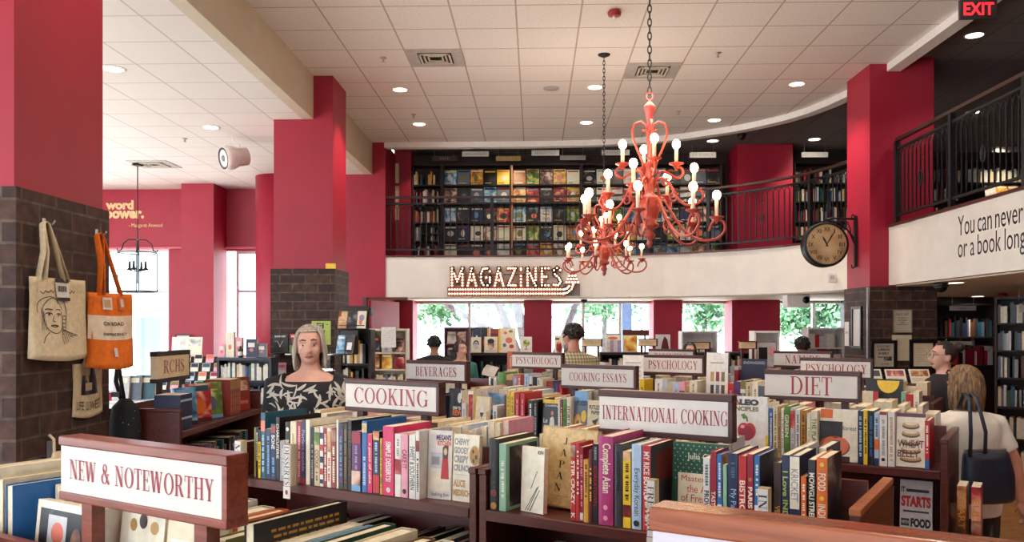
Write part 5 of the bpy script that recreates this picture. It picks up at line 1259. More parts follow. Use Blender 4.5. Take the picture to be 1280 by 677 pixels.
# ================================================================ posters on the right brick column
def poster(name, label, cat, x0, y0, x1, y1, Y, paper=PAPER, frame=None, lines=(), grp=None, edge=.014):
    a = atY(x0, y1, Y); b = atY(x1, y0, Y)
    o = thing(name, label, cat, ((a.x + b.x) / 2, Y, a.z), group=grp); w_ = b.x - a.x; h_ = b.z - a.z
    m = MB(); m.box(-w_ / 2, -.004, 0, w_ / 2, 0, h_); m.build('sheet', paper, o)
    if frame:
        m = MB(); e = edge
        m.box(-w_ / 2 - e, -.018, -e, w_ / 2 + e, -.0, 0); m.box(-w_ / 2 - e, -.018, h_, w_ / 2 + e, 0, h_ + e); m.box(-w_ / 2 - e, -.018, 0, -w_ / 2, 0, h_); m.box(w_ / 2, -.018, 0, w_ / 2 + e, 0, h_); m.build('frame', frame, o)
    if lines:
        mats = []; m = MB()
        for l in lines:
            if l[0] == 't':
                mm = P(l[6]); 
                if mm not in mats: mats.append(mm)
                put_text(m, l[1], -w_ / 2 + l[2] * w_, l[3] * h_, -w_ / 2 + l[4] * w_, l[5] * h_, -.005, mats.index(mm), bold=.03 if len(l) < 8 else 0, serif=len(l) > 7)
            else:
                mm = P(l[5]) if isinstance(l[5], str) else l[5]
                if mm not in mats: mats.append(mm)
                m.rect(-w_ / 2 + l[1] * w_, l[2] * h_, -w_ / 2 + l[3] * w_, l[4] * h_, -.0046, mats.index(mm))
        m.build('print', mats, o, fix=False)
    return o
YB = 9.672
AGED = plain('aged_paper', (196, 186, 164), .8, var=.04); CRM = plain('cream_paper', (222, 208, 176), .8, var=.03)
poster('wall_notice', 'cream PAGE ART notice in a thin frame, topmost on the brick column', 'notice', 1116.5, 387.5, 1139, 415, YB, AGED, plain('bronze_frame', (120, 112, 92), .4), [('t', 'PAGE ART', .14, .76, .86, .88, 'black', 1), ('t', 'Photographs by', .24, .62, .78, .68, 'charcoal'), ('t', 'the Friends', .26, .52, .74, .58, 'charcoal'), ('t', 'of the', .4, .42, .62, .48, 'charcoal'), ('t', 'Seminary Board', .2, .32, .8, .38, 'charcoal'), ('r', .3, .14, .7, .15, 'grey'), ('r', .04, .04, .96, .055, 'grey'), ('r', .04, .945, .96, .96, 'grey')], edge=.006)
poster('wall_notice', 'blank cream paper sheet pinned below the PAGE ART notice', 'notice', 1115, 418.5, 1139.5, 450.5, YB, CRM, None, [('r', .2, .8, .28, .83, 'grey')])
FRB = plain('black_frame', (22, 21, 22), .35)
poster('framed_notice', 'black framed notice with bold black words, left below the blank sheet', 'notice', 1092, 429, 1117, 458, YB - .03, AGED, FRB, [('t', 'WINDOWS', .14, .82, .82, .92, 'charcoal', 1), ('t', 'A PERSON', .2, .68, .8, .78, 'black'), ('t', 'IN REPLY', .24, .52, .76, .62, 'black'), ('t', 'Now', .2, .38, .46, .46, 'charcoal'), ('r', .5, .26, .9, .44, PHOTO[2]), ('t', 'by Anna', .4, .08, .74, .16, 'charcoal')], edge=.035)
poster('framed_notice', 'black framed letter leaning on the brick column beside the woman in profile', 'notice', 1141, 428.5, 1166, 457.5, YB - .03, CRM, FRB, [('r', .2, .84 - .09 * k, .2 + .5 * ((k * 7) % 5 + 2) / 6, .85 - .09 * k, 'grey') for k in range(8)], edge=.04)
# on the side face of the column (faces -x)
def side_poster(label, x0, x1, y0, y1, frame, wid):
    a = atX((x0 + x1) / 2, (y0 + y1) / 2, 3.73); zt = atX((x0 + x1) / 2, y0, 3.73).z; zb = atX((x0 + x1) / 2, y1, 3.73).z
    o = thing('framed_notice' if frame else 'wall_notice', label, 'notice', (3.733, a.y, zb)); h_ = zt - zb
    m = MB(); m.box(-.004, -wid / 2, 0, 0, wid / 2, h_); m.build('sheet', PAPER, o)
    if frame:
        m = MB(); e = .03
        for (q0, r0, q1, r1) in ((-wid / 2 - e, -e, wid / 2 + e, 0), (-wid / 2 - e, h_, wid / 2 + e, h_ + e), (-wid / 2 - e, 0, -wid / 2, h_), (wid / 2, 0, wid / 2 + e, h_)): m.box(-.02, q0, r0, 0, q1, r1)
        m.build('frame', FRB, o)
    else:
        m = MB(); m.box(-.0055, -wid * .3, h_ * .5, -.004, wid * .3, h_ * .6); m.build('print', P('grey'), o)
side_poster('tall white sheet in a black frame on the window side of the right column', 1066, 1077, 386, 432, True, .24)
side_poster('white paper on the window side of the right column behind the tall frame', 1056, 1061, 402, 432, False, .14)
# brochure table below the notices
tb = atY(1122, 480, 9.35)
o = thing('brochure_table', 'dark table with spread brochures in front of the brick column', 'table', (tb.x, 9.38, 0))
MB().box(-.42, -.22, 1.02, .42, .22, 1.06).build('table_top', DARKW, o, bev=.004)
for x in (-.38, .38):
    for y in (-.18, .18): MB().box(x - .025, y - .025, 0, x + .025, y + .025, 1.02).build('leg', DARKW, o)
for i in range(3):
    faceout('white brochure, %s of three standing on the table by the brick column' % nth(i), 0, tb.x - .24 + i * .26, 9.40, 1.0615, .22, .17, .003, 'ivory', [('r', .08, .5, .92, .92, PHOTO[(i * 3 + 2) % 8]), ('r', .1, .2, .8, .23, 'grey'), ('r', .1, .32, .6, .35, 'grey')], lean=.5, name='brochure', cat='brochure', group='brochures on the table')

# ================================================================ balcony book shelves
def wallcase(label, x0, x1, y, zb, shelves, top, depth=.3, mat=DARKW, name='tall_bookcase', rz=0.0, grp=None, back=True, lit=False):
    L = x1 - x0; o = thing(name, label, 'bookcase', (x0, y, zb), rz, group=grp)
    for x in (0, L - .025): MB().box(x, 0, 0, x + .025, depth, top - zb).build('side_panel', wood('lamplit_panel_wood', (170, 100, 50), (196, 128, 70), .4) if lit and x == 0 else mat, o)  # the lit divider panel has the lamp's glow put into its wood colour
    for z in list(shelves): MB().box(.025, .005, z - zb - .022, L - .025, depth, z - zb).build('shelf', mat, o)
    MB().box(.0, -.01, top - zb, L, depth, top - zb + .03).build('top_board', mat, o)
    MB().box(.025, depth - .015, 0, L - .025, depth, top - zb).build('back_panel', mat, o)
    return o
YM = 14.6
rows = [2.845, 3.155, 3.47, 3.805, 4.115]
edges = [515, 552.5, 639, 727, 815, 903]
bay = ['narrow bay at the left end', 'bay left of the lit divider', 'bay right of the lit divider', 'bay behind the chandeliers', 'bay beside the red pier']
SHOWN = dict(masthead=['red', 'white', 'yellow', 'sky', 'black', 'orange'])
rm = random.Random(77)
for b in range(5):
    x0, x1 = xb(edges[b], YM), xb(edges[b + 1], YM)
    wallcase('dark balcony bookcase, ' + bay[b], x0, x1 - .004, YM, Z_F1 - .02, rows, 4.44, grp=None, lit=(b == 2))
    if b == 0: continue
    n = 5
    for r_, z in enumerate(rows):
        for k in range(n):
            wd = (x1 - x0 - .05) / n; t = x0 + .025 + wd * (k + .5)
            base_ = rm.choice([PHOTO[0], PHOTO[1], PHOTO[2], PHOTO[2], PHOTO[3], PHOTO[4], PHOTO[5], PHOTO[6], PHOTO[7], P('navy'), P('black'), P('slate'), P('ivory')])
            head = rm.choice(['red', 'white', 'yellow', 'sky', 'black', 'orange', 'ivory', 'crimson'])
            if b == 1 and k == 4 and r_ == 4: base_, head = P('yellow'), 'orange'
            if b == 2 and k == 0 and r_ == 4: base_, head = P('rust'), 'ivory'
            art = [('r', .08, .84, .92, .93, head)]
            if rm.random() < .6: art.append(('e', rm.uniform(.4, .6), rm.uniform(.4, .5), rm.uniform(.15, .3), rm.uniform(.15, .25), rm.choice(['ivory', 'salmon', 'sky', 'charcoal', 'pale_grey', 'olive'])))
            art.append(('r', .1, .1, rm.uniform(.4, .8), .14, rm.choice(['white', 'yellow', 'black'])))
            faceout('magazine with %s masthead, %s on the %s shelf, %s' % (head.replace('_', ' '), nth(k), ['bottom', 'fourth', 'third', 'second', 'top'][r_], bay[b].replace('bay ', 'bay ')), 0, t, YM + .06, z + .0015, min(.215, wd - .012), rm.uniform(.255, .275), .003, base_, art, lean=.12, name='magazine', cat='magazine', group='magazines on the balcony shelves')
    
# hanging category boards on the balcony
def board(text, x0, y0, x1, y1, label, Y=14.3, ztop=Z_MEZ, paper=PAPER, grp='hanging boards over the balcony shelves'):
    a = atY(x0, y1, Y); b = atY(x1, y0, Y); o = thing('hanging_sign', label, 'sign', (a.x, Y, a.z), group=grp); w_, h_ = b.x - a.x, b.z - a.z
    MB().box(0, -.006, 0, w_, .006, h_).build('board', paper, o)
    for x in (.1 * w_, .9 * w_): MB().tube([(x, 0, h_), (x, 0, ztop - a.z - .001)], .003, n=5).build('wire', METAL, o)
    if text: m = MB(); put_text(m, text, w_ * .12, h_ * .25, w_ * .88, h_ * .75, -.007, 0, serif=True); m.build('lettering', P('grey'), o, fix=False)
YEL = plain('lamplit_board', (170, 140, 84), .7)  # white board with the yellow lamplight put into its colour
board('MAGAZINES', 577.5, 189, 611, 195.5, 'white hanging board lettered MAGAZINES left of the lit divider')
board('MAGAZINES', 664.5, 187.5, 699, 194.5, 'white hanging board lettered MAGAZINES right of the lit divider')
board('MAGAZINES', 752, 187, 787, 194, 'white hanging board lettered MAGAZINES behind the large chandelier')
board('CLASSICS', 862, 190, 895, 197, 'white hanging board lettered CLASSICS left of the red pier')
board('', 1002, 190, 1035, 196.5, 'blank white hanging board right of the red pier')
board('SALE', 540, 195, 571, 201, 'dim brown hanging board at the left end', 14.45, paper=plain('dim_board', (84, 60, 50), .7))  # white board with the dimness put into its brown colour
board('SALE', 620, 195, 651, 201, 'lamplit yellow SALE board over the lit divider', 14.45, paper=YEL)
board('SALE', 700, 194, 732, 200, 'grey SALE board right of the second MAGAZINES board', 14.45, paper=plain('grey_board', (150, 142, 138), .7))  # dimness on a white board put into this grey
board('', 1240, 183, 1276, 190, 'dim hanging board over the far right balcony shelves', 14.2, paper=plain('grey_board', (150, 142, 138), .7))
# framed pictures on the red end wall of the balcony
for i, (y0, y1) in enumerate(((205, 228), (233, 252), (256, 274))):
    poster('framed_picture', ['topmost', 'middle', 'lowest'][i] + ' of three cream pictures on the red balcony end wall', 'picture', 480, y0, 498, y1, 14.59, CRM, plain('pale_frame', (190, 180, 150), .5), [('r', .35, .35, .68, .72, 'black')], edge=.012)

# shelves far from the camera: packed rows of books that nobody could tell apart
STUFF = MB(); STUFF_COLS = ['navy', 'black', 'charcoal', 'white', 'ivory', 'cream', 'crimson', 'slate', 'brown', 'teal', 'red', 'beige', 'grey', 'forest', 'amber', 'pale_grey']
def pack(M, L, z, hr, seed, dp=.16, tones=None, y=.03, fill=.9, wr=(.015, .04), skip=()):
    r = random.Random(seed); x = .03
    while x < L - .03 - wr[1]:
        w_ = r.uniform(*wr); h_ = r.uniform(*hr)
        hit = [b for a, b in skip if x < b and x + w_ > a]
        if hit: x = max(hit) + .001; continue
        if r.random() < fill: STUFF.box(x, y, z + .001, x + w_, y + dp, z + h_, r.choice(tones) if tones else r.randrange(len(STUFF_COLS)), M)
        x += w_ + .001
def place(x, y, z, rz=0): return Matrix.Translation((x, y, z)) @ Matrix.Rotation(rz, 4, 'Z')
LT = [3, 4, 5, 11, 12, 15, 7]; DK = [0, 1, 2, 8, 9, 13, 7]
x0, x1 = xb(515, YM), xb(552, YM)
for i, z in enumerate(rows): pack(place(x0, YM, 0), x1 - x0, z, (.17, .24), 200 + i, fill=.7)
wallcase('dark balcony bookcase right of the red pier', xb(993, YM), xb(1092, YM), YM, Z_F1 - .02, rows, 4.44)
for i, z in enumerate(rows): pack(place(xb(993, YM), YM, 0), xb(1092, YM) - xb(993, YM), z, (.15, .25), 210 + i, fill=.8)
for j, (a, b) in enumerate(((1150, 1205), (1206, 1295))):
    wallcase('dark balcony bookcase behind the right railing, ' + ['partly behind the red column', 'at the frame edge with lit covers'][j], xb(a, YM), xb(b, YM) - .01, YM, Z_F1 - .02, rows, 4.44)
    for i, z in enumerate(rows):
        if not (j and i == 3): pack(place(xb(a, YM), YM, 0), xb(b, YM) - xb(a, YM), z, (.17, .25), 220 + i + 9 * j, tones=LT if (j and i > 2) else None, fill=.75)
spot('shelf_accent', (xb(1255, 13.9), 14.0, Z_MEZ - .06), (xb(1255, 14.6), 14.7, 3.9), 45, (1, .88, .66), 1.0, .8)
for i, px in enumerate((1240, 1254, 1268)): faceout('bright cover, %s of three lit on the far right balcony shelf' % nth(i), 0, xb(px, YM), YM + .02, rows[3] + .0015, .19, .26, .004, PHOTO[(6, 7, 0)[i]], [('r', .1, .8, .9, .92, 'ivory')], name='magazine', cat='magazine', group='magazines on the balcony shelves')
# black stool on the balcony
sx = xb(538, 14.3)
o = thing('step_stool', 'black two-legged looking stool on the balcony beneath the narrow shelves', 'stool', (sx, 14.3, Z_F1 - .02))
MB().box(-.15, -.12, .44, .15, .12, .47).build('seat', BLACKP, o, bev=.01)
for a in (-1, 1):
    for b in (-1, 1): MB().tube([(a * .13, b * .1, .44), (a * .17, b * .12, 0)], .014, n=7).build('leg', BLACKP, o)

# ================================================================ right hand wall shelves under the balcony
YR = 13.0
rr = [.42, .80, 1.18, 1.53, 1.93]
wallcase('tall dark bookcase on the back right, behind the woman in profile', atY(1166, 400, YR).x, atY(1245, 400, YR).x, YR, 0, [.08] + rr[:-1], 2.0, depth=.28)
for i, z in enumerate([.08] + rr[:-1]): pack(place(atY(1166, 400, YR).x, YR, 0), atY(1245, 400, YR).x - atY(1166, 400, YR).x, z, (.2, .31), 300 + i, tones=DK + [10, 3], fill=.85, wr=(.02, .05))
YR2 = 9.6
x0 = atY(1243, 400, YR2).x
wallcase('tall dark bookcase at the right frame edge under the balcony', x0, x0 + 1.1, YR2, 0, [.08, .45, .8, 1.12, 1.42, 1.72], 1.98, depth=.28, rz=-.6)
for i, z in enumerate([.08, .45, .8, 1.12, 1.42, 1.72]): pack(place(x0, YR2, 0, -.6), 1.1, z, (.18, .235), 310 + i, tones=LT + DK, fill=.85)
board('ART', 1187, 382, 1220, 388, 'white hanging board lettered ART over the back right bookcase', 12.7, Z_UND, grp=None)
board('', 1273, 381, 1282, 390, 'white hanging board at the right frame edge', 9.4, Z_UND, grp=None)
# display rack in front of the right bookcases
o = thing('display_table', 'dark display stand with standing books behind the woman in profile', 'display stand', (atY(1208, 470, 11.2).x, 11.2, 0))
MB().box(-.48, -.2, 0, .48, .2, 1.16).build('cabinet', DARKW, o, bev=.01); MB().box(-.5, -.23, 1.16, .5, .23, 1.19).build('table_top', DARKW, o)
for i, (px, w_, h_, cv, lb) in enumerate([(1180, .14, .24, 'red', 'bright red book on the dark stand behind the woman in profile'), (1206, .36, .33, PHOTO[2], 'wide silver photo book on the dark stand right of the woman in profile'), (1172, .2, .18, 'cream', 'cream card on the dark stand above the woman in profile')]):
    faceout(lb, 0, atY(px, 440, 11.2).x, 11.24 + .03 * i, 1.192, w_, h_, .02, cv, [('r', .1, .75, .9, .9, 'ivory')])
pack(place(atY(1190, 440, 11.0).x, 11.0, 0), .62, 1.191, (.15, .24), 330, tones=[3, 1, 10, 2, 6, 15], fill=.9)

# ================================================================ left: RCHS case, back case, displays
AY = PI / 2
fixture('mahogany bookcase with the small RCHS sign, its solid end panel facing us', 5.04, 6.54, 2.42, AY, half=.30, wd=MAHOG, one=False)
sign('small cream RCHS sign on dark legs at the left', 'RCHS', 0, 0, 2.42, ang=AY, t=5.35, wdt=.52, h=.2, ztop=1.52, zfoot=1.22, plate=plain('cream_card', (226, 206, 168), .6), tw=.62, th=.6, wd=DARKW)
cR = 2.42 - .30 + .014
tt = 5.08
rch = [('navy', .02, .245)] * 7 + [('teal', .03, .26), ('slate', .05, .26), ('olive', .012, .25), ('lime', .012, .25)]
for i in range(7):
    book('slim navy book, %s of seven alike at the near end of the RCHS shelf' % nth(i), AY, tt, cR, SHELF + .0015, .024, .215, .16, 'navy', [('band', .3, .36, 'pale_blue'), ('band', .8, .86, 'pale_blue')], hard=False, group='seven navy books on the RCHS shelf'); tt += .025
for i, (cv, w_, h_, yw, lb) in enumerate([(PHOTO[1], .17, .24, -.5, 'blue picture book angled on the RCHS shelf, left of the bright fantasy cover'), (PHOTO[5], .19, .25, -.62, 'bright red and gold fantasy cover angled in the middle of the RCHS shelf'), (PHOTO[4], .19, .25, -.62, 'green and blue cover angled right of the fantasy cover on the RCHS shelf')]):
    faceout(lb, AY, 5.36 + i * .20, cR + .075, SHELF + .0015, w_, h_, .03, cv, [('r', .1, .8, .9, .95, ['sky', 'teal', 'olive'][i]), ('e', .5, .4, .3, .2, ['teal', 'orange', 'slate'][i]), ('r', .0, 0, 1, .1, ['navy', 'maroon', 'sky'][i])], lean=.08, yaw=yw)
tt = 5.92
for i in range(5):
    book('maroon and gold book, %s of five alike at the far end of the RCHS shelf' % nth(i), AY, tt, cR, SHELF + .0015, .04, .255, .18, 'brick_red', [('band', .72, .98, 'gold'), bars(.1, .6, 'amber', 90)], hard=False, group='five maroon and gold books on the RCHS shelf'); tt += .042
faceout('deep red cover at the far end of the RCHS shelf', AY, 6.30, cR + .06, SHELF + .0015, .19, .25, .03, 'brick_red', [('r', .1, .6, .9, .9, PHOTO[3]), ('r', .1, .2, .9, .3, 'salmon')], lean=.05, yaw=-.5)
run(5.12, 6.4, cR + .02, .66, 'on the dim lower shelf of the RCHS bookcase', 'dark', (.03, .07), (.2, .26), (.16, .2), ang=AY, seed=41, gap=.3)
# white draped box and book display behind it
bx = atY(178, 500, 7.4)
o = thing('draped_table', 'white cloth covered table behind the RCHS bookcase', 'table', (bx.x - .1, 7.7, 0))
m = MB(); m.loft([(0, 0, 0, .42, .42), (0, 0, .9, .40, .40), (0, 0, 1.0, .39, .39)], n=4, M=Matrix.Rotation(PI / 4, 4, 'Z')); m.build('cloth', plain('white_cloth', (226, 224, 226), .9), o)
MB().box(-.28, -.28, 1.0, .28, .28, 1.012).build('cloth_top', plain('white_cloth', (226, 224, 226), .9), o)
for i, px in enumerate((150, 162, 178)): faceout('pale teal book, %s of three standing on the white draped table' % nth(i), 0, atY(px, 480, 7.6).x, 7.6 + .04 * i, 1.014, .15, .22, .03, ['pale_grey', 'slate', 'teal'][i], [('r', .1, .7, .9, .9, 'ivory')])
YC = 9.25
x0, x1 = atY(271, 480, YC).x, atY(339, 480, YC).x
shv = [.10, .34, .58, .83, 1.09]
wallcase('dark blue-black bookcase in front of the middle brick column', x0, x1, YC, 0, shv, 1.31, depth=.26, mat=plain('blue_black_wood', (38, 40, 54), .4))
jx = atY(303, 510, YC).x - x0
for i, z in enumerate(shv): pack(place(x0, YC, 0), x1 - x0, z, (.14, .2), 400 + i, skip=[(jx - .06, jx + .06)] if i == 2 else [], tones=[0, 3, 15, 7, 4, 9, 11, 12, 1], fill=.95, wr=(.014, .034))
faceout('blue journal cover forward on the third shelf of the blue-black bookcase', 0, atY(303, 510, YC).x, YC + .005, shv[2] + .0015, .1, .17, .02, 'royal', [('r', .2, .6, .8, .68, 'pale_blue')], lean=.04)
for i, (px, w_, h_, cv, lb) in enumerate([(285, .09, .28, 'ivory', 'tall cream gift box on top of the blue-black bookcase'), (295, .08, .22, 'pink', 'small pale pink gift box on top of the blue-black bookcase'), (312, .12, .2, 'navy', 'navy box on top of the blue-black bookcase'), (324, .1, .15, 'slate', 'slate box on top of the blue-black bookcase'), (274.5, .07, .15, 'pink', 'low pink box at the left edge of the blue-black bookcase')]):
    faceout(lb, 0, atY(px, 440, YC).x, YC + .06 + .02 * (i % 2), 1.3425, w_, h_, .06, cv, [('r', .2, .55, .8, .8, 'white'), ('e', .5, .4, .2, .1, 'salmon')], lean=0.0, name='gift_box', cat='box')
o = thing('ink_bottle', 'small dark bottle with white label on the blue-black bookcase', 'bottle', (atY(299.5, 440, YC).x, YC + .03, 1.3425))
MB().lathe([(.026, 0), (.028, .01), (.028, .08), (.012, .1), (.012, .125)], n=14).build('bottle_body', BLACKP, o); MB().lathe([(.0285, .02), (.0285, .065)], n=14, caps=False).build('bottle_label', PAPER, o)
# card rack behind the RCHS case, beside the left window
cr = atY(247, 480, 11.5)
o = thing('card_rack', 'sloping greeting card rack between the RCHS sign and the blue-black bookcase', 'card rack', (cr.x, 11.5, 0))
m = MB(); m.add([(-.75, 0, 0), (.75, 0, 0), (.75, .6, 0), (-.75, .6, 0), (-.75, 0, .75), (.75, 0, .75), (.75, .6, 1.25), (-.75, .6, 1.25)], [(0, 3, 2, 1), (4, 5, 6, 7), (0, 1, 5, 4), (1, 2, 6, 5), (2, 3, 7, 6), (3, 0, 4, 7)]); m.build('rack_body', DARKW, o)
for r_ in range(4):
    for k in range(9):
        M = Matrix.Translation((cr.x - .68 + k * .165, 11.5 + .07 + r_ * .14, .75 + (.07 + r_ * .14) * .8333 + .006))
        c_ = MB(); c_.box(-.055, -.02, 0, .055, -.015, .12); c_.rect(-.05, .06, .05, .115, -.0206, 1)
        q = c_.build('greeting_card', [P(['ivory', 'white', 'pink', 'cream', 'pale_blue'][(k + r_) % 5]), P(['navy', 'crimson', 'teal', 'black', 'olive', 'salmon'][(k * 2 + r_ * 3) % 6])], M=M)
        q.rotation_euler.x = -.35
        tag(q, 'greeting card, %s from the left in the %s row of the sloping rack' % (nth(k), ['front', 'second', 'third', 'back'][r_]), 'card', 'greeting cards on the sloping rack')
for i, px in enumerate((224, 243)): faceout(['white folded card standing on the card rack below the framed notice', 'cream folded card standing on the card rack right of the white one'][i], 0, atY(px, 440, 12.1).x, 12.088, 1.2515, .22, .28, .006, ['white', 'ivory'][i], [('r', .1, .55, .9, .9, PHOTO[6])], name='greeting_card', cat='card')
poster('framed_notice', 'black framed white notice on the red wall behind the card rack', 'notice', 221, 419, 237, 436, 14.36, PAPER, FRB, [('r', .15, .8 - .1 * k, .8, .82 - .1 * k, 'pale_grey') for k in range(5)], edge=.02)
# ---------------------------------------------------------------- middle column front: ledge, books, poster
YCo = 9.945
lz = atY(370, 441, 9.75).z
o = thing('column_ledge', 'glass ledge on the front of the middle brick column', 'shelf', (atY(377, 440, 9.8).x, YCo, lz - .02))
MB().box(-.42, -.26, 0, .42, 0, .014).build('glass_shelf', ACRYL, o); [MB().box(x - .01, -.2, -.06, x + .01, 0, -.001).build('bracket', METAL, o) for x in (-.3, .3)]
def onledge(label, x0, x1, yt, cv, art, **k):
    a = atY(x0, yt, 9.8); b = atY(x1, yt, 9.8); return faceout(label, 0, (a.x + b.x) / 2, 9.82, lz - .004, b.x - a.x, a.z - lz, .03, cv, art, lean=.12, **k)
onledge('black book with a white antler drawing on the glass ledge', 340, 358, 417, 'black', [('t', 'BLACK UNIT', .12, .82, .88, .92, 'white', .03), ('p', [(.48, .35), (.52, .35), (.7, .62), (.66, .62)], 'pale_grey'), ('p', [(.48, .35), (.52, .35), (.34, .62), (.3, .62)], 'pale_grey'), ('e', .5, .34, .05, .03, 'white'), ('r', .1, .6, .3, .62, 'grey')])
onledge('black, red and green book on the glass ledge beside the antler book', 361, 380.5, 417, 'black', [('r', 0, .78, 1, 1, 'red'), ('t', 'RED MACHINE', .1, .82, .92, .92, 'ivory', .03), ('p', [(0, .0), (.75, 0), (.3, .4), (0, .4)], 'green'), ('p', [(.2, .35), (.75, .75), (.1, .75)], 'crimson'), ('r', .4, .5, .9, .54, 'pale_grey')])
fo = poster('wall_poster', 'lime green poster with black block lettering EISNER on the brick column', 'poster', 389.5, 401, 413.5, 430.5, YCo - .002, P('lime'), None, [('t', 'EI', .26, .68, .64, .92, 'black'), ('t', 'SN', .14, .38, .7, .62, 'black'), ('t', 'ER', .14, .08, .72, .34, 'black'), ('r', .76, .84, .88, .87, 'charcoal')])
for (x0, x1, y0, y1, cv, lb, art) in [(342, 357, 453, 474, 'pink', 'pale pink book with a street drawing on the brick column below the ledge', [('r', .08, .1, .92, .55, PHOTO[6]), ('t', 'BOOKED', .1, .72, .9, .86, 'charcoal', .02)]),
                                       (368, 384, 455, 475, PHOTO[1], 'pale blue book on the brick column behind the grey haired woman', [('r', .1, .7, .9, .85, 'ivory')]),
                                       (400, 412, 440, 462, 'teal', 'dark teal book on the brick column right of the grey haired woman', [('r', .1, .7, .9, .85, 'pale_blue')])]:
    a = atY(x0, y1, 9.85); b = atY(x1, y0, 9.85)
    rk = thing('acrylic_holder', 'clear acrylic holder under the ' + lb.split(' on ')[0].split(' with ')[0] + ' on the brick column', 'holder', ((a.x + b.x) / 2, YCo, a.z - .012)); MB().box(-.1, -.12, 0, .1, 0, .008).build('tray', ACRYL, rk); MB().box(-.1, -.122, 0, .1, -.12, .03).build('lip', ACRYL, rk)
    faceout(lb, 0, (a.x + b.x) / 2, 9.85, a.z - .002, b.x - a.x, b.z - a.z, .02, cv, art, lean=.1)
tp = MB(); tp.box(-.08, -.002, -.03, .08, .012, .0); 
# yellow paper tag on top of the brick
yt = atY(413, 330, 9.94); o = MB().box(-.06, 0, 0, .06, .004, .06).build('yellow_note', P('yellow'), loc=(yt.x, 9.955, 2.361)); tag(o, 'small yellow note on the top corner of the middle brick column', 'note')
# portrait book standing left of the woman
YP = 8.9
pe = atY(357, 532, YP)
o = thing('display_pedestal', 'dark pedestal left of the grey haired woman', 'stand', (pe.x, YP, 0)); MB().box(-.2, -.14, 0, .2, .16, pe.z).build('cabinet', DARKW, o, bev=.01); MB().box(-.22, -.16, pe.z, .22, .18, pe.z + .02).build('table_top', DARKW, o)
faceout('book with a pale violet painted face left of the grey haired woman', 0, pe.x, YP, pe.z + .0215, .2, .28, .03, 'charcoal', [('e', .55, .5, .3, .36, 'lilac'), ('e', .42, .56, .07, .03, 'navy'), ('e', .66, .56, .07, .03, 'navy'), ('e', .54, .3, .1, .03, 'crimson'), ('r', 0, .0, 1, .1, 'ivory')], lean=.1)
# ---------------------------------------------------------------- magazine tower on the right side of the middle column
YT = 9.2
tx0, tx1 = atY(424, 440, YT).x, atY(452, 440, YT).x
wallcase('dark narrow bookcase against the right side of the middle column', tx0, tx1 + .1, YT, 0, [.3, .62, .96, 1.28], 1.62, depth=.25)
for i, z in enumerate([.3, .62, .96, 1.28]): pack(place(tx0, YT, 0), tx1 + .1 - tx0, z, (.2, .28), 430 + i, tones=[1, 2, 8, 3, 5, 14], fill=.7)
def wire_rack(label, x0, y0, x1, y1, Y, rz, items):
    a = atY(x0, y1, Y); b = atY(x1, y1, Y)
    o = thing('wire_shelf', label, 'shelf', (a.x, Y, a.z - .01), rz); L = (b.x - a.x)
    m = MB(); m.tube([(0, -.1, 0), (L, -.1, 0)], .005, n=6); m.tube([(0, .02, 0), (L, .02, 0)], .005, n=6); m.tube([(0, -.1, 0), (0, -.1, .04)], .005, n=6); m.tube([(0, -.1, .04), (L, -.1, .04)], .004, n=6)
    for k in range(6): m.tube([(L * k / 5, -.1, 0), (L * k / 5, .04, 0)], .003, n=5)
    m.build('wire_tray', IRON, o); MB().box(0, .04, 0, L, .055, .25).build('back_plate', DARKW, o)
    for i, (lb, cv, art) in enumerate(items):
        w_ = L / len(items) - .01; q = Vector((L * (i + .5) / len(items), -.06, .0065)); q = Matrix.Rotation(rz, 4, 'Z') @ q
        faceout(lb, 0, a.x + q.x, Y + q.y, a.z - .01 + q.z, w_, atY(x0, y0, Y).z - a.z, .012, cv, art, lean=.25, yaw=rz, name='magazine', cat='magazine')
wire_rack('upper wire shelf on the right side of the middle column', 424, 388, 461, 410, 9.1, -.15, [('orange and black cover on the upper wire shelf beside the column', PHOTO[0], [('r', 0, .7, .3, 1, 'brick_red')]), ('dark collage cover on the upper wire shelf beside the column', PHOTO[2], []), ('white floral cover on the upper wire shelf beside the column', 'ivory', [('e', .5, .6, .3, .2, 'lilac'), ('e', .4, .35, .2, .15, 'salmon')])])
wire_rack('lower wire shelf on the right side of the middle column', 423, 418, 448, 441, 9.05, -.35, [('pale blue city cover on the lower wire shelf', PHOTO[1], [('r', .1, .8, .9, .92, 'white')]), ('black and white cover on the lower wire shelf', PHOTO[2], [('r', .2, .2, .8, .6, 'white')])])
# pale magazine rack in the doorway
YD = 12.6
x0, x1 = atY(457, 440, YD).x, atY(509, 440, YD).x
wallcase('pale wooden magazine rack in front of the red door', x0, x1, YD, 0, [.35, .72, 1.05, 1.3], 1.62, depth=.25, mat=plain('pale_birch', (206, 192, 168), .5))
for r_, z in enumerate([1.05, 1.3]):
    for k in range(3): faceout('cover on the pale magazine rack, %s on its %s shelf' % (nth(k), ['lower visible', 'upper'][r_]), 0, x0 + .12 + k * .19, YD + .04, z + .0015, .15, .22, .006, [PHOTO[0], PHOTO[7], PHOTO[5], PHOTO[2], PHOTO[6], PHOTO[3]][k + 3 * r_], [('r', .1, .8, .9, .93, ['orange', 'ivory', 'navy'][k])], name='magazine', cat='magazine', group='magazines on the pale rack')
faceout('white notice sheet taped over the top of the pale magazine rack', 0, atY(486, 440, YD).x, YD - .02, atY(486, 434, YD).z, .22, .3, .002, 'white', [('r', .15, .8 - .1 * k, .85, .82 - .1 * k, 'pale_grey') for k in range(6)], lean=0, name='paper_notice', cat='notice')
pack(place(x0, YD, 0), x1 - x0, .72, (.2, .26), 440, tones=LT)
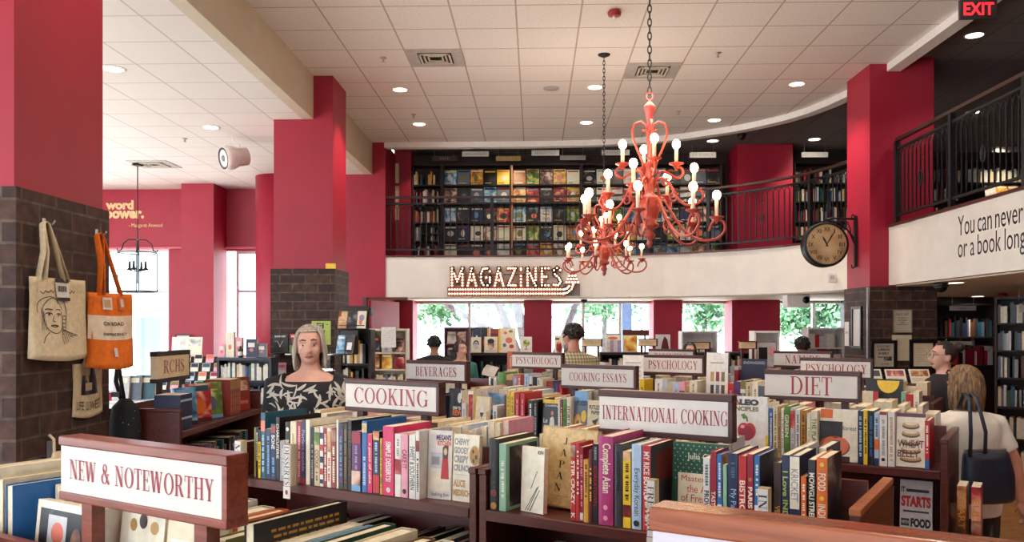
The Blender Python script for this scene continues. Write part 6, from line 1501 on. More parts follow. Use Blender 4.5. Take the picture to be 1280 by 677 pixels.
# newspaper racks by the window behind the couple
YN = 13.9
for j, (a, b, mt, lb) in enumerate(((555, 586, plain('plum_rack', (120, 62, 84), .5), 'plum coloured newspaper rack by the window behind the couple'), (587, 612, plain('grey_rack', (150, 146, 152), .5), 'grey newspaper rack by the window behind the couple'))):
    x0, x1 = atY(a, 440, YN).x, atY(b, 440, YN).x
    wallcase(lb, x0, x1, YN, 0, [.5, .82, 1.14, 1.4], 1.64, depth=.22, mat=mt)
    for r_, z in enumerate([1.14, 1.4]):
        for k in range(2): faceout('folded paper, %s on the %s shelf of the %s rack' % (nth(k), ['lower', 'upper'][r_], ['plum', 'grey'][j]), 0, x0 + (x1 - x0) * (.3 + k * .4), YN + .03, z + .0015, (x1 - x0) * .36, .2, .008, [PHOTO[2], PHOTO[6], PHOTO[3], PHOTO[2]][k + r_], [('r', .1, .82, .9, .92, 'ivory')], name='newspaper', cat='newspaper', group='papers in the window racks')
# dark case with art books standing on top, before the centre pier
YA = 11.0
x0, x1 = atY(588, 440, YA).x, atY(665, 440, YA).x; zt = atY(625, 441, YA).z
wallcase('dark bookcase with cover-forward art books on top, centre back', x0, x1, YA, 0, [.3, .62, .95], zt - .03, depth=.35)
for i, z in enumerate([.3, .62, .95]): pack(place(x0, YA, 0), x1 - x0, z, (.2, .28), 450 + i, tones=DK + [6], fill=.6)
tops = [(589, 601.5, 424, 'ivory', .0, [('e', .5, .55, .3, .25, 'charcoal'), ('e', .5, .45, .28, .25, 'pale_grey'), ('r', .2, .56, .8, .6, 'black')], 'white book with a masked face drawing'),
        (605.5, 622, 421, 'ivory', .0, [('e', .5, .5, .26, .34, PHOTO[3]), ('e', .5, .72, .26, .16, 'black'), ('r', .05, .05, .95, .15, 'pale_grey')], 'pale book with a woman portrait'),
        (623, 645, 410, 'ivory', .0, [('r', 0, 0, .12, 1, 'yellow'), ('e', .4, .8, .1, .06, 'salmon'), ('e', .7, .86, .12, .05, 'olive'), ('e', .6, .5, .2, .12, 'salmon'), ('e', .35, .3, .1, .08, 'slate'), ('e', .75, .25, .14, .08, 'red')], 'large white book with yellow spine and red fruit'),
        (650.5, 665, 421, 'white', .0, [('e', .5, .6, .3, .22, PHOTO[4]), ('r', .47, .2, .53, .45, 'brown'), ('r', .35, .18, .65, .22, 'brick_red')], 'white book with a potted tree'),
        (590, 600, 410, 'navy', .16, [('e', .5, .6, .15, .1, 'ivory')], 'navy book standing behind the masked face'), (600.5, 611, 410, 'black', .16, [('e', .4, .4, .18, .14, 'red'), ('r', .75, 0, 1, 1, 'amber')], 'black book with a red spot'), (612, 622.5, 411, 'brick_red', .18, [('r', .1, .7, .9, .8, 'maroon')], 'brick-red book behind the portrait')]
for (a, b, yt, cv, dy, art, lb) in tops:
    A = atY(a, yt, YA + .08); B = atY(b, yt, YA + .08); zz = atY(a, yt, YA + .05).z
    faceout(lb + ' on the centre back bookcase', 0, (A.x + B.x) / 2, YA + .05 + dy, zt + .0015, B.x - A.x, max(.2, zz - zt), .025, cv, art, lean=.1)
o = faceout('small brick-red book with a pillared building on its cover, centre back', 0, atY(642.5, 440, 10.7).x, 10.7, atY(642, 463, 10.7).z, .17, .24, .02, 'salmon', [('p', [(.15, .7), (.85, .7), (.5, .86)], 'cream')] + [('r', .2 + .14 * k, .2, .27 + .14 * k, .66, 'cream') for k in range(5)], lean=.05)
sd = thing('display_pedestal', 'dark pedestal carrying the pillared building book, centre back', 'stand', (atY(642.5, 440, 10.7).x, 10.7, 0)); zz = atY(642, 463, 10.7).z; MB().box(-.12, -.08, 0, .12, .1, zz - .0165).build('cabinet', DARKW, sd); MB().box(-.13, -.09, zz - .0165, .13, .11, zz - .0015).build('table_top', DARKW, sd)
# ================================================================ people
def remesh(mb, name, mats, parent, voxel, smooth=3, M=None, keep=None):
    t = mb.build('tmp', mats if isinstance(mats, list) else [mats])
    md = t.modifiers.new('r', 'REMESH'); md.mode = 'VOXEL'; md.voxel_size = voxel; md.use_smooth_shade = True
    sm = t.modifiers.new('s', 'SMOOTH'); sm.iterations = smooth; sm.factor = .5
    dg = bpy.context.evaluated_depsgraph_get(); me = bpy.data.meshes.new_from_object(t.evaluated_get(dg)); me.name = name
    old = t.data; bpy.data.objects.remove(t); bpy.data.meshes.remove(old)
    if not me.materials: me.materials.append(mats)
    for p in me.polygons: p.use_smooth = True
    o = bpy.data.objects.new(name, me); COL.objects.link(o); o.parent = parent
    return o
def skin_mat(name, rgb): return plain(name, rgb, .5, var=.05, scale=9)
BODY = [(.84, .165, .12, 0), (.92, .175, .125, .005), (.98, .168, .115, .0), (1.06, .145, .10, -.005), (1.16, .152, .108, -.01), (1.26, .168, .12, -.015), (1.33, .172, .115, -.005), (1.385, .16, .095, .005), (1.425, .115, .075, .01), (1.45, .066, .06, .01), (1.49, .053, .055, .005), (1.54, .052, .056, -.002)]
def hand(mb, w, d, side, r=.0085, curl=.5):
    """palm and five fingers from wrist w along direction d"""
    d = d.normalized(); up = Vector((0, -1, 0)); a = (up - d * up.dot(d)).normalized(); b = d.cross(a)
    palm = w + d * .05
    mb.tube([w, w + d * .03, w + d * .085], [.024, .034, .034], n=10, flat=.55)
    for i, L in enumerate((.06, .072, .066, .052)):
        q = w + d * .08 + a * (.026 - .0175 * i)
        mb.tube([q, q + d * L * .45 + b * side * L * .1, q + d * L * .8 + b * side * L * curl * .6, q + d * L * .9 + b * side * L * curl], [r, r * .95, r * .85, r * .7], n=7)
    q = w + d * .03 + a * .028
    mb.tube([q, q + d * .03 + a * .022 + b * side * .012, q + d * .055 + a * .026 + b * side * .02], [.011, .010, .008], n=7)
def person(label, loc, rz, h, skin, top, pants, arms, hair, wide=1.0, sleeve='short', head=(0, 0, 0), vox=.0085, face=True, neck=1.43, hem=.80, lean=0.0):
    k = h / 1.70
    o = thing('person', label, 'person', loc, rz)
    HM = Matrix.Translation((0, 0, 1.47)) @ Matrix.Rotation(head[0], 4, 'Z') @ Matrix.Rotation(head[1], 4, 'X') @ Matrix.Rotation(head[2], 4, 'Y') @ Matrix.Translation((0, 0, -1.47))
    S = Matrix.Scale(k, 4)
    b = MB()
    b.loft([(0, cy, z, rx * (wide if z < 1.4 else 1), ry * (wide if z < 1.4 else 1)) for z, rx, ry, cy in BODY], n=24, M=S)
    for s in (-1, 1):
        b.tube([(s * .09 * wide, 0, .90), (s * .092 * wide, -.005, .70), (s * .09, -.0, .48), (s * .09, .015, .30), (s * .09, .01, .08)], [.092 * wide, .082 * wide, .058, .055, .038], n=14, M=S)
        b.tube([(s * .09, .04, .045), (s * .095, -.06, .04), (s * .1, -.15, .028)], [.042, .045, .03], n=10, flat=.8, M=S)
    sh = {}
    for s, (el, wr) in zip((-1, 1), arms):
        p0 = Vector((s * .165 * wide, .0, 1.375)); el = Vector(el); wr = Vector(wr)
        b.tube([p0 + Vector((-s * .05, 0, .0)), p0 + Vector((s * .015, 0, -.015)), (p0 + el) / 2, el, el.lerp(wr, .3), wr], [.055, .056, .047, .039, .038, .026], n=12, M=S)
        hb = MB(); hand(hb, wr, wr - el, s); b.add([S @ Vector(v) for v in hb.v], hb.f, 0, True)
    HS = S @ HM
    # head: skull, face, jaw, nose, ears
    b.tube([(0, .005, 1.44), (0, .0, 1.56)], [.054, .054], n=14, M=S)
    b.ball((0, .008, 1.612), (.073, .092, .088), 0, 22, 14, M=HS)
    b.ball((0, -.03, 1.565), (.062, .066, .078), 0, 20, 12, M=HS)
    b.ball((0, -.052, 1.512), (.036, .038, .026), 0, 14, 10, M=HS)
    b.ball((0, -.022, 1.527), (.054, .052, .036), 0, 16, 10, M=HS)
    b.tube([(0, -.088, 1.605), (0, -.100, 1.585), (0, -.110, 1.562), (0, -.104, 1.552)], [.009, .0105, .014, .012], n=9, M=HS)
    for s in (-1, 1):
        b.ball((s * .036, -.066, 1.566), (.022, .022, .022), 0, 12, 8, M=HS)
        b.tube([(s * .012, -.088, 1.618), (s * .034, -.085, 1.624), (s * .055, -.068, 1.616)], .009, n=7, M=HS)
        b.ball((s * .074, .008, 1.578), (.011, .02, .032), 0, 10, 8, M=HS)
        b.ball((s * .011, -.099, 1.556), (.009, .009, .008), 0, 8, 6, M=HS)
    remesh(b, 'body', skin, o, vox, 2)
    if face:
        for s in (-1, 1):
            e = MB(); e.ball((s * .031, -.0815, 1.599), (.0115, .0085, .0048), 0, 12, 8, M=HS); e.ball((s * .031, -.0893, 1.599), (.0052, .0036, .0050), 1, 10, 6, M=HS)
            e.build('eye', [plain('eye_white', (214, 206, 198), .3), plain('eye_iris', (52, 42, 38), .3)], o)
            e = MB(); e.tube([(s * .013, -.097, 1.626), (s * .032, -.096, 1.632), (s * .052, -.080, 1.626)], [.003, .0042, .002], n=6, M=HS); e.build('eyebrow', plain('eyebrow_hair', (96, 76, 62), .8), o)
        e = MB(); e.tube([(-.026, -.083, 1.531), (-.009, -.0925, 1.535), (0, -.0935, 1.533), (.009, -.0925, 1.535), (.026, -.083, 1.531)], [.002, .0048, .0045, .0048, .002], n=7, M=HS)
        e.tube([(-.024, -.083, 1.529), (0, -.0915, 1.524), (.024, -.083, 1.529)], [.002, .0055, .002], n=7, M=HS); e.build('lips', plain('lip_skin', (188, 112, 104), .4), o)
    # clothes
    c = MB()
    rings = [(0, cy, z, (rx * 1.05 + .016) * (wide if z < 1.4 else 1), (ry * 1.05 + .016) * (wide if z < 1.4 else 1)) for z, rx, ry, cy in BODY if hem <= z <= neck - .004]
    rings = [(0, 0, hem, rings[0][3], rings[0][4])] + rings if rings[0][2] > hem + .01 else rings
    c.loft(rings, n=26, M=S)
    for s, (el, wr) in zip((-1, 1), arms):
        p0 = Vector((s * .165 * wide, .0, 1.375)); el = Vector(el); wr = Vector(wr)
        if sleeve == 'short': pts = [p0 + Vector((-s * .06, 0, .0)), p0 + Vector((s * .017, 0, -.012)), p0.lerp(el, .45), p0.lerp(el, .7)]; rr = [.062, .067, .062, .063]
        else: pts = [p0 + Vector((-s * .06, 0, .0)), p0 + Vector((s * .017, 0, -.012)), (p0 + el) / 2, el, el.lerp(wr, .5), el.lerp(wr, .93)]; rr = [.062, .066, .058, .05, .046, .038]
        c.tube(pts, rr, n=14, M=S)
    remesh(c, 'shirt', top, o, .011, 4)
    p = MB()
    p.loft([(0, .002, .80, .178 * wide, .128 * wide), (0, .004, .92, .184 * wide, .134 * wide), (0, 0, 1.0, .172 * wide, .12 * wide)], n=24, M=S)
    for s in (-1, 1): p.tube([(s * .088 * wide, 0, .90), (s * .092 * wide, -.003, .70), (s * .09, 0, .48), (s * .09, .012, .30), (s * .09, .01, .07)], [.102 * wide, .094 * wide, .072, .066, .058], n=14, M=S)
    remesh(p, 'trousers', pants, o, .013, 3)
    for s in (-1, 1):
        q = MB(); q.tube([(s * .09, .055, .05), (s * .095, -.06, .05), (s * .1, -.16, .036)], [.046, .05, .036], n=12, flat=.85, M=S); q.tube([(s * .09, .07, .012), (s * .1, -.17, .012)], [.045, .045], n=10, flat=.25, M=S); q.build('shoe', plain('dark_shoe', (34, 30, 30), .5), o)
    # hair
    hm, style, length = hair[:3]
    c = MB(); r = random.Random(len(label))
    ex, ey, ez = .079, .097, .094; cy0, cz0 = .011, 1.617
    nu, nv = 36, 18; vs = []; ok = []
    for j in range(nv + 1):
        a = -PI / 2 + PI * j / nv
        for i in range(nu):
            w = 2 * PI * i / nu; x, y, z = ex * math.cos(a) * math.cos(w), cy0 + ey * math.cos(a) * math.sin(w), cz0 + ez * math.sin(a)
            vs.append((x, y, z)); ok.append(not (y < -.048 + max(0, (1.69 - z)) * .28 and z < 1.672) and z > (1.53 if style != 'short' else 1.548))
    fs = [(j * nu + i, j * nu + (i + 1) % nu, (j + 1) * nu + (i + 1) % nu, (j + 1) * nu + i) for j in range(nv) for i in range(nu)]
    fs = [f for f in fs if all(ok[q] for q in f)]
    c.add(vs, fs, 0, True, HS)
    n = hair[3] if len(hair) > 3 else 110
    for q in range(n):
        front = 1.15 if style == 'long' else .9
        w = -PI / 2 + (front + r.random() * (2 * PI - 2 * front)) if style != 'short' else r.random() * 2 * PI
        top_ = r.uniform(.1, 1.2) if style == 'long' else r.uniform(-.25, 1.35)
        if style == 'short':
            a = top_; y_ = math.sin(w)
            if y_ < -.45 and a < .62: continue
            P0 = Vector((ex * math.cos(a) * math.cos(w), cy0 + ey * math.cos(a) * math.sin(w), cz0 + ez * math.sin(a)))
            nrm = (P0 - Vector((0, cy0, cz0))).normalized(); tdir = Vector((r.uniform(-.6, .6), .4 + r.uniform(-.3, .3), -.5)).normalized()
            c.tube([P0 - nrm * .004, P0 + nrm * .009 + tdir * .012, P0 + nrm * .008 + tdir * .03], [.008, .009, .003], n=5, M=HS)
            continue
        px_ = .012 * r.uniform(-1, 1) + .012
        pts = []; rr = []
        for i in range(6):
            a = 1.5 - (1.5 - .0) * i / 5
            g = 1.02 + .04 * r.random()
            pts.append(Vector((ex * g * math.cos(a) * math.cos(w) + px_ * math.sin(a), cy0 + ey * g * math.cos(a) * math.sin(w), cz0 + ez * g * math.sin(a)))); rr.append(.006 + .004 * i / 5)
        end = pts[-1]; L = length * r.uniform(.82, 1.08); out = Vector((math.cos(w), math.sin(w), 0)); wob = r.uniform(-1, 1)
        for i in range(1, 5):
            f = i / 4; pts.append(end + Vector((0, 0, -L * f)) + out * (.012 * math.sin(f * 2.2) + .006 * wob * math.sin(f * 5)) - out * (.02 * f if math.sin(w) > .2 else .0)); rr.append(.011 * (1 - .55 * f))
        c.tube(pts, rr, n=6, M=HS, flat=.7)
    if style == 'bun':
        c.ball((0, .125, 1.66), (.045, .042, .04), 0, 14, 9, M=HS)
    c.build('hair', hm, o, fix=False)
    return o, HS, S
def hairmat(name, c1, c2):
    m, nt, b = base(name, .5); n = nt.nodes.new('ShaderNodeTexNoise'); n.inputs['Scale'].default_value = 1; n.inputs['Detail'].default_value = 4
    nt.links.new(coords(nt, scale=(90, 90, 9)), n.inputs['Vector']); r = ramp(nt, [(.35, c1), (.65, c2)]); nt.links.new(n.outputs['Fac'], r.inputs['Fac']); nt.links.new(r.outputs['Color'], b.inputs['Base Color']); return m
# printed leaves laid on the front of a garment
def leaves(o, n, seed):
    from mathutils.bvhtree import BVHTree
    sh = [c for c in o.children if c.name.startswith('shirt')][0]
    bvh = BVHTree.FromPolygons([v.co for v in sh.data.vertices], [tuple(p.vertices) for p in sh.data.polygons])
    r = random.Random(seed); m = MB(); done = []; tries = 0
    while len(done) < n and tries < 4000:
        tries += 1
        x0 = r.uniform(-.26, .26); z0 = r.uniform(.95, 1.42)
        if any(math.hypot(x0 - a, z0 - b) < .030 for a, b in done): continue
        L = r.uniform(.05, .11); a = r.uniform(0, 2 * PI); bend = r.choice((-1, 1)) * r.uniform(.5, 1.3); w = r.uniform(.0045, .0095); rows_ = []; N = 10
        x, z = x0, z0
        for i in range(N + 1):
            f = i / N; d = a + bend * f; hw = w * math.sin(PI * min(1, .06 + f * .94)) ** .8; nx, nz = -math.sin(d), math.cos(d)
            hit = []
            for sgn in (-1, 0, 1):
                h, nn, _, _ = bvh.ray_cast(Vector((x + nx * hw * sgn, -1, z + nz * hw * sgn)), Vector((0, 1, 0)))
                hit.append(h + nn * .0022 if h is not None and nn.y < -.15 else None)
            if None in hit: rows_ = None; break
            rows_.append(hit); x += math.cos(d) * L / N; z += math.sin(d) * L / N
        if not rows_: continue
        done.append((x0, z0)); vs = [p for h in rows_ for p in h]
        m.add(vs, [(3 * i + k, 3 * i + k + 1, 3 * i + k + 4, 3 * i + k + 3) for i in range(N) for k in range(2)], 0, True)
    p = m.build('printed_leaves', plain('pale_leaf_print', (196, 190, 178), .8), sh, fix=False); p['kind'] = 'stuff'
def plaid():
    m, nt, b = base('olive_check_cloth', .8)
    v = coords(nt); sp_ = nt.nodes.new('ShaderNodeSeparateXYZ'); nt.links.new(v, sp_.inputs[0])
    outs = []
    for ax in ('X', 'Z'):
        f = nt.nodes.new('ShaderNodeMath'); f.operation = 'MULTIPLY'; f.inputs[1].default_value = 34; nt.links.new(sp_.outputs[ax], f.inputs[0])
        fr = nt.nodes.new('ShaderNodeMath'); fr.operation = 'FRACT'; nt.links.new(f.outputs[0], fr.inputs[0])
        lt = nt.nodes.new('ShaderNodeMath'); lt.operation = 'LESS_THAN'; lt.inputs[1].default_value = .34; nt.links.new(fr.outputs[0], lt.inputs[0]); outs.append(lt)
    a = nt.nodes.new('ShaderNodeMath'); a.operation = 'ADD'; nt.links.new(outs[0].outputs[0], a.inputs[0]); nt.links.new(outs[1].outputs[0], a.inputs[1])
    h = nt.nodes.new('ShaderNodeMath'); h.operation = 'MULTIPLY'; h.inputs[1].default_value = .5; nt.links.new(a.outputs[0], h.inputs[0])
    r = ramp(nt, [(0, (214, 206, 176)), (.5, (160, 154, 120)), (1, (104, 98, 72))]); nt.links.new(h.outputs[0], r.inputs['Fac']); nt.links.new(r.outputs['Color'], b.inputs['Base Color']); return m
SKIN1 = skin_mat('fair_skin', (218, 168, 148)); SKIN2 = skin_mat('warm_skin', (190, 132, 108))
DARKCL = plain('dark_cloth', (34, 33, 38), .85); DENIM = plain('dark_denim', (40, 44, 60), .85)
def at_head(px, Y): return atY(px, 408, Y).x
fw = person('woman with shoulder length grey hair in a black floral top facing the camera', (at_head(388, 4.95), 4.95, 0), .10, 1.675, SKIN1, plain('black_cotton', (26, 25, 28), .8), DARKCL,
       [((-.25, .02, 1.10), (-.24, -.10, .86)), ((.25, .03, 1.10), (.20, -.16, .90))], (hairmat('grey_hair', (150, 140, 124), (196, 188, 172)), 'long', .155, 190), wide=1.16, head=(.10, .02, -.05), neck=1.40)
leaves(fw[0], 95, 4)
person('man seen from behind in an olive checked shirt with dark hair, middle of the floor', (at_head(717, 7.9), 7.9, 0), PI + .35, 1.70, SKIN2, plaid(), DENIM,
       [((-.25, -.02, 1.10), (-.18, -.20, 1.02)), ((.25, -.02, 1.10), (.18, -.2, 1.02))], (hairmat('dark_brown_hair', (30, 22, 18), (52, 38, 30)), 'short', 0, 260), wide=1.08, head=(.25, .12, 0), neck=1.46, hem=.84, vox=.011)
person('man with dark hair and black jacket seen from behind near the newspaper racks', (at_head(543, 10.5), 10.5, 0), PI, 1.56, SKIN2, DARKCL, DARKCL,
       [((-.25, -.02, 1.10), (-.2, -.18, .95)), ((.25, -.02, 1.10), (.2, -.18, .95))], (hairmat('black_hair', (26, 20, 18), (44, 34, 30)), 'short', 0, 200), sleeve='long', neck=1.49, vox=.013, wide=1.05, face=False)
person('woman with a dark bob and teal sleeves talking beside the man in the black jacket', (at_head(576, 10.3), 10.3, 0), .55, 1.50, SKIN1, plain('teal_cloth', (44, 110, 104), .8), DARKCL,
       [((-.24, -.02, 1.10), (-.16, -.2, .98)), ((.24, -.02, 1.10), (.16, -.2, .98))], (hairmat('brown_bob', (38, 26, 22), (62, 42, 34)), 'long', .06, 120), sleeve='long', neck=1.43, vox=.012, head=(.2, 0, 0))
o, HS, S = person('woman in profile with dark hair in a bun and round glasses by the brick column', (at_head(1179, 6.35), 6.35, 0), -PI / 2, 1.565, SKIN1, DARKCL, DARKCL,
       [((-.24, -.02, 1.10), (-.14, -.2, 1.0)), ((.24, -.02, 1.10), (.14, -.2, 1.0))], (hairmat('dark_bun_hair', (28, 20, 20), (50, 36, 34)), 'bun', .0, 0), sleeve='long', neck=1.46, vox=.010)
g = MB()
for s in (-1, 1):
    g.tube([(s * .034 + .024 * math.cos(w), -.104, 1.598 + .022 * math.sin(w)) for w in [q * PI / 8 for q in range(16)]], .0028, n=6, closed=True, M=HS)
    g.tube([(s * .058, -.103, 1.602), (s * .078, -.02, 1.602), (s * .078, .01, 1.592)], .0025, n=6, M=HS)
g.tube([(-.01, -.106, 1.602), (.01, -.106, 1.602)], .0025, n=6, M=HS); g.build('glasses', plain('glasses_frame', (150, 140, 130), .3, .6), o)
person('dark haired head showing above the NATURE sign by the far right window', (at_head(1003, 9.6), 9.6, 0), PI - .3, 1.56, SKIN2, DARKCL, DARKCL,
       [((-.25, -.02, 1.10), (-.2, -.18, .95)), ((.25, -.02, 1.10), (.2, -.18, .95))], (hairmat('black_hair', (26, 20, 18), (44, 34, 30)), 'short', 0, 200), sleeve='long', neck=1.49, vox=.013, face=False)
person('dark haired head peeking over the half hidden sign below the second window', (at_head(862, 10.6), 10.6, 0), .2, 1.47, SKIN1, plain('rose_cloth', (150, 70, 80), .8), DARKCL,
       [((-.25, -.02, 1.10), (-.2, -.18, .95)), ((.25, -.02, 1.10), (.2, -.18, .95))], (hairmat('black_hair', (26, 20, 18), (44, 34, 30)), 'long', .05, 90), sleeve='long', neck=1.44, vox=.013)
RW = (2.235, 4.50)
o, HS, S = person('woman seen from behind with long light brown hair, white blouse and dark trousers, right', (RW[0], RW[1], 0), PI + .12, 1.465, SKIN2, plain('white_blouse', (226, 220, 208), .8, var=.05), DARKCL,
       [((-.305, .02, 1.13), (-.34, .03, .90)), ((.25, -.02, 1.10), (.15, -.22, 1.04))], (hairmat('light_brown_hair', (74, 52, 34), (146, 112, 72)), 'long', .17, 230), wide=1.1, neck=1.455, hem=.82, head=(.25, .2, -.14))
g = MB(); g.tube([(-.078, -.02, 1.64), (-.08, -.05, 1.672), (-.02, -.085, 1.70), (.03, -.085, 1.70), (.08, -.05, 1.672), (.078, -.02, 1.64)], .006, n=6, M=HS); g.build('sunglasses', plain('glasses_dark', (20, 20, 22), .2), o)
# her navy shoulder bag, hanging on the right shoulder
bgx = atY(1226, 588, 4.30)
o = thing('shoulder_bag', 'large navy leather shoulder bag on the right shoulder of the woman in white', 'bag', (bgx.x + .02, 4.27, bgx.z), .18)
NAVYL = plain('navy_leather', (30, 38, 54), .42, var=.12, scale=20)
m = MB(); m.loft([(0, 0, -.155, .125, .035), (0, 0, -.14, .145, .055), (0, 0, -.02, .142, .06), (-.01, 0, .07, .128, .05), (-.015, 0, .105, .12, .028)], n=28); remesh(m, 'bag_body', NAVYL, o, .009, 2)
m = MB(); m.box(-.125, -.008, .095, .095, .008, .112); m.build('zip_top', plain('bag_lining', (120, 104, 90), .6), o)
for s, dx_ in ((0, -.12), (1, -.04)):
    m = MB(); m.tube([(dx_, -.03 - .0 * s, .08), (dx_ - .0, -.035, .2), (-.10 + .04 * s, .0, .36), (-.085 + .04 * s, .06, .385), (-.08 + .04 * s, .11, .30)], .011, n=8, flat=.4); m.build('strap', NAVYL, o)
# ================================================================ rows farther back
cP = C_ROW['psychology'] - HALF + .012
psy = [
 (611, 613.5, 471, 'white', [], 'slim white spine left of the green and orange one', .19), (614, 616.5, 473, 'black', [], 'slim black spine left of the green and orange one', .19),
 (617, 620.5, 472, 'ivory', [bars(.2, .9, 'grey', 3)], 'ivory spine left of the green and orange one', .19),
 (622, 632, 465, 'green', [('band', .35, .6, 'orange'), ('band', 0, .35, 'purple')], 'fat green, orange and purple spine', .2),
 (632.5, 641, 468, 'tan', [('band', .3, .8, 'brown')], 'fat tan and brown spine', .2), (641.5, 647, 470, 'lilac', [bars(.2, .9, 'white', 4)], 'lilac spine', .19),
 (647.5, 651, 469, 'orange', [bars(.2, .9, 'white', 5)], 'orange spine', .19), (651.5, 655, 468, 'crimson', [], 'crimson spine', .19), (655.5, 661, 467, 'pale_blue', [bars(.2, .9, 'slate', 6)], 'pale blue spine', .19),
 (661.5, 665.5, 470, 'white', [('band', .2, .7, 'black')], 'white spine with a black panel', .19), (666, 671, 471, 'black', [('band', .0, .2, 'white')], 'black spine', .19), (671.5, 675, 472, 'white', [bars(.2, .9, 'navy', 7)], 'white spine with navy lettering', .19),
 (675.5, 679, 474, 'cream', [], 'cream spine', .19),
 (691, 694, 476, 'navy', [], 'navy spine right of the red cover', .19), (694.5, 699, 478, 'purple', [], 'purple spine right of the red cover', .19), (699.5, 703, 480, 'red', [], 'red spine right of the red cover', .19)]
row_books([(a, b, c_, d_, e_, f_, g_) for a, b, c_, d_, e_, f_, g_ in psy], cP, SHELF, 'under the left PSYCHOLOGY sign')
fo_px('red book lettered in pink under the left PSYCHOLOGY sign', 680.5, 689, 477, cP, SHELF, 'crimson', [('r', .15, .6, .85, .68, 'pink'), ('r', .2, .4, .8, .46, 'salmon')])
fo_px('white sheet with six small pictures standing in the middle, right of the PSYCHOLOGY sign', 881, 908, 441, cP + .05, SHELF, 'white', [('r', .2 + .25 * (i % 3), .3 + .22 * (i // 3), .36 + .25 * (i % 3), .46 + .22 * (i // 3), ['charcoal', 'slate', 'brown', 'tan', 'brick_red', 'olive'][i]) for i in range(6)] + [('r', .2, .82, .8, .84, 'grey')], th=.004, lean=.05, name='paper_notice', cat='notice')
fo_px('white printed sheet standing behind the COOKING ESSAYS sign', 776, 802, 444, cP + .05, SHELF, 'white', [('r', .12, .85 - .08 * k, .88, .865 - .08 * k, 'grey') for k in range(6)], th=.004, lean=.05, name='paper_notice', cat='notice')
fo_px('black book with a yellow half disc on its cover under the right PSYCHOLOGY sign', 1081, 1128, 474.5, cP + .1, SHELF, 'black', [('p', [(.3, .96)] + [(.6 + .3 * math.cos(PI + q * PI / 10), .96 - .3 * math.sin(q * PI / 10)) for q in range(11)], 'yellow')], th=.03, name='hardcover_book')
t0 = on_row(716, 480, cP)[0]
run(t0, -2.55, cP, SHELF, 'under the middle PSYCHOLOGY sign', 'mixed', (.025, .05), (.2, .25), (.17, .2), seed=51)
run(-2.5, -2.02, cP, SHELF, 'right of the middle PSYCHOLOGY sign', 'light', (.03, .06), (.18, .24), (.17, .2), seed=52)
t1 = on_row(1096, 480, cP)[0]
run(-1.94, t1 - .42, cP, SHELF, 'under the right PSYCHOLOGY sign', 'mixed', (.025, .05), (.2, .25), (.17, .2), seed=53)
fo_px('straw coloured cover right of the DIET sign', 1072, 1090, 489, cP, SHELF, 'cream', [('t', 'Not', .3, .3, .8, .5, 'olive', .0)])
fo_px('red cover beside the straw coloured one, right of the DIET sign', 1091, 1096, 490, cP, SHELF, 'red', [], th=.03)
run(t1 + .02, -.66, cP, SHELF, 'at the right end of the last PSYCHOLOGY shelf', 'mixed', (.025, .045), (.19, .24), (.17, .2), seed=54)
cPF = C_ROW['psychology'] + HALF - .012
ps = [on_row(x_, 470, C_ROW['psychology'])[0] for x_ in (598, 628)]; BLOCKS.append((ps[0], ps[1], C_ROW['psychology'] - .05, C_ROW['psychology'] + .3, None))
run(-4.3, -3.25, cPF, SHELF, 'facing away under the left PSYCHOLOGY sign', 'light', (.05, .09), (.2, .25), (.18, .22), flip=True, seed=55)
run(-3.1, -2.05, cPF, SHELF, 'facing away under the middle PSYCHOLOGY sign', 'light', (.05, .09), (.2, .25), (.18, .22), flip=True, seed=56)
run(-1.9, -.65, cPF, SHELF, 'facing away under the right PSYCHOLOGY sign', 'light', (.05, .09), (.2, .25), (.18, .22), flip=True, seed=57)
cNt = C_ROW['nature'] - HALF + .012
def pw(t, c, z): return Matrix.Translation(W(t, c, z)) @ Matrix.Rotation(ROW, 4, 'Z')
es = [on_row(x_, 460, cNt)[0] for x_ in (923, 959)]
for seed, a, b in ((61, -4.05, -2.75), (62, -2.6, -1.25)):
    pack(pw(a, cNt, 0), b - a, SHELF, (.18, .26), seed, tones=[0, 1, 3, 4, 5, 6, 11, 12, 14, 15, 10], y=0, fill=.95, wr=(.02, .045), skip=[(es[0] - a, es[1] - a)])
    pack(pw(a, C_ROW['nature'] + .05, 0), b - a, SHELF, (.18, .26), seed + 5, tones=LT, y=0, fill=.9, wr=(.03, .06))
fo_px('navy book with an owl and ENDANGERED lettering between the apple cover and DIET sign', 925, 957, 449, cNt, SHELF, 'navy', [('t', 'ENDANGERED', .08, .86, .92, .93, 'pale_grey', .0), ('e', .5, .4, .16, .14, 'charcoal'), ('e', .44, .45, .04, .03, 'pale_grey'), ('e', .56, .45, .04, .03, 'pale_grey')], th=.03, name='hardcover_book')
# curled white sheet standing up behind the beverages books
p0 = W(*on_row(612, 470, cP + .05)[:1], cP + .05, 0)
yq = W(on_row(612, 470, C_ROW['psychology'])[0], C_ROW['psychology']).y
cs = MB(); q = atY(602, 456, yq); q2 = atY(621, 471, yq)
grid = []
for j in range(7):
    v = j / 6
    for i in range(7):
        u_ = i / 6; x = q.x + (q2.x - q.x) * (u_ * .85 + .3 * v * v); z = 1.255 + v * (q.z - 1.255) - u_ * .03; grid.append((x - .0, yq + .10 * v + .03 * math.sin(u_ * 3), z))
cs.add(grid, [(j * 7 + i, j * 7 + i + 1, j * 7 + i + 8, j * 7 + i + 7) for j in range(6) for i in range(6)], 0, True)
o = cs.build('paper_sheet', PAPER); md = o.modifiers.new('t', 'SOLIDIFY'); md.thickness = .002
tag(o, 'curled white paper sheet standing up among the books under the left PSYCHOLOGY sign', 'paper')
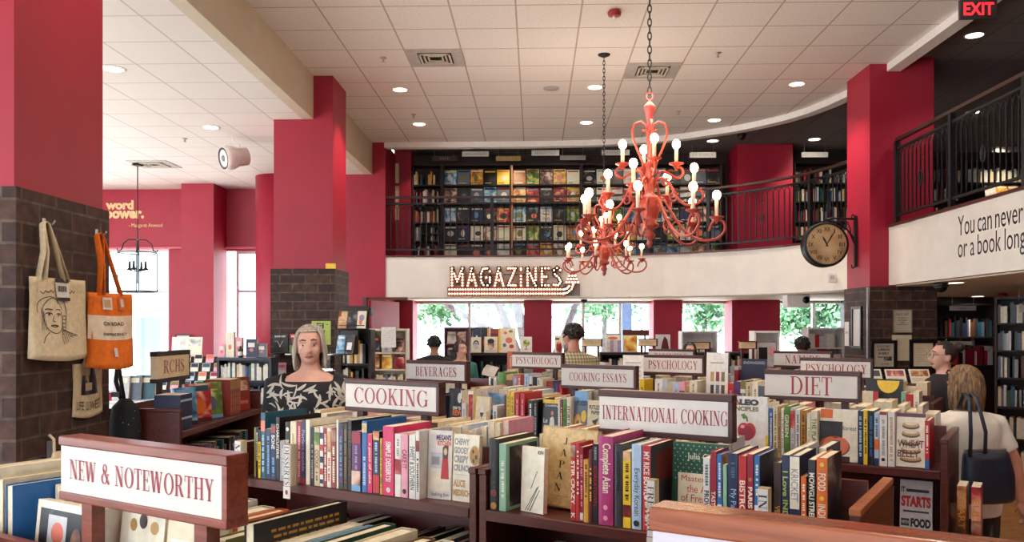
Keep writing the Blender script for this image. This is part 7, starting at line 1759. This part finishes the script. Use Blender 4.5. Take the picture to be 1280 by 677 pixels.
# mystery section farther back
YM1 = 11.6
def island(label, x0, x1, Y, top, seed, shelves=(.3, .65, 1.0)):
    a, b = atY(x0, 440, Y).x, atY(x1, 440, Y).x
    wallcase(label, a, b, Y, 0, [z for z in shelves if z < top - .2], top, depth=.34)
    for i, z in enumerate([z for z in shelves if z < top - .2]): pack(place(a, Y, 0), b - a, z, (.18, .26), seed + i, tones=[0, 1, 3, 4, 5, 6, 8, 10, 11, 12], fill=.9)
    return a, b
island('dark bookcase below the three MYSTERY signs at the back', 750, 900, YM1, 1.30, 500)
island('dark bookcase below the rightmost MYSTERY sign', 912, 985, 12.4, 1.28, 520)
for (xl, xr, yt, yb, Y, lb) in ((727, 753, 423, 433, 11.0, 'cream MYSTERY sign right of the man in the checked shirt'), (797, 822, 423, 432.5, 11.2, 'cream MYSTERY sign in front of the second window'), (859, 888, 427, 436.5, 11.0, 'cream MYSTERY sign in front of the narrow window'), (923, 946, 426, 436, 11.6, 'cream MYSTERY sign in front of the right red pier')):
    a = atY(xl, yt, Y); b = atY(xr, yb, Y)
    o = thing('category_sign', lb, 'sign', (a.x, Y, 0)); L = b.x - a.x; h = a.z - b.z
    MB().box(0, -.02, a.z - h * .12, L, .02, a.z).build('top_rail', MAHOG, o); MB().box(0, -.02, b.z, L, .02, b.z + h * .1).build('bottom_rail', MAHOG, o); MB().box(.01, -.012, b.z + h * .1, L - .02, .012, a.z - h * .12).build('plate', plain('cream_card', (226, 206, 168), .6), o); MB().box(L - .02, -.02, b.z + h * .1, L, .02, a.z - h * .12).build('end_cap', MAHOG, o)
    m = MB(); put_text(m, 'MYSTERY', L * .14, b.z + h * .28, L * .86, a.z - h * .3, -.0135, 0, serif=True); m.build('lettering', P('tan'), o, fix=False)
    for x in (L * .2, L * .8): MB().box(x - .015, -.012, 0, x + .015, .012, b.z).build('post', MAHOG, o)
    MB().box(-.02, -.12, 0, L + .02, .12, .02).build('base_plate', MAHOG, o)
tz = 1.3315
for (a, b, yt, cv, art, lb) in [(704, 713, 419, 'pale_grey', [('r', .1, .7, .9, .9, 'white'), ('r', .1, .1, .9, .6, PHOTO[2])], 'grey cover left of the man in the checked shirt'),
        (693, 703.5, 419, 'ivory', [('e', .55, .45, .35, .3, PHOTO[5]), ('r', .1, .8, .6, .88, 'charcoal')], 'white cover with a running figure left of the man in the checked shirt')]:
    zz = atY(a, yt, 11.1); A, B = atY(a, yt, 11.1), atY(b, yt, 11.1)
    pt = thing('display_pedestal', 'dark stand carrying the ' + lb.replace(' left of the man in the checked shirt', ''), 'stand', ((A.x + B.x) / 2, 11.1, 0)); hh = .3; MB().box(-.04, -.05, 0, .04, .05, zz.z - hh - .02).build('cabinet', DARKW, pt); MB().box(-.047, -.06, zz.z - hh - .02, .047, .06, zz.z - hh).build('table_top', DARKW, pt)
    faceout(lb, 0, (A.x + B.x) / 2, 11.08, zz.z - hh + .0015, B.x - A.x, hh, .02, cv, art, lean=.08)
for (a, b, yt, cv, art, lb) in [(757.5, 775, 417, 'ivory', [('e', .5, .75, .35, .08, 'salmon'), ('r', 0, .94, 1, 1, 'charcoal'), ('r', .1, .1, .9, .6, PHOTO[6])], 'pale picture book with a red curve before the second window'),
        (762, 776, 425, 'lilac', [('r', .3, 0, .65, 1, 'pale_grey')], 'lilac and white banded book before the second window'),
        (779, 797, 419, 'cream', [('r', .05, .05, .95, .95, PHOTO[7])], 'warm cream picture book before the second window'),
        (820, 838, 418, 'pale_grey', [('p', [(.3, 0), (.95, 0), (.8, .7), (.6, .9), (.45, .6)], 'maroon')], 'grey cover with a dark red hooded figure before the middle pier'),
        (727, 745, 417, 'charcoal', [('r', .1, .2, .9, .8, PHOTO[2])], 'dark picture cover above the first MYSTERY sign')]:
    A, B = atY(a, yt, 11.75), atY(b, yt, 11.75)
    if lb.startswith('dark picture'): continue
    dy = .0 if 'lilac' in lb else .10
    faceout(lb, 0, (A.x + B.x) / 2, 11.65 + dy, tz, B.x - A.x, A.z - tz, .025, cv, art, lean=.06)
# a tall dark board hanging above the cream book
A, B = atY(779, 412, 11.8), atY(812, 419.5, 11.8)
o = thing('category_sign', 'dark brown blank sign above the cream picture book before the second window', 'sign', ((A.x + B.x) / 2, 11.88, tz)); L = B.x - A.x
MB().box(-L / 2, -.02, B.z - tz, L / 2, .02, A.z - tz).build('plate', MAHOG, o); [MB().box(x - .012, -.012, 0, x + .012, .012, B.z - tz).build('post', MAHOG, o) for x in (-L * .35, L * .35)]
# pale racks near the windows on the right
A, B = atY(943, 416, 11.9), atY(975, 445, 11.9)
wallcase('white metal rack with a dark screen shaped panel before the right red pier', A.x, B.x, 11.9, 0, [.4, .8, 1.15], A.z, depth=.3, mat=TRIMW)
faceout('dark panel with pink note on the white metal rack', 0, (A.x + B.x) / 2, 11.93, 1.152, .26, .3, .02, 'pale_grey', [('r', .1, .2, .55, .8, 'black'), ('r', .65, .4, .95, .8, 'pink')], lean=.05, name='notice_panel', cat='panel')
A, B = atY(852, 416, 13.4), atY(897, 445, 13.4)
wallcase('white low shelf unit in front of the narrow window', A.x, B.x, 13.4, 0, [.4, .8, 1.15], A.z, depth=.3, mat=TRIMW)
pack(place(A.x, 13.4, 0), B.x - A.x, 1.15, (.18, .28), 540, tones=[0, 7, 15, 3, 2], fill=.7)
A, B = atY(1010, 424, 13.2), atY(1056, 445, 13.2)
wallcase('pale shelf unit of magazines before the far right window', A.x, B.x, 13.2, 0, [.4, .8, 1.1, 1.36], A.z + .15, depth=.3, mat=TRIMW)
for i, z in enumerate((1.1, 1.36)): pack(place(A.x, 13.2, 0), B.x - A.x, z, (.16, .24), 550 + i, tones=[3, 4, 15, 5, 10, 7], fill=.9, wr=(.05, .12))
# end-panel holder with two paperbacks beside the white blouse
EP = W(-.36, C_ROW['diet'] - .12, 0)
o = thing('acrylic_holder', 'clear acrylic book holder on the end panel of the DIET bookcase', 'holder', (EP.x, EP.y, .74), ROW)
m = MB(); m.box(.003, -.11, 0, .16, .11, .006); m.box(.003, -.11, .006, .008, .11, .27); m.box(.153, -.11, .006, .158, .11, .06); m.box(.008, -.113, .006, .153, -.11, .1); m.build('tray', ACRYL, o)
for i, (cv, lb) in enumerate([(PHOTO[0], 'left of two dark golden paperbacks in the clear holder'), (PHOTO[5], 'right of two patterned paperbacks in the clear holder')]):
    p = W(-.36 + .03 + i * .05, C_ROW['diet'] - .215, .748)
    b = book(lb, ROW, -.36 + .03 + i * .055, C_ROW['diet'] - .215, .7475, .036, .235, .15, cv, [('text', ['HEART', 'FULL'][i], .2, .85, 'amber', .01)], hard=False)
# ================================================================ bags on the near brick column
def tote(label, name, A, B, zt, zb, body, bulge, straps, extra, hook):
    """A, B: plan points of the top corners"""
    o = thing(name, label, 'bag', (A[0], A[1], zb)); d = Vector((B[0] - A[0], B[1] - A[1], 0)); L = d.length; d.normalize(); n = Vector((d.y, -d.x, 0)); H = zt - zb
    def Sf(u, v, side=-1):
        prof = math.sin(PI * min(1, max(0, u))) ** .6 * (1 - v) ** .5 if v < 1 else 0
        flare = 1.0 + .10 * (1 - v); fold = .006 * math.sin(u * 17 + v * 4) * (.3 + v)
        w = bulge * prof * (1.1 - .7 * v) + fold
        sag = -.02 * math.sin(PI * u) * (1 - v)
        return d * ((u - .5) * flare * L + L / 2) + n * (w if side < 0 else -.2 * w) + Vector((0, 0, v * H + sag))
    m = MB(); N = 14
    for side in (-1, 1):
        m.add([Sf(i / N, j / N, side) for j in range(N + 1) for i in range(N + 1)], [(j * (N + 1) + i, j * (N + 1) + i + 1, (j + 1) * (N + 1) + i + 1, (j + 1) * (N + 1) + i) for j in range(N) for i in range(N)], 0, True)
    bo = m.build('bag_body', body, o); sd = bo.modifiers.new('t', 'SOLIDIFY'); sd.thickness = .003
    hk = Vector((hook[0] - A[0], hook[1] - A[1], hook[2] - zb))
    for (u0, u1, mt) in straps:
        m = MB(); a = Sf(u0, .97) + n * .004; b = Sf(u1, .97) + n * .004
        pts = [a, a.lerp(hk, .5) + n * min(.01, bulge * .3), hk - d * .02, hk + d * .0 + Vector((0, 0, .012)), hk + d * .02, b.lerp(hk, .5) + n * min(.01, bulge * .3), b]
        m.tube(pts, .017, n=8, flat=.16); m.build('strap', mt, o)
    extra(o, Sf, n)
    return o
def stroke(m, Sf, n, pts, w=.004, mi=0, lift=.003):
    P_ = [Sf(u, v) + n * lift for u, v in pts]
    for a, b in zip(P_, P_[1:]):
        t = (b - a); 
        if t.length < 1e-6: continue
        q = t.normalized().cross(n) * w / 2
        m.add([a - q, a + q, b + q, b - q], [(0, 1, 2, 3)], mi)
def patch(m, Sf, n, u0, v0, u1, v1, mi=0, lift=.0035, k=6):
    m.add([Sf(u0 + (u1 - u0) * i / k, v0 + (v1 - v0) * j / k) + n * lift for j in range(k + 1) for i in range(k + 1)], [(j * (k + 1) + i, j * (k + 1) + i + 1, (j + 1) * (k + 1) + i + 1, (j + 1) * (k + 1) + i) for j in range(k) for i in range(k)], mi)
CANV = plain('natural_canvas', (214, 198, 164), .9, var=.05, scale=40); ORNG = plain('orange_canvas', (226, 112, 22), .85, var=.06, scale=30)
BX = -2.474
A = atX(38, 345, BX + .02); Bq = atY(105, 345, 4.50)
def bag1(o, Sf, n):
    m = MB(); arc = lambda cu, cv, ru, rv, a0, a1, k=12: [(cu + ru * math.cos(math.radians(a0 + (a1 - a0) * i / k)), cv + rv * math.sin(math.radians(a0 + (a1 - a0) * i / k))) for i in range(k + 1)]
    stroke(m, Sf, n, arc(.34, .53, .15, .2, 165, 380)); stroke(m, Sf, n, arc(.34, .56, .17, .2, 20, 180)); stroke(m, Sf, n, arc(.30, .62, .20, .15, 60, 200)); stroke(m, Sf, n, arc(.44, .6, .13, .2, -30, 100))
    for cu in (.26, .42): stroke(m, Sf, n, arc(cu, .555, .045, .018, 0, 180), .005); stroke(m, Sf, n, arc(cu, .60, .06, .02, 30, 150), .005); stroke(m, Sf, n, [(cu - .012, .555), (cu + .012, .555)], .011)
    stroke(m, Sf, n, [(.33, .55), (.31, .48), (.345, .47)]); stroke(m, Sf, n, [(.28, .42), (.33, .43), (.39, .42)], .006); stroke(m, Sf, n, arc(.33, .425, .05, .018, 180, 360))
    for i in range(5): stroke(m, Sf, n, arc(.53 - .01 * i, .52 - .045 * i, .035, .03, -60, 230, 8))
    for i in range(6): stroke(m, Sf, n, [(.46 + .03 * i, .42 - .02 * i), (.44 + .04 * i, .3), (.46 + .045 * i, .20 + .02 * i)], .003)
    for i in range(5): stroke(m, Sf, n, [(.16 + .012 * i, .64 - .02 * i), (.17 + .01 * i, .5), (.15 + .02 * i, .36)], .002)
    stroke(m, Sf, n, [(.48, .38), (.60, .34), (.72, .30)]); stroke(m, Sf, n, [(.26, .34), (.2, .28), (.17, .2)])
    m.build('printed_portrait', P('charcoal'), o, fix=False); m = MB()
    stroke(m, Sf, n, [(.15, .83), (.19, .80), (.22, .84), (.26, .82), (.32, .85), (.36, .82), (.4, .85)], .005); stroke(m, Sf, n, [(.62, .85), (.66, .82), (.7, .86), (.76, .83), (.8, .86)], .005)
    m.build('printed_script', P('charcoal'), o, fix=False)
    m = MB(); patch(m, Sf, n, .42, .74, .62, 1.0, 0, .008); patch(m, Sf, n, .42, .95, .62, 1.0, 1, .010); patch(m, Sf, n, .42, .73, .62, .77, 1, .010)
    for i in range(7): patch(m, Sf, n, .455 + .018 * i, .84, .465 + .018 * i, .91, 1, .010, 1)
    m.build('price_tag', [PAPER, BLACKP], o, fix=False)
tote('natural canvas tote bag with a line drawn face, hanging highest on the near brick column', 'tote_bag', (A.x, A.y), (Bq.x, Bq.y), A.z + .0, atX(38, 448, BX + .04).z, CANV, .05, [(.12, .55, CANV), (.2, .62, CANV)], bag1, atX(56, 280, BX + .035))
A2 = atX(110, 365, BX + .05); B2 = atY(164, 372, 4.86)
def bag2(o, Sf, n):
    m = MB(); patch(m, Sf, n, 0, .38, 1, .70, 0, .002, 10); m.build('white_band', plain('white_canvas', (226, 208, 184), .9), o, fix=False)
    m = MB()
    def word(s, u0, v0, u1, v1):
        vs, fs = font_poly(s, .02); a, b, c, d_ = size_of(vs); m.add([Sf(u0 + (v[0] - a) / (b - a) * (u1 - u0), v0 + (v[1] - c) / (d_ - c) * (v1 - v0)) + n * .005 for v in vs], fs)
    word('ON ROAD', .26, .57, .7, .62); m.build('lettering', P('charcoal'), o, fix=False); m = MB(); word('DEPENDENCY', .26, .44, .76, .475); m.build('lettering', P('charcoal'), o, fix=False)
    m = MB(); patch(m, Sf, n, .26, .78, .50, .94, 0, .006); patch(m, Sf, n, .29, .81, .47, .91, 1, .008); m.build('round_badge', [PAPER, P('tan')], o, fix=False)
    m = MB(); patch(m, Sf, n, .62, .78, .8, .95, 0, .007); patch(m, Sf, n, .66, .82, .77, .92, 1, .009); m.build('swing_tag', [P('orange'), PAPER], o, fix=False)
    m = MB(); patch(m, Sf, n, .42, .16, .50, .28, 0, .005); m.build('penguin_patch', PAPER, o, fix=False)
tote('orange canvas tote bag with a white lettered band, hanging at the column corner', 'tote_bag', (A2.x, A2.y), (B2.x, B2.y), A2.z, atX(110, 458, BX + .04).z, ORNG, .06, [(.2, .3, ORNG), (.3, .75, ORNG)], bag2, atX(124, 294, BX + .04))
A3 = atX(92, 455, BX + .006); B3 = atX(126, 440, BX + .012)
def bag3(o, Sf, n):
    m = MB(); patch(m, Sf, n, .25, .42, .8, .78, 0, .004); patch(m, Sf, n, .55, .7, .9, .95, 0, .004); patch(m, Sf, n, .34, .5, .6, .64, 1, .006)
    vs, fs = font_poly('LIFE IS SWEET', .0); a, b, c, d_ = size_of(vs); m.add([Sf(.1 + (v[0] - a) / (b - a) * .8, .14 + (v[1] - c) / (d_ - c) * .16) + n * .005 for v in vs], fs)
    m.build('printed_cat', [P('black'), CANV], o, fix=False)
tote('narrow natural canvas bag with a black cat print, hanging below the orange tote', 'tote_bag', (A3.x, A3.y), (B3.x, B3.y), A3.z, atX(92, 521, BX + .02).z, CANV, .008, [(.3, .6, CANV)], bag3, atX(108, 446, BX + .012))
A4 = atX(131, 505, -2.30); 
BLKF = blotch('black_dotted_cloth', [(.06, (170, 160, 150)), (.09, (22, 21, 24)), (.2, (18, 17, 20))], 26, 0, .8, 'voronoi')
p = atY(155, 530, 4.94)
o = thing('backpack', 'black dotted backpack with a long strap hanging behind the column corner', 'bag', (p.x, 4.955, p.z))
m = MB(); m.loft([(0, 0, -.20, .06, .03), (0, 0, -.17, .09, .045), (0, 0, 0, .095, .05), (0, 0, .1, .08, .04), (0, 0, .15, .03, .02)], n=24); remesh(m, 'bag_body', BLKF, o, .01, 2)
m = MB(); m.tube([(-.02, -.0, .13), (-.05, -.01, .25), (-.045, .0, .42)], .014, n=8, flat=.4); m.tube([(-.01, .01, .13), (-.03, .01, .25), (-.045, .0, .42)], .012, n=8, flat=.4); m.build('hanging_strap', DARKCL, o)
m = MB(); m.box(-.075, -.02, .16, -.03, .02, .19); m.build('buckle', METAL, o)
o2 = thing('wall_hook', 'steel peg on the brick column carrying the dotted backpack', 'hook', (p.x - .045, 4.97, p.z + .40)); MB().tube([(-.10, -.02, .0), (0, 0, .005), (.02, 0, .02)], .006, n=6).build('peg', METAL, o2)
for (px, py, lb) in ((54, 280, 'steel hook on the brick column holding the tote with the face'), (120, 293, 'steel hook on the brick column holding the orange tote'), (104, 437, 'steel hook on the brick column behind the cat print bag')):
    q = atX(px, py, BX); o = thing('wall_hook', lb, 'hook', q); m = MB(); m.tube([(0.001, 0, 0), (.05, 0, 0), (.06, 0, .018)], .005, n=7); m.build('peg', METAL, o); m = MB(); m.box(.0005, -.015, -.02, .004, .015, .03); m.build('back_plate', METAL, o)
# light grey draped cloth bag low on the column
q = atX(68, 600, -2.40)
o = thing('cloth_bag', 'pale folded cloth bag hanging low on the near brick column', 'bag', (-2.40, q.y, q.z)); m = MB(); m.loft([(0, 0, -.16, .02, .06), (0, 0, -.05, .03, .07), (0, .01, .08, .02, .05), (0, .02, .14, .012, .03)], n=18); m.build('bag_body', CANV, o); m = MB(); m.tube([(0, .0, .12), (-.02, .03, .2), (-.05, .04, .22)], .008, n=6); m.build('hanging_strap', CANV, o)
o = thing('wall_switch', 'small grey switch plate on the near brick column above the cloth bag', 'switch', atX(61, 563, BX)); MB().box(.0005, -.02, -.05, .02, .02, .05).build('plate', METAL, o)
o = STUFF.build('packed_books', [P(c_) for c_ in STUFF_COLS]); tag(o, 'rows of small books on the far wall shelves and back racks', 'books', None, 'stuff')
# ---------------------------------------------------------------- camera and view
cam = bpy.data.cameras.new('camera'); cam.sensor_width = 36; cam.lens = F / 1280 * 36; cam.shift_y = 69.5 / 1280; cam.clip_start = .05
co = bpy.data.objects.new('camera', cam); COL.objects.link(co); co.location = (0, 0, CZ); co.rotation_euler = (PI / 2, 0, TH)
SC.camera = co
vs = SC.view_settings; vs.view_transform = 'Standard'; vs.look = 'None'; vs.gamma = 1; vs.use_curve_mapping = False; vs.exposure = 0.4
SC.cycles.use_denoising = True
SC.cycles.max_bounces = 8; SC.cycles.diffuse_bounces = 5; SC.cycles.transparent_max_bounces = 12; SC.cycles.caustics_reflective = False; SC.cycles.caustics_refractive = False
SC.cycles.sample_clamp_indirect = 6
for k, v in LABELS.items():
    if len(v) > 1: print('DUPLABEL', len(v), k, v[:3])
print('THINGS', len([o for o in bpy.data.objects if o.parent is None and 'label' in o]))
